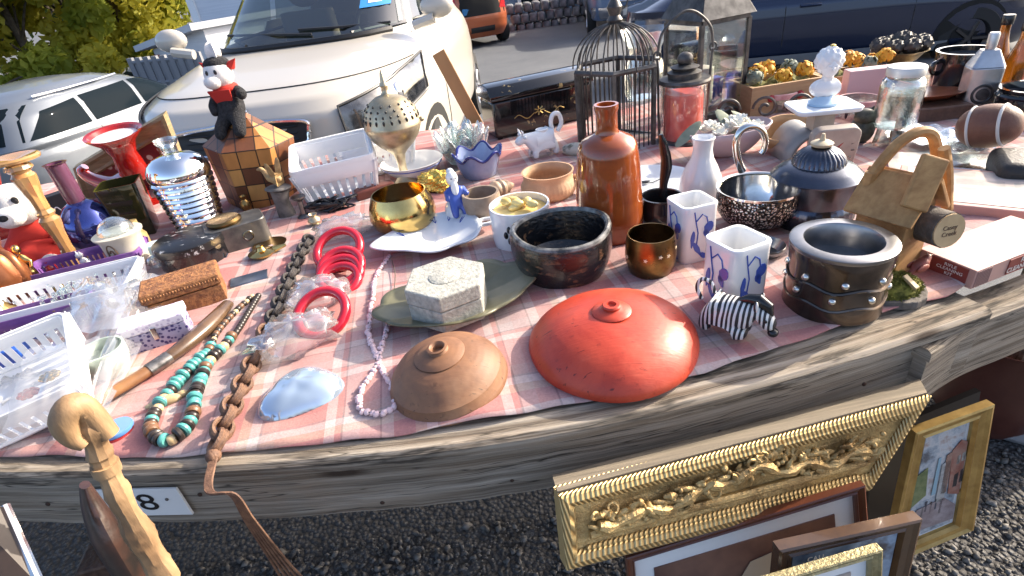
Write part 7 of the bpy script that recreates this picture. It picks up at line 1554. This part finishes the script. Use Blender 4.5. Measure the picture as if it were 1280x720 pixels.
# ------------------------------------------------------------------ hung on and leaning below the table
# number plate
nP = plan([(176, 625)], TZ - .08); 
m_sign = M('white number card', (.78, .78, .76), .5); yf = .0
def front(px, py): # table face
    p = PY(px, py, .5)
    for _ in range(6):
        x = p.x; yy = None
        for (xa, ya), (xb, yb) in zip(ap, ap[1:]):
            if xa <= x <= xb: yy = ya + (yb - ya) * (x - xa) / (xb - xa)
        p = PY(px, py, yy if yy else .5)
    return p
c = front(178, 624); a_, b_ = front(120, 622), front(236, 626); an = math.atan2(b_.y - a_.y, b_.x - a_.x)
sg = T('number_sign', 'white number 8 card screwed to the front beam behind the carved cane', 'sign', (c.x, c.y - .005, c.z), an)
wS = (b_ - a_).length * .98; hS = .062; g = MB(); g.box((0, 0, 0), (wS, .004, hS)); g.build('card', m_sign, sg, smooth=0, bevel=.0008)
lettering('8', .052, m_bk, sg, (.014, -.0027, 0), (pi / 2, R(20) * 0, 0), .0003, sx=1.35)
for x in (-.036, .05): MB().ell((x, -.003, .008), (.0028, .002, .0028), 10, 6).build('screw', m_iron, sg)
# carved cane
m_cane = M('carved yellow wood', (.37, .235, .12), .6, 0, (.17, .10, .05), 20, stretch=(2, 2, .5), bump=.5, bs=34, bd=.003); cn = T('carved_cane', 'carved pale wooden walking cane with a rounded bird head leaning on the table', 'walking stick')
c0 = [PY(106, 508, .44), PY(115, 540, .435), PY(135, 590, .43), PY(165, 650, .42), PY(205, 718, .41), PY(240, 775, .40), PY(300, 880, .39)]
pth = walk(c0, 90); n = len(pth); g = MB(); rr = random.Random(41)
g.tube(pth, [(.0098 + .0060 * i / n + .0012 * math.sin(i * .55) - (.0022 if .27 < i / n < .31 else 0)) for i in range(n)], 9)
for i in range(n):
    for k in range(9):
        c_ = pth[i]; w_ = V(g.v[i * 9 + k]) - c_; g.v[i * 9 + k] = tuple(c_ + w_ * (1 + rr.uniform(-.05, .05) + .07 * math.sin(k * 1.4 + 2 * math.sin(i * .21))))
g.build('shaft', m_cane, cn, smooth=28)
hd = c0[0]; g = MB(); g.tube(walk([hd + V((.004, 0, -.04)), hd + V((-.001, 0, -.005)), hd + V((-.006, -.006, .006)), hd + V((-.014, -.014, -.004)), hd + V((-.015, -.017, -.022)), hd + V((-.008, -.018, -.036))], 24), [q_ * .62 for q_ in (.017, .018, .019, .0195, .020, .021, .0215, .022, .022, .022, .022, .0215, .021, .02, .019, .0175, .016, .0145, .013, .011, .0085, .006, .003, .002, .001)][:25][:len(walk([hd] * 6, 24))], 14); g.build('bird_head', m_cane, cn)
k = int(n * .30); MB().tube(pth[k:k + 4], .0132, 12).build('carved_collar', m_cane, cn)
# black leather sheath leaning behind the cane
m_lth = M('black tooled leather', (.014, .011, .010), .35, 0, (.07, .03, .02), 14, bump=.4, coat=.3); p = walk([PY(106, 606, .475), PY(116, 632, .47), PY(134, 668, .46), PY(160, 712, .45), PY(200, 780, .44)], 30); n = len(p)
g = MB(); g.tube(p, [.009 + .020 * min(1, i / 14) for i in range(n)], 14, flat=.6); o = g.build('leather_sheath', m_lth); tag(o, 'black tooled leather sheath leaning on the table behind the cane', 'sheath')
q = P(112, 716, .30); o = MB().box((0, 0, -.15), (.10, .10, .30)).build('tooled_case', M('brown tooled leather', (.10, .055, .035), .5, 0, (.04, .02, .015), 60, bump=.8, bs=90), loc=q + V((0, .06, 0)), rot=R(10), smooth=0, bevel=.008); tag(o, 'brown tooled leather case standing on the gravel under the table', 'case')
# black board with a metal edge at the corner
a, b, c, d = PY(-40, 640, .40), PY(6, 632, .42), PY(52, 735, .36), PY(-30, 760, .34); bdx = T('edged_board', 'dark brown board with a bright metal edge strip by the table corner', 'board')
n_ = (b - a).cross(d - a).normalized(); g = MB(); g.add([a, b, c, d] + [p + n_ * .02 for p in (a, b, c, d)], [[0, 1, 2, 3], [7, 6, 5, 4]] + [[i, 4 + i, 4 + (i + 1) % 4, (i + 1) % 4] for i in range(4)]); g.build('panel', M('dark brown board', (.02, .013, .01), .5, 0, (.05, .03, .02), 12), bdx, smooth=0); MB().tube([b, c], .0045, 8).build('metal_edge', m_sil, bdx)
# big ornate gold frame
m_gf = M('antique gold', (.62, .43, .18), .45, .55, (.22, .125, .045), 22, rv=.15, bump=.9, bs=190, bd=.003, lo=.42, hi=.72); m_gfs = M('weathered frame side', (.16, .135, .10), .7, 0, (.27, .225, .165), 8, stretch=(.5, 10, 10), bump=.3)
t = NT('rope gilt'); t.setp(.42, .6); wv = t.n('ShaderNodeTexWave'); wv.inputs['Scale'].default_value = 70; wv.inputs['Distortion'].default_value = .4; wv.bands_direction = 'X'; t.l(t.obj((1, 1, 1), (0, .5, .5)), wv.inputs['Vector']); t.col(t.ramp(wv.outputs['Fac'], [(.12, (.36, .23, .09)), (.5, (.62, .46, .21))])); t.bump(wv.outputs['Fac'], .6, .005); m_rope = t.m
yl, sl = .335, .22
c4 = [PP(697, 617, .325, .2), PP(1158, 493, .405, .2, .05), PP(1082, 610, .40, .2, .05), PP(706, 709, .30, .2)]
og = T('ornate_frame', 'big ornate gold frame with carved leaf swag propped below the table edge', 'picture frame')
o, inner, nn = frame(og, c4, .021, .014, m_rope, 'rope_moulding', [(0, -1.5), (0, .6), (.15, .8), (.5, .95), (.85, .7), (1, .3), (1, 0)])
inner(.018, .002, 'back_panel', m_gf)
a, b, c, d = c4; back = V((0, .055, .0)); lift = V((0, 0, .004)); g = MB(); ta, tb_ = a + lift, b + lift; ba, bb_ = PP(690, 594, .40, .2), PP(1150, 474, .475, .2, .05)
g.add([ta, tb_, bb_, ba] + [p - V((0, 0, .012)) for p in (ta, tb_, bb_, ba)], [[0, 1, 2, 3], [7, 6, 5, 4]] + [[i, 4 + i, 4 + (i + 1) % 4, (i + 1) % 4] for i in range(4)]); g.build('top_side', m_gfs, og, smooth=0)
g = MB(); g.add([a, d, d + V((0, .05, .0)), ba] + [p + V((.01, 0, 0)) for p in (a, d, d + V((0, .05, 0)), ba)], [[0, 1, 2, 3], [7, 6, 5, 4]] + [[i, 4 + i, 4 + (i + 1) % 4, (i + 1) % 4] for i in range(4)]); g.build('outer_side', m_gfs, og, smooth=0)
def fp(u, v, o=0): return (a * (1 - u) + b * u) * (1 - v) + (d * (1 - u) + c * u) * v + nn * o
g = MB(); g.tube([fp(.07 + .84 * i / 20, .62 + .004 * i * 0, .006) for i in range(21)], .006, 8); g.build('inner_ledge', m_gf, og)
g = MB(); g.tube([fp(.06 + .86 * i / 20, .80, .004) for i in range(21)], .004, 8); g.build('bead_rail', m_rope, og)
rr = random.Random(14); sw2 = MB(); pts = [fp(.09 + .80 * i / 40, .50 - .16 * math.exp(-((i - 20) / 7) ** 2) + .05 * math.sin(i * .8) - .04 * (i / 40), .012) for i in range(41)]
sw2.tube(pts, [.007 + .003 * math.sin(i * 1.7) for i in range(41)], 8)
for i in range(150):     # acanthus leaves, scrolls and buds
    u = .08 + .83 * i / 149; v = .47 - .17 * math.exp(-((u - .49) / .12) ** 2) + rr.uniform(-.14, .13) - .06 * u; p = fp(u, v, rr.uniform(.006, .015)); kq = rr.random()
    m = Matrix.Rotation(rr.uniform(-1.5, 1.5), 3, 'Y') @ Matrix.Rotation(rr.uniform(-.7, .7), 3, 'X')
    if kq < .62: sw2.ell(p, (rr.uniform(.008, .016), rr.uniform(.003, .005), rr.uniform(.0028, .005)), 9, 6, m=m, fn=lambda a_, b_: 1 + .25 * math.cos(4 * a_))
    elif kq < .8: sw2.ring(p, rr.uniform(.004, .008), .0022, 12, 6, m=m @ Matrix.Rotation(1.3, 3, 'X'))
    else: sw2.ell(p, rr.uniform(.003, .006), 8, 6)
sw2.build('carved_swag', m_gf, og)
# gilt framed street scene
m_gf2 = M('bright gilt wood', (.60, .40, .14), .35, .7, (.40, .25, .08), 30, rv=.1)
c4 = [PP(1137, 533, .55, .12), PP(1233, 498, .60, .12), PP(1207, 652, .56, .12), PP(1105, 694, .48, .12)]
c4 = [PP(1136, 534, .52, .15, .05), PP(1233, 499, .52, .15, .05), PP(1208, 655, .52, .15, .05), PP(1100, 700, .52, .15, .05)]
sf2 = T('framed_painting', 'gilt framed street scene painting leaning at the end of the table', 'picture', (0, 0, 0)); o, inner, nn = frame(sf2, c4, .026, .016, m_gf2); inner(.024, .002, 'linen_liner', m_por)
t = NT('street painting'); t.setp(.5); n1 = t.noise(30, 5, None, .7); t.col(t.ramp(n1, [(.3, (.10, .10, .11)), (.45, (.30, .34, .38)), (.55, (.50, .50, .50)), (.7, (.32, .22, .18))])); m_stp = t.m
inner(.033, .0045, 'canvas', m_stp); a, b, c, d = c4
def qp(u, v, o=.0055): return (a * (1 - u) + b * u) * (1 - v) + (d * (1 - u) + c * u) * v + nn * o
def patch(nm, pts, mat): g = MB(); ps = [qp(*p) for p in pts]; n = len(ps); g.add(ps + [p + nn * .0008 for p in ps], [list(range(n))[::-1], list(range(n, 2 * n))] + [[i, (i + 1) % n, n + (i + 1) % n, n + i] for i in range(n)]); g.build(nm, mat, sf2, smooth=0)
for i_, (x_, y_, w__, h__, cc) in enumerate(((.52, .36, .1, .3, (.45, .44, .42)), (.56, .30, .07, .3, (.34, .20, .15)), (.80, .36, .14, .26, (.42, .36, .30)), (.70, .48, .05, .1, (.07, .06, .06)), (.77, .46, .05, .1, (.08, .06, .06)), (.70, .34, .04, .06, (.5, .48, .42)), (.76, .33, .04, .06, (.5, .48, .42)), (.84, .42, .04, .06, (.1, .09, .09)), (.40, .62, .02, .08, (.08, .08, .1)), (.46, .64, .02, .09, (.1, .07, .07)), (.52, .63, .02, .08, (.07, .09, .12)), (.36, .66, .02, .08, (.3, .26, .24)), (.58, .66, .025, .1, (.09, .08, .08)))): patch('painted_detail', [(x_, y_), (x_ + w__, y_ - w__ * .2), (x_ + w__, y_ + h__), (x_, y_ + h__)], M('painted tone %d' % i_, cc, .6, 0, tuple(q_ * .6 for q_ in cc), 90))
patch('painted_houses', [(.62, .28), (.72, .22), (.8, .25), (.8, .66), (.66, .62)], M('painted brick red', (.26, .09, .06), .6, 0, (.35, .2, .15), 60)); patch('painted_trees', [(.2, .38), (.34, .34), (.38, .56), (.22, .62)], M('painted green', (.10, .13, .05), .6, 0, (.2, .22, .1), 60)); patch('painted_tower', [(.46, .3), (.49, .3), (.5, .58), (.45, .58)], M('painted blue grey', (.25, .38, .45), .6)); patch('painted_street', [(.3, .66), (.62, .64), (.78, .74), (.78, .86), (.22, .84)], M('painted street', (.2, .15, .15), .6, 0, (.32, .27, .27), 50))
# mahogany frame with white mat behind
m_mah = M('mahogany moulding', (.13, .04, .02), .3, 0, (.09, .028, .015), 12, coat=.3); c4 = [PP(780, 690, .335, .25), PP(1075, 600, .335, .25), PP(1090, 800, .335, .25), PP(795, 880, .335, .25)]
mh = T('framed_print', 'mahogany framed print with a wide white mat under the gold frame', 'picture'); o, inner, nn = frame(mh, c4, .014, .012, m_mah); inner(.012, .002, 'white_mat', m_sign); t = NT('sepia print'); t.setp(.4); t.col(t.ramp(t.noise(9, 4), [(.35, (.08, .035, .03)), (.65, (.22, .11, .075))])); inner(.042, .004, 'sepia_print', t.m)
a, b, c, d = c4; sf2 = mh; patch('printed_sail', [(.52, .26), (.62, .24), (.64, .42), (.42, .44)], M('sepia highlight', (.5, .4, .28), .5))
# dark framed picture
c4 = [PP(966, 676, .29, .2), PP(1141, 638, .30, .2), PP(1118, 740, .30, .2), PP(955, 790, .29, .2)]; dkf = T('framed_poster', 'dark brown framed poster with a blue picture in front of the mahogany frame', 'picture'); m_dkfr = M('dark walnut moulding', (.035, .018, .012), .25, 0, (.10, .05, .02), 10, coat=.4); o, inner, nn = frame(dkf, c4, .022, .016, m_dkfr); inner(.019, .006, 'gilt_slip', m_gf2); t = NT('blue poster'); t.setp(.3, coat=.4); t.col(t.ramp(t.noise(16, 4), [(.35, (.05, .08, .14)), (.55, (.25, .34, .45)), (.65, (.06, .06, .07))])); inner(.024, .009, 'poster', t.m)
pa_, pb_ = c4[0], c4[1]; ux = (pb_ - pa_).normalized(); uy = (c4[0] - c4[3]).normalized(); nz = ux.cross(uy).normalized(); uy = nz.cross(ux); lettering('CALI', .011, m_wlt, dkf, c4[0] + ux * .052 - uy * .034 + nz * .0105, Matrix((ux, uy, nz)).transposed().to_euler(), .0003)
# thin pale gold frame at the front
c4 = [PP(945, 722, .255, .2), PP(1095, 678, .265, .2), PP(1092, 790, .265, .2), PP(940, 840, .255, .2)]; tf = T('small_picture', 'thin pale gold beaded frame at the front of the leaning pictures', 'picture frame'); o, inner, nn = frame(tf, c4, .014, .012, M('pale gold', (.45, .38, .2), .4, .6, (.3, .25, .13), 60, bump=.6, bs=220)); inner(.013, .002, 'white_mat', m_sign); inner(.035, .004, 'picture_print', m_cov)
# crocks and bag beyond the frames
q = P(1262, 610, .0) + V((.12, .25, 0)); o = MB().lathe([(0, 0), (.10, 0), (.13, .05), (.15, .2), (.14, .3), (.15, .32), (.13, .31), (.12, .1), (0, .05)], 36).build('clay_crock', M('maroon clay', (.10, .035, .025), .4, 0, (.07, .02, .015), 9), loc=q); tag(o, 'dark maroon clay crock standing beyond the gilt framed painting', 'pot')
# dark boards leaning behind the gilt painting
a, b, c, d = PP(1090, 545, .60, .12, .05), PP(1226, 489, .60, .12, .05), PP(1196, 660, .60, .12, .05), PP(1080, 720, .60, .12, .05); n_ = (b - a).cross(d - a).normalized(); g = MB(); g.add([a, b, c, d] + [p + n_ * .012 for p in (a, b, c, d)], [[0, 1, 2, 3], [7, 6, 5, 4]] + [[i, 4 + i, 4 + (i + 1) % 4, (i + 1) % 4] for i in range(4)])
o = g.build('backing_board', M('black board', (.02, .015, .012), .5), smooth=0); tag(o, 'thin black board leaning behind the gilt framed street scene', 'board')
q = P(1285, 545, .12) + V((.1, .1, -.12)); o = MB().prism(rrect(.12, .05, .03, 4), 0, .26, .8).build('grey_bag', M('grey canvas', (.28, .27, .28), .8, bump=.4, bs=40), loc=q, rot=R(-40), bevel=.02); tag(o, 'grey canvas bag standing beyond the maroon crock', 'bag')
